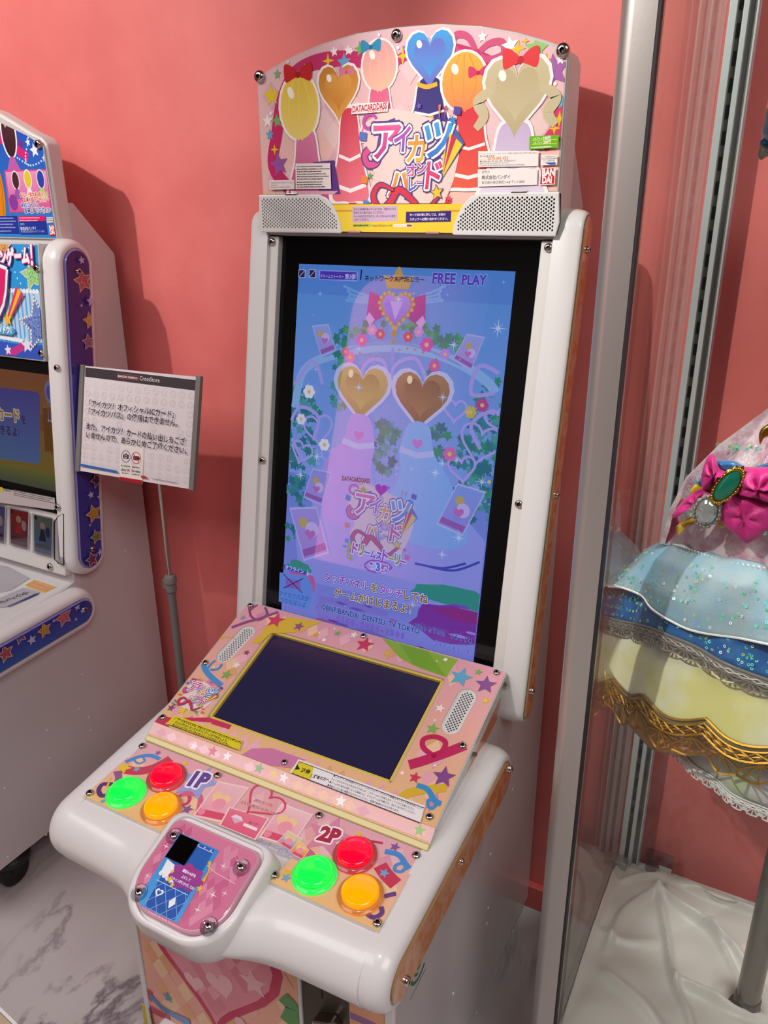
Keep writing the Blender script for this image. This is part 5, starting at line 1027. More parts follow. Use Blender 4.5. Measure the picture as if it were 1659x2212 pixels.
for (x0, y0, x1, y1, n_) in ((725, 735, 830, 698, 26), (880, 698, 1000, 745, 30), (745, 740, 735, 830, 12), (940, 790, 960, 880, 12), (985, 740, 1010, 770, 8)):
    for i in range(n_):
        t = i / n_; q = pr.u(x0 + (x1 - x0) * t + rnd.uniform(-14, 14), y0 + (y1 - y0) * t + rnd.uniform(-13, 13)); pr.star(q, rnd.uniform(.006, .010), rnd.choice(G1), rnd.uniform(0, 70), .55)
for (x, y, r, c) in ((785, 735, .011, '#d45ac0'), (825, 722, .009, '#c24a78'), (885, 728, .009, '#c24a78'), (925, 745, .012, '#c850b4'), (807, 713, .009, '#d08ae0'), (908, 717, .009, '#c48ae4'), (760, 772, .010, '#e07ab8'), (750, 760, .008, '#d86aa8'), (965, 765, .009, '#b486ea'), (942, 790, .010, '#c65ab0'), (672, 846, .012, '#dcdcf6'), (655, 905, .010, '#d4d6f4'), (705, 960, .011, '#dcdcf6'), (1045, 875, .011, '#b04a9a'), (1020, 890, .010, '#c0b060'), (975, 980, .012, '#c86ab8'), (1060, 1040, .010, '#5a8ae0')):
    q = pr.u(x, y)
    for k_ in range(6): pr.disc((q[0] + r * .6 * math.cos(k_ * 1.047), q[1] + r * .6 * math.sin(k_ * 1.047)), r * .46, c, n=8)
    pr.disc(q, r * .32, '#d8b86a', n=8)
for i in range(9): pr.disc(pr.u(782 + i * 17, 762 + 9 * math.sin(i * .39 * 2)), .0022, '#b08a4a', n=8)
# jewel heart with bow and crown
q = pr.u(860, 665)
for s_ in (-1, 1): pr.poly([(q[0] + s_ * .016, q[1] + .012), (q[0] + s_ * .052, q[1] + .024), (q[0] + s_ * .055, q[1] - .018), (q[0] + s_ * .048, q[1] - .030), (q[0] + s_ * .016, q[1] - .012)], '#b43a96', '#9a3a9a'); pr.poly([(q[0] + s_ * .050, q[1] - .010), (q[0] + s_ * .056, q[1] - .02), (q[0] + s_ * .048, q[1] - .032), (q[0] + s_ * .038, q[1] - .022)], '#c8a0e6')
pr.poly([(q[0] - .020, q[1] + .030), (q[0] - .028, q[1] + .052), (q[0] - .012, q[1] + .046), (q[0], q[1] + .068), (q[0] + .012, q[1] + .046), (q[0] + .028, q[1] + .052), (q[0] + .020, q[1] + .030)], '#b99a58')
hp = pr.heart((q[0], q[1] - .002), .0315, '#a8854a', 0, 1.08, only=True); pr.poly(hp, '#a8854a')
for p in hp: pr.disc(p, .0034, '#c4a25c', n=8)
pr.heart((q[0], q[1] - .001), .0265, '#a88aee', 0, 1.08, col2='#7f6ae6'); pr.poly([(q[0] - .012, q[1] + .010), (q[0] + .012, q[1] + .010), (q[0], q[1] - .020)], '#b9a2f4'); pr.poly([(q[0] - .024, q[1] + .006), (q[0] - .012, q[1] + .010), (q[0], q[1] - .020)], '#8f78ea')
pr.poly([(q[0] - .006, q[1] - .042), (q[0], q[1] - .034), (q[0] + .006, q[1] - .042), (q[0], q[1] - .050)], '#b08a3a'); pr.disc((q[0], q[1] - .055), .0035, '#b08a3a'); pr.poly([(q[0] - .004, q[1] - .075), (q[0], q[1] - .061), (q[0] + .004, q[1] - .075), (q[0], q[1] - .096)], '#8a90ee')
# two plain bells
def bell(x, y, h1, dress1, dress2, top_, s_):
    q = pr.u(x, y); pr.heart((q[0], q[1] + .006), .058, '#b8bef4', 0, 1.05); pr.heart((q[0], q[1] + .006), .050, h1, 0, 1.05, top_); pr.heart((q[0], q[1] + .008), .034, top_, 0, 1.05, h1); pr.disc((q[0] - .024, q[1] + .032), .005, '#e6dcb8', .007)
    B = [(q[0] - .018, q[1] - .040), (q[0] + .018, q[1] - .040), (q[0] + .032, q[1] - .085), (q[0] + .05 + .02 * s_, q[1] - .135), (q[0] + .105 if s_ > 0 else q[0] + .06, q[1] - .225), (q[0] + .02, q[1] - .245), (q[0] - .06 if s_ > 0 else q[0] - .085, q[1] - .215), (q[0] - .05 + .02 * s_, q[1] - .135), (q[0] - .032, q[1] - .085)]
    B = [(min(max(a, La), Lb), max(b, Ta)) for a, b in B]; pr.poly(catmull2(B), dress1, dress2); pr.stroke([(q[0] - .032, q[1] - .085), (q[0], q[1] - .092), (q[0] + .032, q[1] - .085)], .010, '#a8b6f6'); pr.heart((q[0], q[1] - .072), .010, '#b678d8')
bell(786, 850, '#b8a868', '#a896ee', '#9c94f2', '#94864e', -1); bell(914, 865, '#9c7a58', '#7aaef6', '#7ca4f4', '#7c5f46', 1)
SL([(900, 1215), (960, 1225), (1010, 1215)], .004, '#3a48b8'); SL([(930, 1222), (985, 1230), (1040, 1212)], .004, '#3a48b8')
# cards
def lcard(c4, c1, c2):
    q = [Vector(pr.u(*p)) for p in c4]; m = sum(q, Vector((0, 0))) / 4; pr.poly([tuple(p) for p in q], '#a8b0f2'); q2 = [m + (p - m) * .92 for p in q]; pr.poly([tuple(p) for p in q2], c1, c2)
    f = lambda a, b: tuple(q2[3] + (q2[2] - q2[3]) * a + (q2[0] - q2[3]) * b); w_ = (q2[1] - q2[0]).length
    pr.disc(f(.35, .68), w_ * .18, '#b4a070', n=12); pr.disc(f(.62, .5), w_ * .26, '#b9aef2', n=12); pr.heart(f(.5, .42), w_ * .2, '#b46ac0'); pr.poly([f(.02, .04), f(.98, .04), f(.98, .18), f(.02, .18)], '#8f5ab6')
lcard([fl1(*p) for p in ((132, 488), (252, 474), (310, 670), (200, 715))], '#8aa0e8', '#a08ae0'); lcard([fl1(*p) for p in ((1262, 545), (1392, 570), (1292, 815), (1155, 735))], '#8aa0e8', '#a08ae0')
lcard([fl2(*p) for p in ((205, 442), (345, 470), (270, 712), (135, 655))], '#8a90e6', '#9a8ae6'); lcard([fl2(*p) for p in ((35, 728), (235, 720), (325, 1060), (140, 1118))], '#9a90e8', '#a084e0'); lcard([fl2(*p) for p in ((1260, 548), (1470, 612), (1298, 935), (1105, 850))], '#7a98ee', '#8a84e6')
for i in range(34):
    x, y = rnd.uniform(655, 1095), rnd.uniform(600, 1400); q = pr.u(x, y)
    if okL(q[0] - .013, q[1] - .013) and okL(q[0] + .013, q[1] + .013):
        r = rnd.choice((.003, .004, .006, .010)); pr.star(q, r, '#b6c8fa', 0, .12, 4)
        if r > .008: pr.star(q, r * .7, '#b6c8fa', 45, .12, 4)
for (x, y, r) in ((1080, 710, .016), (985, 745, .012), (690, 985, .014), (945, 1020, .013), (995, 1160, .013), (1045, 1040, .012), (655, 1025, .013)):
    q = pr.u(x, y); pr.star(q, r, '#b9ccfb', 0, .10, 4); pr.star(q, r * .75, '#b9ccfb', 45, .10, 4)
mt = {}
def mute(c):
    a = [int(c[i:i + 2], 16) for i in (1, 3, 5)]; b = (118, 128, 232); return '#%02x%02x%02x' % tuple(int(x * .58 + y * .42) for x, y in zip(a, b))
logo(pr, pr.u(*fl2(690, 825)), 0.064, mute, 0.98)
pr.T(fl2(425, 528), fl2(628, 548), 'DATACARDDASS', '#8a2a50', hs=1.5, bold=.04, halo='#b4a8ea', hw=.08); pr.heart(pr.u(*fl2(710, 595)), .012, '#a03ac0'); pr.star(pr.u(*fl2(580, 598)), .008, '#a89a58')
tc = ('#9a4ab4', '#8a8a3c', '#3a6ae0', '#6a48d0', '#5a3ac8', '#8a48c8', '#a0883a', '#7a8a5a')
for i, t in enumerate('ドリームストーリー'):
    a = (495 + i * 44, 1050 + i * 11 + (i - 4) ** 2 * .0); pr.T(fl2(*a), fl2(a[0] + 42, a[1] + 12), t, tc[i % 8], hs=1.3, bold=.04, halo='#c4c6f6', hw=.09)
SL([(462, 1050), (480, 985), (495, 1000), (470, 1060), (465, 1090), (490, 1095), (482, 1060), (500, 1115)], .0025, '#9a9a50', fl2)
SL([(590, 1140), (640, 1110), (740, 1125), (785, 1165), (700, 1195), (620, 1180), (590, 1145)], .003, '#8a4ac0', fl2); pr.T(fl2(622, 1165), fl2(672, 1175), '第', '#5a48d0', bold=.04, halo='#c8ccf8', hw=.08); pr.T(fl2(672, 1182), fl2(705, 1188), '3', '#4a6ae6', bold=.06, hs=1.1, halo='#c8ccf8', hw=.08); pr.T(fl2(708, 1182), fl2(762, 1196), '弾', '#8a4ac8', bold=.04, halo='#c8ccf8', hw=.08)
# status bar
D_ = '#3c1c4c'
for x in (70, 146):
    q = pr.u(*fl1(x, 111)); pr.poly(rrect(q[0] - .0072, q[0] + .0072, q[1] - .0072, q[1] + .0072, .002, 3), '#a8b4e6'); pr.poly(rrect(q[0] - .0060, q[0] + .0060, q[1] - .0060, q[1] + .0060, .0015, 3), D_); pr.stroke([(q[0] - .0052, q[1] - .0052), (q[0] + .0052, q[1] + .0052)], .0011, '#a8b4e6')
pr.P([fl1(200, 85), fl1(470, 95), fl1(478, 110), fl1(474, 160), fl1(462, 166), fl1(200, 155), fl1(194, 145), fl1(194, 97)], '#8a96ee'); pr.P([fl1(204, 91), fl1(466, 101), fl1(470, 158), fl1(200, 149)], '#4a34b0'); pr.T(fl1(208, 140), fl1(372, 146), 'ドリームストーリー', '#b4b8f4', hs=1.3, bold=.02); pr.T(fl1(382, 147), fl1(460, 150), '第3弾', '#b4b8f4', hs=1.1, bold=.02)
D_ = '#1e0c2c'; pr.T(fl1(492, 156), fl1(501, 157), '1', D_, hs=1.0); pr.T(fl1(526, 158), fl1(958, 172), 'ネットワーク未接続エラー', D_, hs=1.0, bold=.025)
pr.T(fl1(1018, 180), fl1(1185, 186), 'FREE', '#5432b4', hs=1.15, bold=.03, halo='#7aa4ea', hw=.06); pr.T(fl1(1232, 188), fl1(1412, 194), 'PLAY', '#5432b4', hs=1.15, bold=.03, halo='#7aa4ea', hw=.06)
for (x0, y0, w_, y1) in ((1018, 180, 40, 128), (1065, 182, 40, 130), (1112, 184, 36, 132), (1150, 185, 36, 134), (1232, 188, 40, 137), (1278, 190, 40, 139), (1335, 192, 0, 0), (1370, 193, 0, 0)):
    if w_: pr.S([fl1(x0 - 4, y0 - 2), fl1(x0 + 18, y0 - 1)], .0016, '#5432b4', sm=1)
# bottom texts
pr.P([fl3(112, 410), fl3(285, 465), fl3(282, 490), fl3(100, 440)], '#3a50b8'); pr.T(fl3(120, 442), fl3(262, 480), 'オフライン', '#c0caf8', hs=1.1, bold=.03)
cq = [fl3(80, 470), fl3(290, 500), fl3(328, 590), fl3(325, 680), fl3(290, 760), fl3(72, 690)]; pr.P(cq, '#5f88e2')
pr.P([fl3(125, 512), fl3(235, 535), fl3(240, 600), fl3(128, 585)], '#7a62cc'); pr.S([fl3(108, 482), fl3(250, 625)], .0018, '#58203c', sm=1); pr.S([fl3(108, 590), fl3(258, 516)], .0018, '#58203c', sm=1)
pr.T(fl3(78, 645), fl3(300, 690), 'アイカツパスが', '#2c58b4', hs=1.2, bold=.01); pr.T(fl3(84, 690), fl3(275, 736), 'つかえないよ', '#2c58b4', hs=1.2, bold=.01)
hal = [('#3a48c0', .12), ('#c6ccf8', .07)]
x = 418
for t, a, b, c in (('タッチパネル', 418, 755, '#8a4cc8'), ('を', 770, 822, '#8a7a4a'), ('タッチ', 832, 1010, '#9a50c4'), ('してね', 1020, 1205, '#8a6a48')):
    f = lambda xx: 528 + (xx - 418) * .226; pr.T(fl3(a, f(a)), fl3(b, f(b)), t, c, hs=1.15, bold=.03, halo=hal)
pr.T(fl3(492, 648), fl3(1075, 778), 'ゲームがはじまるよ！', '#8a6a40', hs=1.12, bold=.03, halo=hal)
pr.T(fl3(398, 748), fl3(1140, 934), '©BNP/BANDAI, DENTSU, TV TOKYO', '#2c3c98', hs=1.2, bold=.02, halo='#8fb0f0', hw=.05)
pr.spaced(fl3(525, 838), fl3(1015, 964), '2160-5030-1505', '#8a68dc', 1.3, '#5a58c8', .05)
pr.spaced(fl3(1126, 890), fl3(1526, 998), 'Version 16.14', '#2c3ca0', 1.35, '#8aa8ee', .05)
pr.spaced(fl3(1272, 1012), fl3(1510, 1080), 'Series 3', '#6a58d0', 1.35, '#8a9cf0', .05)
pr.build('screen_picture', M['lcd'], gm)
# ================================================================ older machine at the left
lm = thing('older_arcade_machine', 'white card game machine with blue star-trimmed side rails, cut off by the left edge', 'game machine', (-1.045, -0.05, 0))
LC = -1.0475; LB = 0.2625                        # centre and half width of its body
TL = 0.126
def lmp(name, prof, x0, x1, m, bevel=0.0, parent=None): return prism_x(name, prof, x0, x1, m, parent or lm, bevel)
lmp('cabinet', [(0.262, -0.63), (0.262, 0.655), (0.165, 0.760), (0.150, 0.760), (0.150, 0.640), (0.075, 0.45), (0.045, 0.13), (0.02, -0.05), (-0.34, -0.13), (-0.36, -0.63)], LC - LB, LC + LB, M['panel_white'], 0.002)
mb = MB(); mb.box((LC - LB - 0.001, -0.3665, Z(-0.63)), (LC + LB + 0.001, -0.345, Z(-0.16))); mb.build('front_door', M['white_metal'], lm, bevel=0.003)
for (sx, sy) in ((0.215, -0.235), (0.215, 0.19), (-0.215, -0.235), (-0.215, 0.19)):
    mb = MB(); mb.lathe((LC + sx, sy, 0.002), (1, 0, 0), [(0.030, -0.014), (0.037, -0.009), (0.037, 0.009), (0.030, 0.014)], 24)
    for v in mb.v: v.z += 0.037
    mb.box((LC + sx - 0.017, sy - 0.012, 0.040), (LC + sx + 0.017, sy + 0.012, Z(-0.63) + 0.003)); mb.lathe((LC + sx, sy, 0.075), (0, 0, 1), [(0.045, 0.0), (0.045, 0.012), (0.03, 0.026)], 24); mb.build('caster', M['rubber'], lm)
for p in ((177, 1457), (171, 1531), (192, 1550), (102, 1577), (196, 1578), (107, 1638), (10, 1702), (17, 1851), (100, 1803), (270, 1190)):
    q = onX(p[0], p[1], LC + LB); o = bpy.data.objects.new('rivet', rme); COL.objects.link(o); o.parent = lm; o.location = q - wloc(lm)
# marquee (narrower than the body, set back)
MC = LC; MWd = 0.2585; YMq = 0.1215
PLM = Plane((MC, YMq, ZF), (1, 0, 0), (0, 0, 1))
hl = [(0.0, 0.955), (0.06, 0.951), (0.12, 0.936), (0.17, 0.914), (0.215, 0.893), (0.2460, 0.882), (MWd, 0.868)]
tl = [(-x, z) for x, z in reversed(hl[1:])] + hl
mb = MB(); mb.prism(PLM, tl + [(MWd + 0.002, 0.675), (-MWd - 0.002, 0.675)], -0.036, 0.0); mb.build('marquee_box', M['white_metal'], lm, bevel=0.006, seg=3)
pt = [(x * 0.985, z - 0.004) for x, z in tl] + [(MWd - 0.0005, 0.690), (-MWd + 0.0005, 0.690)]
mb = MB(); mb.prism(PLM, pt, 0.0005, 0.0045); mb.build('marquee_plate', M['acrylic'], lm, bevel=0.0008, seg=1)
for s in (-1, 1): screw(lm, PLM.at(s * 0.2430, 0.869, 0.005), PLM.N, 0.0085)
def g1(x, y): return (x / 3.6867, 200 + y / 3.6867)
def g2(x, y): return (x / 3.456, 760 + y / 3.456)
pp = [(x * 0.975, z - 0.0065) for x, z in tl] + [(MWd - 0.005, 0.693), (-MWd + 0.005, 0.693)]; pr = Print(PLM.off(0.0047), ccw(pp))
pr.poly(pp, '#2a3fb8', '#2f86d2')
pr.stroke([(0.0, 0.925), (0.08, 0.915), (0.14, 0.897), (0.195, 0.866)], 0.016, '#6a3a9c'); pr.stroke([(0.02, 0.908), (0.10, 0.893), (0.15, 0.876), (0.205, 0.846)], 0.017, '#d82878')
pr.stroke([(-0.02, 0.935), (0.08, 0.925), (0.15, 0.905)], 0.010, '#5fb0e0')
def pl_ok(p): return p[0] < MWd - 0.010
for (pts, n_) in (([(215, 315), (225, 390), (205, 480), (205, 545)], 12), ([(140, 520), (200, 560), (245, 580), (310, 560), (360, 510), (372, 470)], 16)):
    q = catmull([Vector(pr.u(*g1(*p))) for p in pts], 6)
    for i, p in enumerate(q[::2]):
        if pl_ok(p): pr.disc(p, .0022, '#dfeaff', n=7)
for (x, y, r) in ((275, 460, .014), (222, 395, .008), (290, 395, .008), (355, 522, .008), (100, 640, .006)): pr.star(pr.u(*g1(x, y)), r, '#f0f4ff', 8)
# a plain balloon stands where the poster had a figure
q = pr.u(*g1(68, 330)); pr.disc(q, .0235, '#f4eef2', .047, 22); pr.disc(q, .0195, '#5a3038', .043, 22, col2='#3d2028'); pr.disc((q[0] - .006, q[1] + .02), .004, '#c89a94', .008); B = [(q[0] - .006, q[1] - .042), (q[0] + .006, q[1] - .042), (q[0] + .026, q[1] - .078), (q[0], q[1] - .082), (q[0] - .026, q[1] - .078)]; pr.poly(B, '#c05fb0')
q = pr.u(*g1(-10, 780)); pr.disc(q, .017, '#e2881e', .060, 16); pr.stroke([(q[0] + .004, q[1] - .05), (q[0] + .012, q[1]), (q[0] + .006, q[1] + .05)], .002, '#b8641a')
c4 = [pr.u(*g1(*p)) for p in ((35, 620), (380, 610), (412, 955), (80, 955))]; pr.poly(c4, '#e04a90'); c4b = [pr.u(*g1(*p)) for p in ((45, 632), (372, 622), (402, 945), (90, 945))]; pr.poly(c4b, '#e79ac4', '#d8569a')
for (x, y, c, d) in ((125, 700, '#4a2a32', '#9a5ab0'), (222, 690, '#e2c83a', '#f0e6ec'), (325, 690, '#2f48a8', '#a8d86a')):
    q = pr.u(*g1(x, y)); pr.disc(q, .0120, '#f7f0f4', .019, 14); pr.disc(q, .0100, c, .0165, 14); pr.poly([(q[0] - .004, q[1] - .016), (q[0] + .004, q[1] - .016), (q[0] + .014, q[1] - .036), (q[0] - .014, q[1] - .036)], d)
q = pr.u(*g1(110, 875)); pr.disc(q, .0135, '#8a3f9c', .0165, 9)
O1, W1 = '#d8622a', '#f8f0ee'
pr.T(g1(160, 832), g1(388, 826), '★テレビ東京系6局ネット', O1, hs=1.35, bold=.03, halo=W1, hw=.09); pr.T(g1(190, 872), g1(396, 866), '毎週木曜日夕方6:30〜', O1, hs=1.35, bold=.03, halo=W1, hw=.09)
pr.T(g1(170, 915), g1(312, 912), '★BSジャパン', '#2f62b8', hs=1.3, bold=.03, halo=W1, hw=.09); pr.T(g1(200, 958), g1(428, 950), '毎週土曜日午後4:30〜', '#2f62b8', hs=1.3, bold=.03, halo=W1, hw=.09)
pr.P([g1(-60, 985), g1(135, 982), g1(155, 1122), g1(-60, 1118)], '#26389a'); pr.lines(g1(-40, 1005), g1(130, 1003), 4, .0062, .0026, '#a8b4e0', 5); pr.lines(g1(-40, 1108), g1(100, 1106), 1, .006, .0026, '#a8b4e0', 6)
pr.P([g1(148, 985), g1(360, 983), g1(366, 1022), g1(152, 1028)], '#d8246e'); pr.lines(g1(155, 1002), g1(358, 1000), 2, .0052, .0022, '#f4d0e0', 7)
pr.P([g1(155, 1030), g1(368, 1026), g1(380, 1128), g1(165, 1128)], '#26389a'); pr.T(g1(166, 1056), g1(200, 1055), '発売元', '#c8d0f0', hs=1.1); pr.T(g1(168, 1094), g1(292, 1090), '株式会社バンダイ', '#dfe4f6', hs=1.2, bold=.02); pr.T(g1(172, 1116), g1(358, 1112), '東京都台東区駒形1-4-8 〒111-8081', '#a8b4e0', hs=1.2)
pr.P([g1(372, 992), g1(432, 990), g1(438, 1040), g1(378, 1042)], '#dfe4ea'); pr.lines(g1(376, 1008), g1(432, 1006), 3, .004, .002, '#4a4a58', 8)
pr.P([g1(394, 1058), g1(444, 1056), g1(456, 1136), g1(402, 1138)], '#d81f2a'); pr.T(g1(399, 1092), g1(444, 1090), 'BAN', '#fbf0f0', hs=1.3, bold=.05); pr.T(g1(403, 1128), g1(440, 1126), 'DAI', '#fbf0f0', hs=1.3, bold=.05)
pr.build('marquee_artwork', M['print'], lm)
# header board under the marquee
PH = Plane((LC, 0.0, ZF), (1, 0, 0), (0, TL, math.sqrt(1 - TL * TL)))
hd = 0.018
HW = 0.2560
mb = MB(); mb.pbox(PH, -HW, HW, 0.452, 0.688, -0.02, hd); mb.build('header_board', M['acrylic'], lm, bevel=0.002)
pr = Print(PH.off(hd + 0.0003), rect(-HW + .003, HW - .003, .455, .685)); pr.poly([(-HW + .003, .455), (HW - .003, .455), (HW - .003, .685), (-HW + .003, .685)], '#2f9ade', '#3a8fd8')
R_ = HW - 0.004; X_ = lambda q: (min(q[0], R_), q[1])
pr.poly([X_(pr.u(*g1(*p))) for p in ((415, 1215), (400, 1260), (335, 1560), (430, 1590), (440, 1500))], '#d8246e')
sb = [X_(pr.u(*g1(*p))) for p in ((-40, 1580), (440, 1590), (500, 2010), (-40, 1960))]; pr.poly(sb, '#b6d6f0')
for i in range(16):
    x = -40 + i * 34; a = X_(pr.u(*g1(x, 1590))); b = X_(pr.u(*g1(x + 40, 1985)))
    if a[0] < R_ - .004 and b[0] < R_ - .004: pr.stroke([a, b], .0048, '#6aa6dc')
for i in range(18):
    q = pr.u(*g1(10 + i * 26, 1572 + i * 1.2)); 
    if q[0] < R_ - .006: pr.disc(q, .0052, '#eaf0f8', n=8)
for i in range(9): q = pr.u(*g1(10 + i * 20, 1945 + i * 4)); pr.disc(q, .0052, '#eaf0f8', n=8)
pr.poly([X_(pr.u(*g1(*p))) for p in ((-40, 1970), (120, 2000), (260, 2010), (500, 2030), (520, 2150), (-40, 2090))], '#3a5ac0'); pr.poly([pr.u(*g1(*p)) for p in ((40, 2080), (170, 1990), (290, 1990), (120, 2095))], '#c83a8a'); pr.poly([pr.u(*g1(*p)) for p in ((330, 2108), (360, 2050), (430, 2010), (480, 2030), (478, 2130))], '#9acb2e')
for (x, y, r) in ((215, 2010, .018), (65, 2050, .012)): pr.star(pr.u(*g1(x, y)), r, '#e6e4f6', 8)
for (x, y) in ((180, 1260), (230, 1235), (275, 1210), (300, 1190), (120, 1430), (140, 1480), (165, 1520)): pr.disc(pr.u(*g1(x, y)), .002, '#e4f2ff', n=6)
def glit(x, y, r, col, rot, pr=pr):
    q = pr.u(*g1(x, y)); n = 10
    P_ = [(q[0] + (r if i % 2 == 0 else r * .47) * math.cos(math.radians(90 + rot + 36 * i)), q[1] + (r if i % 2 == 0 else r * .47) * math.sin(math.radians(90 + rot + 36 * i))) for i in range(10)]
    pr.poly(P_, col)
    for i in range(10):
        a, b = Vector(P_[i]), Vector(P_[(i + 1) % 10])
        for t in range(5):
            p = a + (b - a) * t / 5
            if p.x < R_ - .003: pr.disc(p, r * .055, '#e6e2da', n=6)
    rn = random.Random(int(x)); cc = H(col)
    for i in range(60):
        a = rn.uniform(0, 6.28); d = r * .5 * math.sqrt(rn.random()); h_ = rn.choice((-28, 26, 40)); c2 = '#%02x%02x%02x' % tuple(max(0, min(255, int(col[k:k + 2], 16) + h_)) for k in (1, 3, 5)); pr.disc((q[0] + d * math.cos(a), q[1] + d * math.sin(a)), r * .04, c2, n=5)
glit(260, 1450, .036, '#9ccf86', 12); glit(310, 1850, .056, '#6f86c8', 10); glit(20, 1245, .03, '#d8a45a', 0); glit(475, 2010, .02, '#c8d890', 0)
pr.T(g1(-40, 1372), g1(250, 1350), 'ョンゲーム', '#f8f2f6', hs=1.5, bold=.03, slant=.12, halo=[('#b8307c', .10), ('#f4d8ea', .05)]); pr.T(g1(262, 1374), g1(280, 1372), '！', '#f8f2f6', hs=1.6, bold=.03, slant=.12, halo='#b8307c', hw=.08)
pr.T(g1(-150, 1800), g1(110, 1780), 'ツ', '#d8286a', hs=1.15, bold=.06, halo=[('#5a3a7c', .10), ('#f4f0f4', .06)])
pr.P([g1(75, 1780), g1(140, 1550), g1(160, 1555), g1(95, 1790)], '#e04050'); pr.P([g1(88, 1785), g1(160, 1560), g1(182, 1590), g1(100, 1790)], '#f0b83a'); pr.P([g1(98, 1790), g1(180, 1600), g1(205, 1602), g1(105, 1795)], '#d84070'); pr.star(pr.u(*g1(76, 1808)), .0155, '#f0b83a', 10)
pr.P([g1(-40, 1850), g1(120, 1870), g1(140, 1905), g1(110, 1935), g1(-40, 1915)], '#4fa0cc'); pr.T(g1(-30, 1905), g1(108, 1915), 'カツドウ！', '#f4f8fb', hs=1.3, bold=.05, slant=.1)
pr.build('header_artwork', M['print'], lm)
for (x, y) in ((372, 1404), (478, 2082)): q = PH.px(*g1(x, y)); screw(lm, PH.at(min(q[0], HW - .006), q[1], hd + 0.0005), PH.N, 0.0075)
# screen
mb = MB(); mb.pbox(PH, -HW, HW, 0.118, 0.451, -0.03, 0.0); mb.build('black_panel', M['black_glass'], lm, bevel=0.001, seg=1)
mb = MB(); mb.pbox(PH, -HW + .004, HW - .004, 0.122, 0.447, 0.006, 0.0075); mb.build('cover_glass', M['screen_glass'], lm, smooth=False)
for (x, y) in ((453, 118), (457, 1152)): q = PH.px(*g2(x, y)); screw(lm, PH.at(q[0], q[1], 0.008), PH.N, 0.0072)
pr = Print(PH.off(0.0006)); q = pr.u(*g2(448, 600)); E_ = q[0]; pr.clip = rect(-E_, E_, .168, .423)
pr.poly([(-E_, .168), (E_, .168), (E_, .423), (-E_, .423)], '#9a5a38', '#8a7a2c')
pr.poly([(-E_, .30), (E_, .30), (E_, .335), (-E_, .335)], '#8a5a20'); pr.poly([(-E_, .168), (E_, .168), (E_, .205), (-E_, .205)], '#7a7c34', '#545c4c')
for i in range(9): pr.star((E_ - .012 - .016 * (i % 3), .24 + .014 * i), .006, ('#a88a20', '#6a4a14')[i % 2], i * 20, .3, 4)
pr.poly([(E_ - .05, .255), (E_, .262), (E_, .36), (E_ - .05, .35)], '#7a4c18')
pq_ = [pr.u(*g2(*p)) for p in ((-200, 240), (275, 300), (298, 325), (300, 820), (280, 838), (-200, 770))]; pr.poly(pq_, '#5a48a8', '#5f7cae'); pq_ = [pr.u(*g2(*p)) for p in ((-200, 255), (268, 310), (288, 330), (290, 808), (272, 825), (-200, 755))]; pr.poly(pq_, '#574fa4', '#5a78ae')
q = pr.u(*g2(372, 300)); pr.disc(q, .0165, '#8a80b8', .025, 12); pr.disc((q[0], q[1] - .001), .0105, '#5a52b0', .016, 14)
for dx in (-.008, 0.0, .008): pr.stroke([(q[0] + dx, q[1] - .022), (q[0] + dx, q[1] - .058)], .0012, '#9a94b8'); pr.disc((q[0] + dx, q[1] - .062), .003, '#b0aac8', n=8)
pr.T(g2(-20, 500), g2(150, 520), 'カード', '#b88a2a', hs=1.2, bold=.04, halo='#e6e0e6', hw=.08); pr.T(g2(160, 530), g2(195, 535), 'を', '#3a2c66', hs=1.2, bold=.02); pr.T(g2(5, 610), g2(132, 630), 'きるよ', '#3a2c66', hs=1.2, bold=.02); pr.T(g2(142, 632), g2(148, 633), '！', '#3a2c66', hs=1.3, bold=.02)
pr.build('screen_picture', M['lcd_old'], lm)
q4 = [PH.px(*g2(*p)) for p in ((-200, 1000), (20, 1010), (430, 1085), (438, 1160), (425, 1175), (-200, 1090))]; mb = MB(); mb.prism(PH, q4, 0.0080, 0.0086); o = mb.build('caution_label', M['white'], lm, smooth=False); p = Print(PH.off(0.0087)); p.poly(q4, '#bcb2b0'); p.P([g2(-60, 1000), g2(20, 1012), g2(18, 1045), g2(-60, 1036)], '#d8b01c'); p.lines(g2(100, 1030), g2(425, 1095), 4, .0042, .0022, '#4a4244', 5); p.T(g2(24, 1036), g2(90, 1048), '保護者の方へ', '#3a3236', hs=1.2, bold=.03); p.build('label_print', M['paper'], o)
# card pocket row under the screen
mb = MB(); mb.pbox(PH, -HW - .005, HW + .005, -0.028, 0.117, -0.03, -0.004); mb.build('card_rack', M['white'], lm, bevel=0.004)
def g3(x, y): return (x / 5.268, 1060 + y / 5.268)
rk = MB(); q = [PH.px(*g3(*p)) for p in ((645, 350), (690, 285), (752, 255), (752, 840), (690, 815), (648, 770))]; rk.prism(PH, q, -0.004, 0.006); ro_ = rk.build('pocket_end', M['clear_part'], lm, bevel=0.001, seg=1)
mb = MB(); mb.tube([PH.at(x, y, 0.0065) for x, y in q], 0.0012, 6, closed=True); mb.build('pocket_edge', M['rubber'], ro_)
CARDS = [([(118, 195), (332, 240), (320, 655), (125, 600)], '#b8302c', '#8a4a58', '#d8403a', 'red card in the clear pocket row'), ([(388, 265), (606, 315), (592, 745), (395, 690)], '#7a8f78', '#6f8fc0', '#2c3450', 'black and blue card in the clear pocket row'), ([(-140, 140), (68, 180), (52, 588), (-130, 535)], '#6a64a4', '#8a82b4', '#b8b4d4', 'violet card in the clear pocket row')]
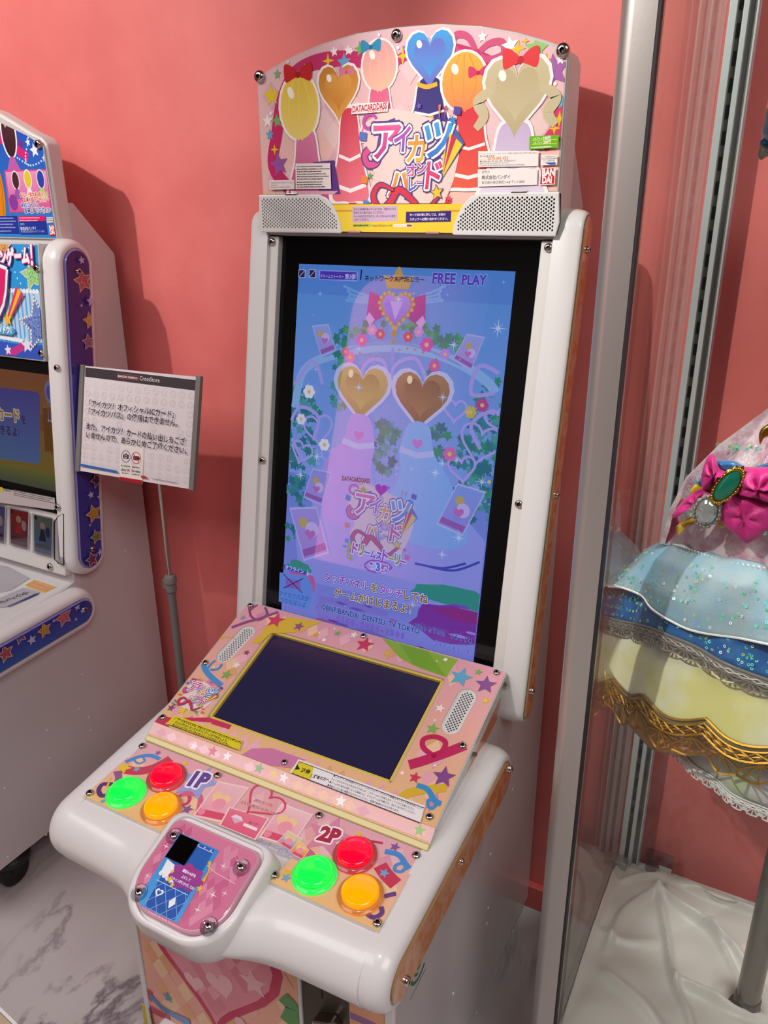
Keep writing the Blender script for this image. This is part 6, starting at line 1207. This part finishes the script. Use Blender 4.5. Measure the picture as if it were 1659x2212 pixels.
for pts, c1, c2, c3, lb in CARDS:
    q = [PH.px(*g3(*p)) for p in pts]; mb = MB(); mb.prism(PH, q, 0.000, 0.0012); o = mb.build('game_card', M['white'], lm, smooth=False); o['label'] = lb
    m = sum((Vector(a) for a in q), Vector((0, 0))) / 4; p = Print(PH.off(0.0014)); p.poly([tuple(m + (Vector(a) - m) * .97) for a in q], c1, c2)
    f = lambda a, b: tuple(Vector(q[3]) + (Vector(q[2]) - Vector(q[3])) * a + (Vector(q[0]) - Vector(q[3])) * b)
    w_ = (Vector(q[1]) - Vector(q[0])).length; p.disc(f(.5, .74), w_ * .14, '#e2b69c', n=12); p.poly([f(.42, .66), f(.58, .66), f(.72, .34), (f(.28, .34))], c3); p.disc(f(.12, .92), w_ * .08, '#3a3036', n=10); p.disc(f(.80, .60), w_ * .13, '#d8c0b0' if c3 != '#2c3450' else '#3a4478', w_ * .2, 12); p.poly([f(.04, .14), f(.96, .14), f(.96, .24), f(.04, .24)], '#6a3a4a' if c3 != '#2c3450' else '#4a4a58'); p.poly([f(.02, .02), f(.98, .02), f(.98, .10), f(.02, .10)], c2); p.build('card_print', M['print'], o)
    mb = MB(); cq = [tuple(m + (Vector(a) - m) * 1.06) for a in q]; mb.prism(PH, cq, 0.0030, 0.0042); mb.build('card_pocket', M['clear_part'], o, smooth=False)
q = PH.px(*g3(561, 868)); screw(lm, PH.at(q[0], q[1], -0.004), PH.N, 0.0085)
# control deck, its tray and stickers
PD = Plane((LC, -0.02, Z(-0.052)), (1, 0, 0), (0, 0.996, 0.085)); mb = MB(); mb.pbox(PD, -LB, LB, -0.33, 0.045, -0.05, 0.0); mb.build('control_deck', M['white'], lm, bevel=0.012, seg=3)
mb = MB(); q = [PD.px(*g3(*p)) for p in ((-60, 840), (105, 870), (345, 1000), (120, 1140), (-60, 1175))]; mb.prism(PD, q, 0.0, 0.002); mb.build('deck_plate', mat('pale_grey_plate', '#b8b2b8', 0.3), lm, bevel=0.001, seg=1)
q = [PD.px(*g3(*p)) for p in ((395, 1020), (648, 1100), (525, 1160), (283, 1078))]; mb = MB(); mb.prism(PD, q, 0.0, 0.0008); o = mb.build('yellow_sticker', M['white'], lm, smooth=False); p = Print(PD.off(0.0009)); p.poly(q, '#dcae2c'); m = sum((Vector(a) for a in q), Vector((0, 0))) / 4; p.poly([tuple(m + (Vector(a) - m) * .84) for a in q], '#e0987a'); p.lines(g3(400, 1040), g3(600, 1105), 3, .012, .0035, '#e8c860', 5); p.build('sticker_print', M['paper'], o)
q = [PD.px(*g3(*p)) for p in ((270, 1115), (460, 1165), (60, 1335), (-60, 1340), (-60, 1260))]; mb = MB(); mb.prism(PD, q, 0.0021, 0.0029); o = mb.build('printed_strip', M['white'], lm, smooth=False); p = Print(PD.off(0.0030)); p.poly(q, '#b9b3bc'); p.P([g3(405, 1168), g3(455, 1166), g3(100, 1322), g3(90, 1316)], '#3a4a88')
for i, t in enumerate('認されやき'): a = (300 - i * 62, 1185 + i * 24); p.T(g3(a[0], a[1]), g3(a[0] + 26, a[1] - 34), t, '#4a4650', hs=1.1, bold=.02)
p.build('strip_print', M['paper'], o)
# side rails
def star_trim(a, trim, p, q, ri, stars, smalls, c1, c2):
    pl = Plane((LC + LB + 0.0385, 0, ZF), (0, 1, 0), (0, 0, 1)); pr = Print(pl, ccw(stadium(p, q, ri - 0.0045, 14))); rr = ri - 0.0045
    P_ = stadium(p, q, rr, 14); vmin = min(b for a_, b in P_); vmax = max(b for a_, b in P_)
    pr.poly(P_, c1, c2)
    for (px, r, col, rot) in stars:
        c = pr.u(*px); n = 10; V = [Vector((c[0] + (r if i % 2 == 0 else r * .5) * math.cos(math.radians(90 + rot + 36 * i)), c[1] + (r if i % 2 == 0 else r * .5) * math.sin(math.radians(90 + rot + 36 * i)))) for i in range(10)]
        pr.poly([tuple(v) for v in V], col); rn = random.Random(int(px[1]))
        for i in range(40):
            an = rn.uniform(0, 6.28); d = r * .5 * math.sqrt(rn.random()); h_ = rn.choice((-36, 30, 48)); cc = '#%02x%02x%02x' % tuple(max(0, min(255, int(col[k:k + 2], 16) + h_)) for k in (1, 3, 5)); pr.disc((c[0] + d * math.cos(an), c[1] + d * math.sin(an)), r * .05, cc, n=5)
        for i in range(10):
            for t in range(5): v = V[i] + (V[(i + 1) % 10] - V[i]) * t / 5; pr.disc(v, r * .075, ('#d9b29a', '#c79a86')[t % 2], n=6)
    for (px, r, rot) in smalls: pr.star(pr.u(*px), r, '#b9b2e0', rot); 
    pr.build('star_artwork', M['print'], a)
def k1(x, y): return (x / 3.6867, 200 + y / 3.6867)
Mblue = mat('blue_rail_trim', '#3a4fb0', 0.12, coat=1.0); Medge = mat('violet_trim_edge', '#8f86c8', 0.15, coat=1.0)
for s in (1, -1):
    p, q = (0.0485 , 0.0175), (0.1210, 0.6400)
    a, t = arm(lm, LC + s * LB, s, p, q, 0.052, 0.0330, M['white'], Mblue, Medge, [(0.1195, 0.628, .007), (0.092, 0.412, .007), (0.053, 0.028, .007)], 0.035, 'side_rail', 'rail_trim')
    if s > 0:
        star_trim(a, t, p, q, 0.033, [(k1(660, 1500), .0235, '#b8606a', 8), (k1(712, 1815), .0180, '#c89a4a', 5), (k1(697, 1985), .0165, '#8a5a86', 0), (g2(715, 955), .0180, '#4a3f86', 10), (g2(688, 1205), .0210, '#b5852c', 8), (g2(706, 1375), .0165, '#6a7a50', 8), (g2(672, 1545), .0175, '#70305a', 5)],
                  [(k1(632, 1335), .009, 5), (k1(705, 1660), .0125, 0), (k1(765, 2095), .0095, 0), (k1(740, 1745), .004, 0), (g2(662, 1065), .0095, 5), (g2(728, 1077), .0085, 5), (g2(733, 1490), .010, 5), (k1(630, 1695), .004, 0), (g2(655, 1290), .004, 0)], '#452a72', '#2c3f9c')
    p, q = (0.0020, -0.1090), (-0.330, -0.1210)
    a, t = arm(lm, LC + s * LB, s, p, q, 0.050, 0.0300, M['white'], Mblue, Medge, [(0.006, -0.104, .0065), (-0.335, -0.121, .0065)], 0.035, 'side_rail', 'rail_trim')
    if s > 0:
        def g4(x, y): return (x / 3.252, 1280 + y / 3.252)
        star_trim(a, t, p, q, 0.030, [(g4(448, 172), .0215, '#b8606c', 8), (g4(310, 262), .0175, '#b8902c', 5), (g4(135, 308), .0165, '#6a4a88', 10), (g4(32, 425), .0190, '#a84a58', 8)], [(g4(535, 100), .009, 5), (g4(572, 125), .008, 5), (g4(318, 190), .0065, 0), (g4(215, 330), .0125, 8), (g4(238, 245), .007, 0), (g4(370, 195), .005, 0), (g4(525, 185), .005, 0)], '#2c2f8c', '#2f5cb0')
# ================================================================ layered stage dress on its stand inside the case
DC = Vector((0.735, 0.050)); 
ds = thing('dress_stand', 'round grey metal pole standing in the white satin inside the display case', 'stand', (0.704, 0.016, PT))
mb = MB(); mb.lathe((0.704, 0.016, PT + 0.002), (0, 0, 1), [(0.0185, 0), (0.0185, Z(0.02) - PT)], 24); mb.build('pole', mat('dull_steel_pole', '#8f8b85', 0.35, metal=0.85), ds)
mb = MB(); mb.lathe((0.704, 0.016, PT + 0.002), (0, 0, 1), [(0.034, 0), (0.034, 0.004), (0.0205, 0.007), (0.0205, 0.030), (0.019, 0.032)], 24); mb.build('collar', mat('brushed_collar', '#7f7b76', 0.4, metal=0.8), ds)
dr = thing('stage_dress', 'tiered pink and blue sequinned stage dress with a magenta bow and gold lace hem', 'dress', (DC.x, DC.y, Z(0.0)))
def cloth_mat(name, c1, c2, scale, rough=0.45, sheen=0.5, alpha=1.0, bump=0.25, bscale=350):
    m = noise_col(mat(name, c1, rough, sheen=sheen, alpha=alpha), scale, c1, c2, 0.4, 0.62, 5); noise_bump(m, bscale, bump, 0.0012, 3); return m
pinkg = cloth_mat('pink_glitter_organza', '#d79fb2', '#ecd3dc', 60, 0.34, 0.6, bump=0.9, bscale=260)
n_, l_, b_ = nodes(pinkg); b_.inputs['Metallic'].default_value = 0.35
sheer = cloth_mat('sheer_pale_blue_organza', '#86aec6', '#a9bac4', 18, 0.38, 0.15, 0.78)
blueq = cloth_mat('blue_sequin_cloth', '#1f5596', '#2f6ca8', 45, 0.35, 0.1)
ivory = cloth_mat('ivory_printed_satin', '#e9e3dc', '#d8cf86', 9, 0.22, 0.1, 1, 0.05)
petm = cloth_mat('green_pink_tulle', '#d6d0d2', '#a9bd74', 11, 0.5, 0.5, 1, 0.2)
peach = mat('peach_lining', '#c98d62', 0.5); lacew = mat('white_lace_thread', '#dfdcda', 0.6); gold = noise_bump(mat('gold_lace_thread', '#a97a26', 0.36, metal=0.75), 900, 0.5, 0.0006)
silv = noise_bump(mat('silver_lace_thread', '#9a918a', 0.42, metal=0.45), 900, 0.5, 0.0006); mag = cloth_mat('magenta_organza', '#bd0a6e', '#c81c7c', 90, 0.5, 0.12, 1, .35, 500)
pearl = mat('pearl_bead', '#ded4d0', 0.2, coat=0.6); gem = mat('clear_crystal', '#dcdcdc', 0.03, trans=0.6, metal=0.25, ior=1.9); goldm = mat('gold_setting', '#c39a35', 0.22, metal=0.95); emer = mat('green_stone', '#0f6a52', 0.12, coat=0.8)
RY = 0.64
def ell(th, r, z, w=0.0): y_ = (r + w) * RY * math.sin(th); return Vector((DC.x + (r + w) * math.cos(th), DC.y + y_, Z(z) - 0.30 * y_))   # the dress leans back a little
TH = [math.radians(90 + 360 * i / 240) for i in range(241)]
def tier(name, prof, m, wav, ph=0.0, hem=None, thick=0.0015, sub=None):
    """prof: (radius, height); folds grow towards the hem"""
    rows = []; n = len(prof) - 1; fine = []
    for i in range(n * 6 + 1):
        t = i / 6; k = min(int(t), n - 1); f = t - k; fine.append((prof[k][0] + (prof[k + 1][0] - prof[k][0]) * f, prof[k][1] + (prof[k + 1][1] - prof[k][1]) * f, i / (n * 6)))
    for r, z, t in fine:
        row = []
        for th in TH:
            a = wav * t * (math.sin(13 * th + ph) * .6 + math.sin(23 * th + ph * 2 + .7) * .4 + .5 * math.sin(7 * th + 1.3 + ph)); row.append(ell(th, r, z + (hem(th) * t ** 2 if hem else 0), a))
        rows.append(row)
    mb = MB(); mb.grid(rows); o = mb.build(name, m, dr, angle=180, fix=False); s = o.modifiers.new('thick', 'SOLIDIFY'); s.thickness = thick; return rows
tier('bodice', [(0.125, 0.86), (0.130, 0.74), (0.095, 0.60), (0.098, 0.56)], pinkg, 0.001)
tier('pink_overskirt', [(0.096, 0.575), (0.150, 0.505), (0.205, 0.445), (0.238, 0.395), (0.252, 0.345), (0.256, 0.294)], pinkg, 0.010, 1.2)
h1 = lambda th: 0.011 * math.sin(4 * th + 0.6) + 0.005 * math.sin(9 * th)
t1 = tier('sheer_blue_tier', [(0.254, 0.300), (0.286, 0.272), (0.309, 0.235), (0.318, 0.210)], sheer, 0.009, 0.4, h1)
t2 = tier('blue_sequin_tier', [(0.240, 0.285), (0.292, 0.230), (0.312, 0.165)], blueq, 0.006, 2.0, lambda th: 0.010 * math.sin(5 * th + 1.0))
h3 = lambda th: -abs(math.sin(9 * th)) * 0.018 + 0.012 * math.sin(th + 2.4) + 0.004 * max(0, -math.sin(th)) + 0.035 * max(0, -math.cos(th)) ** 10
t3 = tier('ivory_tier', [(0.215, 0.250), (0.270, 0.195), (0.304, 0.125), (0.316, 0.062)], ivory, 0.006, 0.9, h3)
def pet_h(th): d = math.cos(th - math.radians(262)); return -0.078 * max(0, d) ** 1.5
t4 = tier('tulle_petal', [(0.190, 0.160), (0.224, 0.070), (0.238, 0.030)], petm, 0.008, 1.7, pet_h)
tier('peach_lining', [(0.220, 0.14), (0.280, 0.06), (0.288, 0.032)], peach, 0.004, .3, lambda th: -0.050 * max(0, math.cos(th - math.radians(218))) ** 14)
# lace trims along the hems
def lace(name, hemrow, m, w, k, rr, off=0.003):
    mb = MB(); n = len(hemrow) - 1
    def P(i, d, o=off):
        p = hemrow[i % n]; q = Vector((p.x - DC.x, (p.y - DC.y) / RY ** 2, 0)).normalized(); return p + q * o + Vector((0, 0, -d))
    idx = [i for i in range(n) if math.sin(TH[i]) < 0.55]
    for r_ in range(4): mb.tube([P(i, w * (r_ - 1) * .17, off + .001 * (r_ % 2)) for i in idx], rr * (1.15 if r_ in (0, 3) else .9), 5)
    for s in (0, 1): mb.tube([P(i, w * (.15 + .13 * math.sin(i * 1.57 + s * math.pi)), off + .002) for i in idx], rr * .8, 4)
    step = max(1, int(k))
    for i in idx[::step]:
        for f in range(5):
            a = math.radians(-90 + (f - 2) * 34); L = w * (.62 if f % 2 == 0 else .52); di = math.cos(a) * step * .62
            a0 = P(i, w * .42); j = int(round(di)); b0 = P(i + j, w * .42 + L * -math.sin(a)); mid = (a0 + b0) / 2
            mb.tube([a0, mid + Vector((0, 0, .001)), b0], [rr * .9, rr * .8, rr * 1.25], 4)
        mb.tube([P(i + int(round(step * .62 * math.cos(math.radians(-160 + 140 * q / 6)))), w * .42 - w * .64 * math.sin(math.radians(-160 + 140 * q / 6))) for q in range(7)], rr * .9, 4)
    o = mb.build(name, m, dr); o['kind'] = 'stuff'; return o
lace('gold_lace', t3[-1], gold, 0.046, 6, 0.0019); lace('silver_lace', t2[-1], silv, 0.020, 4, 0.0015); lace('white_lace', t4[-1], lacew, 0.016, 3, 0.0011)
mb = MB(); mb.tube([p + Vector(((p.x - DC.x) * .006, (p.y - DC.y) * .006, 0)) for p in t1[-1]], 0.0016, 6); mb.build('white_rolled_hem', lacew, dr)
mb = MB()
for i in range(150):
    th = math.radians(95 + i * 1.55); p = ell(th, 0.258, 0.2955 + .002 * math.sin(9 * th), 0.002); mb.lathe(p - Vector((0, 0, .0022)), (0, 0, 1), [(.0006, 0), (.0018, .0007), (.0023, .0022), (.0018, .0037), (.0006, .0044)], 8)
o = mb.build('pearl_string', pearl, dr); o['kind'] = 'stuff'
# sequins: tiny iridescent rings on the two blue tiers
sq = [mat('sequin_' + n__, c__, 0.25, metal=0.15, coat=1.0) for n__, c__ in (('green', '#6ff0b4'), ('cyan', '#6fe6ea'), ('gold', '#e2ee90'), ('silver', '#eef4f8'))]
rnd = random.Random(21); mb = MB()
def sequins(cnt, rows, lo, hi):
    n = len(rows[0]) - 1; m_ = len(rows)
    for _ in range(cnt):
        th = math.radians(rnd.uniform(150, 300)); i = int((math.degrees(th) - 90) / 360 * n); j = int(rnd.uniform(lo, hi) * (m_ - 1)); p = rows[j][i]
        nr = Vector((p.x - DC.x, (p.y - DC.y) / RY ** 2, 0.08)).normalized(); nr = (nr + Vector((rnd.uniform(-.35, .35), rnd.uniform(-.35, .35), rnd.uniform(-.3, .5)))).normalized()
        e = nr.orthogonal().normalized(); g = nr.cross(e); p = p + Vector((p.x - DC.x, (p.y - DC.y) / RY ** 2, 0)).normalized() * .0022 + Vector((rnd.uniform(-.004, .004), 0, rnd.uniform(-.004, .004))); r = .0021
        mb.add([p + (e * math.cos(a) + g * math.sin(a)) * q for q in (r, r * .45) for a in [k * math.pi / 3 for k in range(6)]], [(k, (k + 1) % 6, 6 + (k + 1) % 6, 6 + k) for k in range(6)], rnd.choice((0, 0, 0, 1, 1, 2, 3)))
sequins(520, t1, .25, .95); sequins(760, t2, .45, 1.0)
tp = [[ell(th, r_, z_) for th in TH] for r_, z_ in ((0.150, 0.505), (0.205, 0.445), (0.238, 0.395), (0.252, 0.345), (0.256, 0.300))]
sequins(650, tp, 0, 1)
o = mb.build('sequins', sq, dr, smooth=False, fix=False); o['kind'] = 'stuff'
# bow: each loop and tail a plump piece of stiff cloth
def g6(x, y): return (1400 + x / 6.405, 860 + y / 6.405)
def puff(name, pts, Y, th, m, parent, label=None, sm=5, crease=0.0):
    pl = Plane((0, Y, 0), (1, 0, 0), (0, 0, 1)); P_ = [Vector(pl.px(*p)) for p in pts]
    if sm: P_ = catmull(P_, sm, True)
    c = sum(P_, Vector((0, 0))) / len(P_); mb = MB(); rows = []
    for k, d in ((1.0, 0.0), (.97, .35), (.88, .68), (.70, .90), (.45, 1.0), (.20, .98)):
        rows.append([pl.at(*(c + (p - c) * k), th * d * (1 + crease * math.sin(5 * math.atan2(p.y - c.y, p.x - c.x)) * (1 - k) * 2)) for p in P_])
    mb.grid(rows, True); n = len(P_); b = len(mb.v) - n; mb.f.append(tuple(b + i for i in range(n))); mb.m.append(0); mb.f.append(tuple(range(n - 1, -1, -1))); mb.m.append(0)
    o = mb.build(name, m, parent, angle=180)
    if label: o['label'] = label
    return o
F = lambda L: [g6(*p) for p in L]
Yb = -0.102; yel = mat('yellow_ribbon', '#d7a514', 0.4, sheen=.4); blu = mat('blue_ribbon', '#235f96', 0.3, sheen=.3); red = mat('crimson_ribbon', '#a8123c', 0.45, sheen=.4)
puff('ribbon_end', F([(440, 1410), (500, 1400), (420, 1600), (450, 1720), (390, 1790), (380, 1880), (240, 2020), (300, 1800), (350, 1600)]), Yb + .024, .006, red, dr, 'crimson ribbon end')
puff('ribbon_end', F([(640, 1195), (760, 1215), (760, 1260), (570, 1345)]), Yb + .018, .005, yel, dr, 'yellow ribbon end', 2)
puff('ribbon_end', F([(760, 1620), (600, 1640), (480, 1690), (392, 1780), (400, 1890), (425, 1890), (490, 1780), (600, 1715), (770, 1690)]), Yb + .016, .008, yel, dr, 'yellow ribbon end', 4)
puff('ribbon_end', F([(930, 1620), (1010, 1650), (1100, 1760), (1000, 1790), (940, 1700)]), Yb + .014, .004, yel, dr, 'yellow ribbon end', 3)
puff('ribbon_end', F([(680, 1185), (740, 1100), (790, 1150), (760, 1215)]), Yb + .016, .004, blu, dr, 'blue ribbon end', 2)
puff('ribbon_end', F([(955, 865), (1100, 858), (1230, 880), (1340, 968), (1230, 1000), (1050, 985), (960, 930)]), Yb + .006, .010, blu, dr, 'blue ribbon end')
puff('ribbon_end', F([(1480, 950), (1600, 905), (1760, 870), (1760, 960), (1500, 970)]), Yb + .006, .006, blu, dr, 'blue ribbon end', 3)
puff('bow_loop', F([(868, 775), (925, 782), (955, 870), (1000, 960), (1110, 1010), (1290, 990), (1120, 1130), (1010, 1230), (900, 1245), (765, 1240), (738, 1100), (768, 950), (808, 830)]), Yb, .022, mag, dr, None, 5, .25)
puff('bow_loop', F([(1300, 965), (1480, 955), (1700, 950), (1900, 990), (1950, 1200), (1850, 1400), (1659, 1390), (1500, 1340), (1350, 1310), (1230, 1270), (1260, 1120)]), Yb - .002, .028, mag, dr, None, 5, .2)
puff('bow_tail', F([(760, 1245), (900, 1240), (1010, 1290), (980, 1400), (860, 1430), (740, 1385), (640, 1388), (520, 1480), (380, 1640), (332, 1610), (430, 1480), (570, 1340)]), Yb - .002, .014, mag, dr, None, 4, .2)
puff('bow_tail', F([(1010, 1330), (1200, 1290), (1350, 1310), (1659, 1420), (1750, 1480), (1750, 1780), (1659, 1820), (1380, 2012), (1180, 1850), (1000, 1690), (960, 1500)]), Yb - .004, .015, mag, dr, None, 2, .2)
# brooches
def brooch(name, ctr, rx, ry, rot, Y, stone, setm, beads, hgt, label):
    pl = Plane((0, Y, 0), (1, 0, 0), (0, 0, 1)); c = Vector(pl.px(*g6(*ctr))); a = math.radians(rot); e = Vector((math.cos(a), math.sin(a))); f = Vector((-e.y, e.x)); mb = MB(); R = []
    for k, h in ((1.30, 0), (1.32, .002), (1.12, .0035), (1.0, .0028)): R.append([pl.at(*(c + e * (rx * k * (1 + (.07 * math.cos(12 * t) if k > 1.2 else 0)) * math.cos(t)) + f * (ry * k * (1 + (.07 * math.cos(12 * t) if k > 1.2 else 0)) * math.sin(t))), h) for t in [2 * math.pi * i / 48 for i in range(48)]])
    mb.grid(R, True); mb.f.append(tuple(range(47, -1, -1))); mb.m.append(0)
    for i in range(beads):
        t = 2 * math.pi * i / beads; p = pl.at(*(c + e * rx * 1.17 * math.cos(t) + f * ry * 1.17 * math.sin(t)), .002); mb.lathe(p, pl.N, [(.0013, 0), (.0016, .0012), (.0010, .0024), (.0002, .0028)], 7)
    o = mb.build(name, setm, dr); o['label'] = label; mb = MB(); R = []
    for k, h in ((1.0, .0015), (.96, .5 * hgt + .002), (.72, .85 * hgt + .002), (.35, hgt + .002)): R.append([pl.at(*(c + e * rx * k * math.cos(t) + f * ry * k * math.sin(t)), h) for t in [2 * math.pi * i / 24 for i in range(24)]])
    mb.grid(R, True); b = len(mb.v) - 24; mb.f.append(tuple(b + i for i in range(24))); mb.m.append(0); mb.build('stone', stone, o, smooth=stone is not gem)
k6 = 1 / 6.405 / 1010
brooch('brooch', (1100, 1205), 62 * k6, 138 * k6, -28, Yb - .024, emer, goldm, 34, .004, 'gold brooch with an oval green stone')
brooch('brooch', (815, 1560), 78 * k6, 108 * k6, -8, Yb - .018, gem, silv, 22, .008, 'clear crystal brooch')
mb = MB()
for i in range(9): q = onY(*g6(850 - i * 14, 1715 + i * 12 + 4 * math.sin(i)), Yb - .016); mb.lathe(q - Vector((0, 0, .002)), (0, 0, 1), [(.0006, 0), (.0018, .001), (.0020, .0022), (.0006, .0042)], 7)
o = mb.build('crystal_drop', gem, dr); o['kind'] = 'stuff'
puff('gold_crescent', F([(1700, 355), (1600, 395), (1545, 460), (1530, 545), (1550, 645), (1600, 560), (1690, 520), (1760, 470)]), -0.050, .004, goldm, dr, None, 3)
# sleeve tip coming in at the upper right
def up(L): return L
sl_ = puff('sleeve', [(1700, 200), (1664, 225), (1652, 270), (1652, 300), (1700, 320), (1760, 280), (1760, 210)], 0.03, .05, cloth_mat('blue_sleeve', '#3f74ac', '#5a86b4', 30), dr, 'blue sleeve')
puff('sleeve_frill', [(1645, 282), (1655, 272), (1700, 290), (1700, 312), (1650, 298)], 0.024, .012, lacew, sl_, None, 3); puff('sleeve_trim', [(1640, 322), (1650, 312), (1700, 330), (1690, 350), (1660, 338), (1645, 346), (1638, 338)], 0.020, .012, silv, sl_, None, 3); puff('sleeve_band', [(1648, 298), (1700, 314), (1700, 334), (1650, 318), (1641, 320)], 0.028, .014, blu, sl_, None, 3)
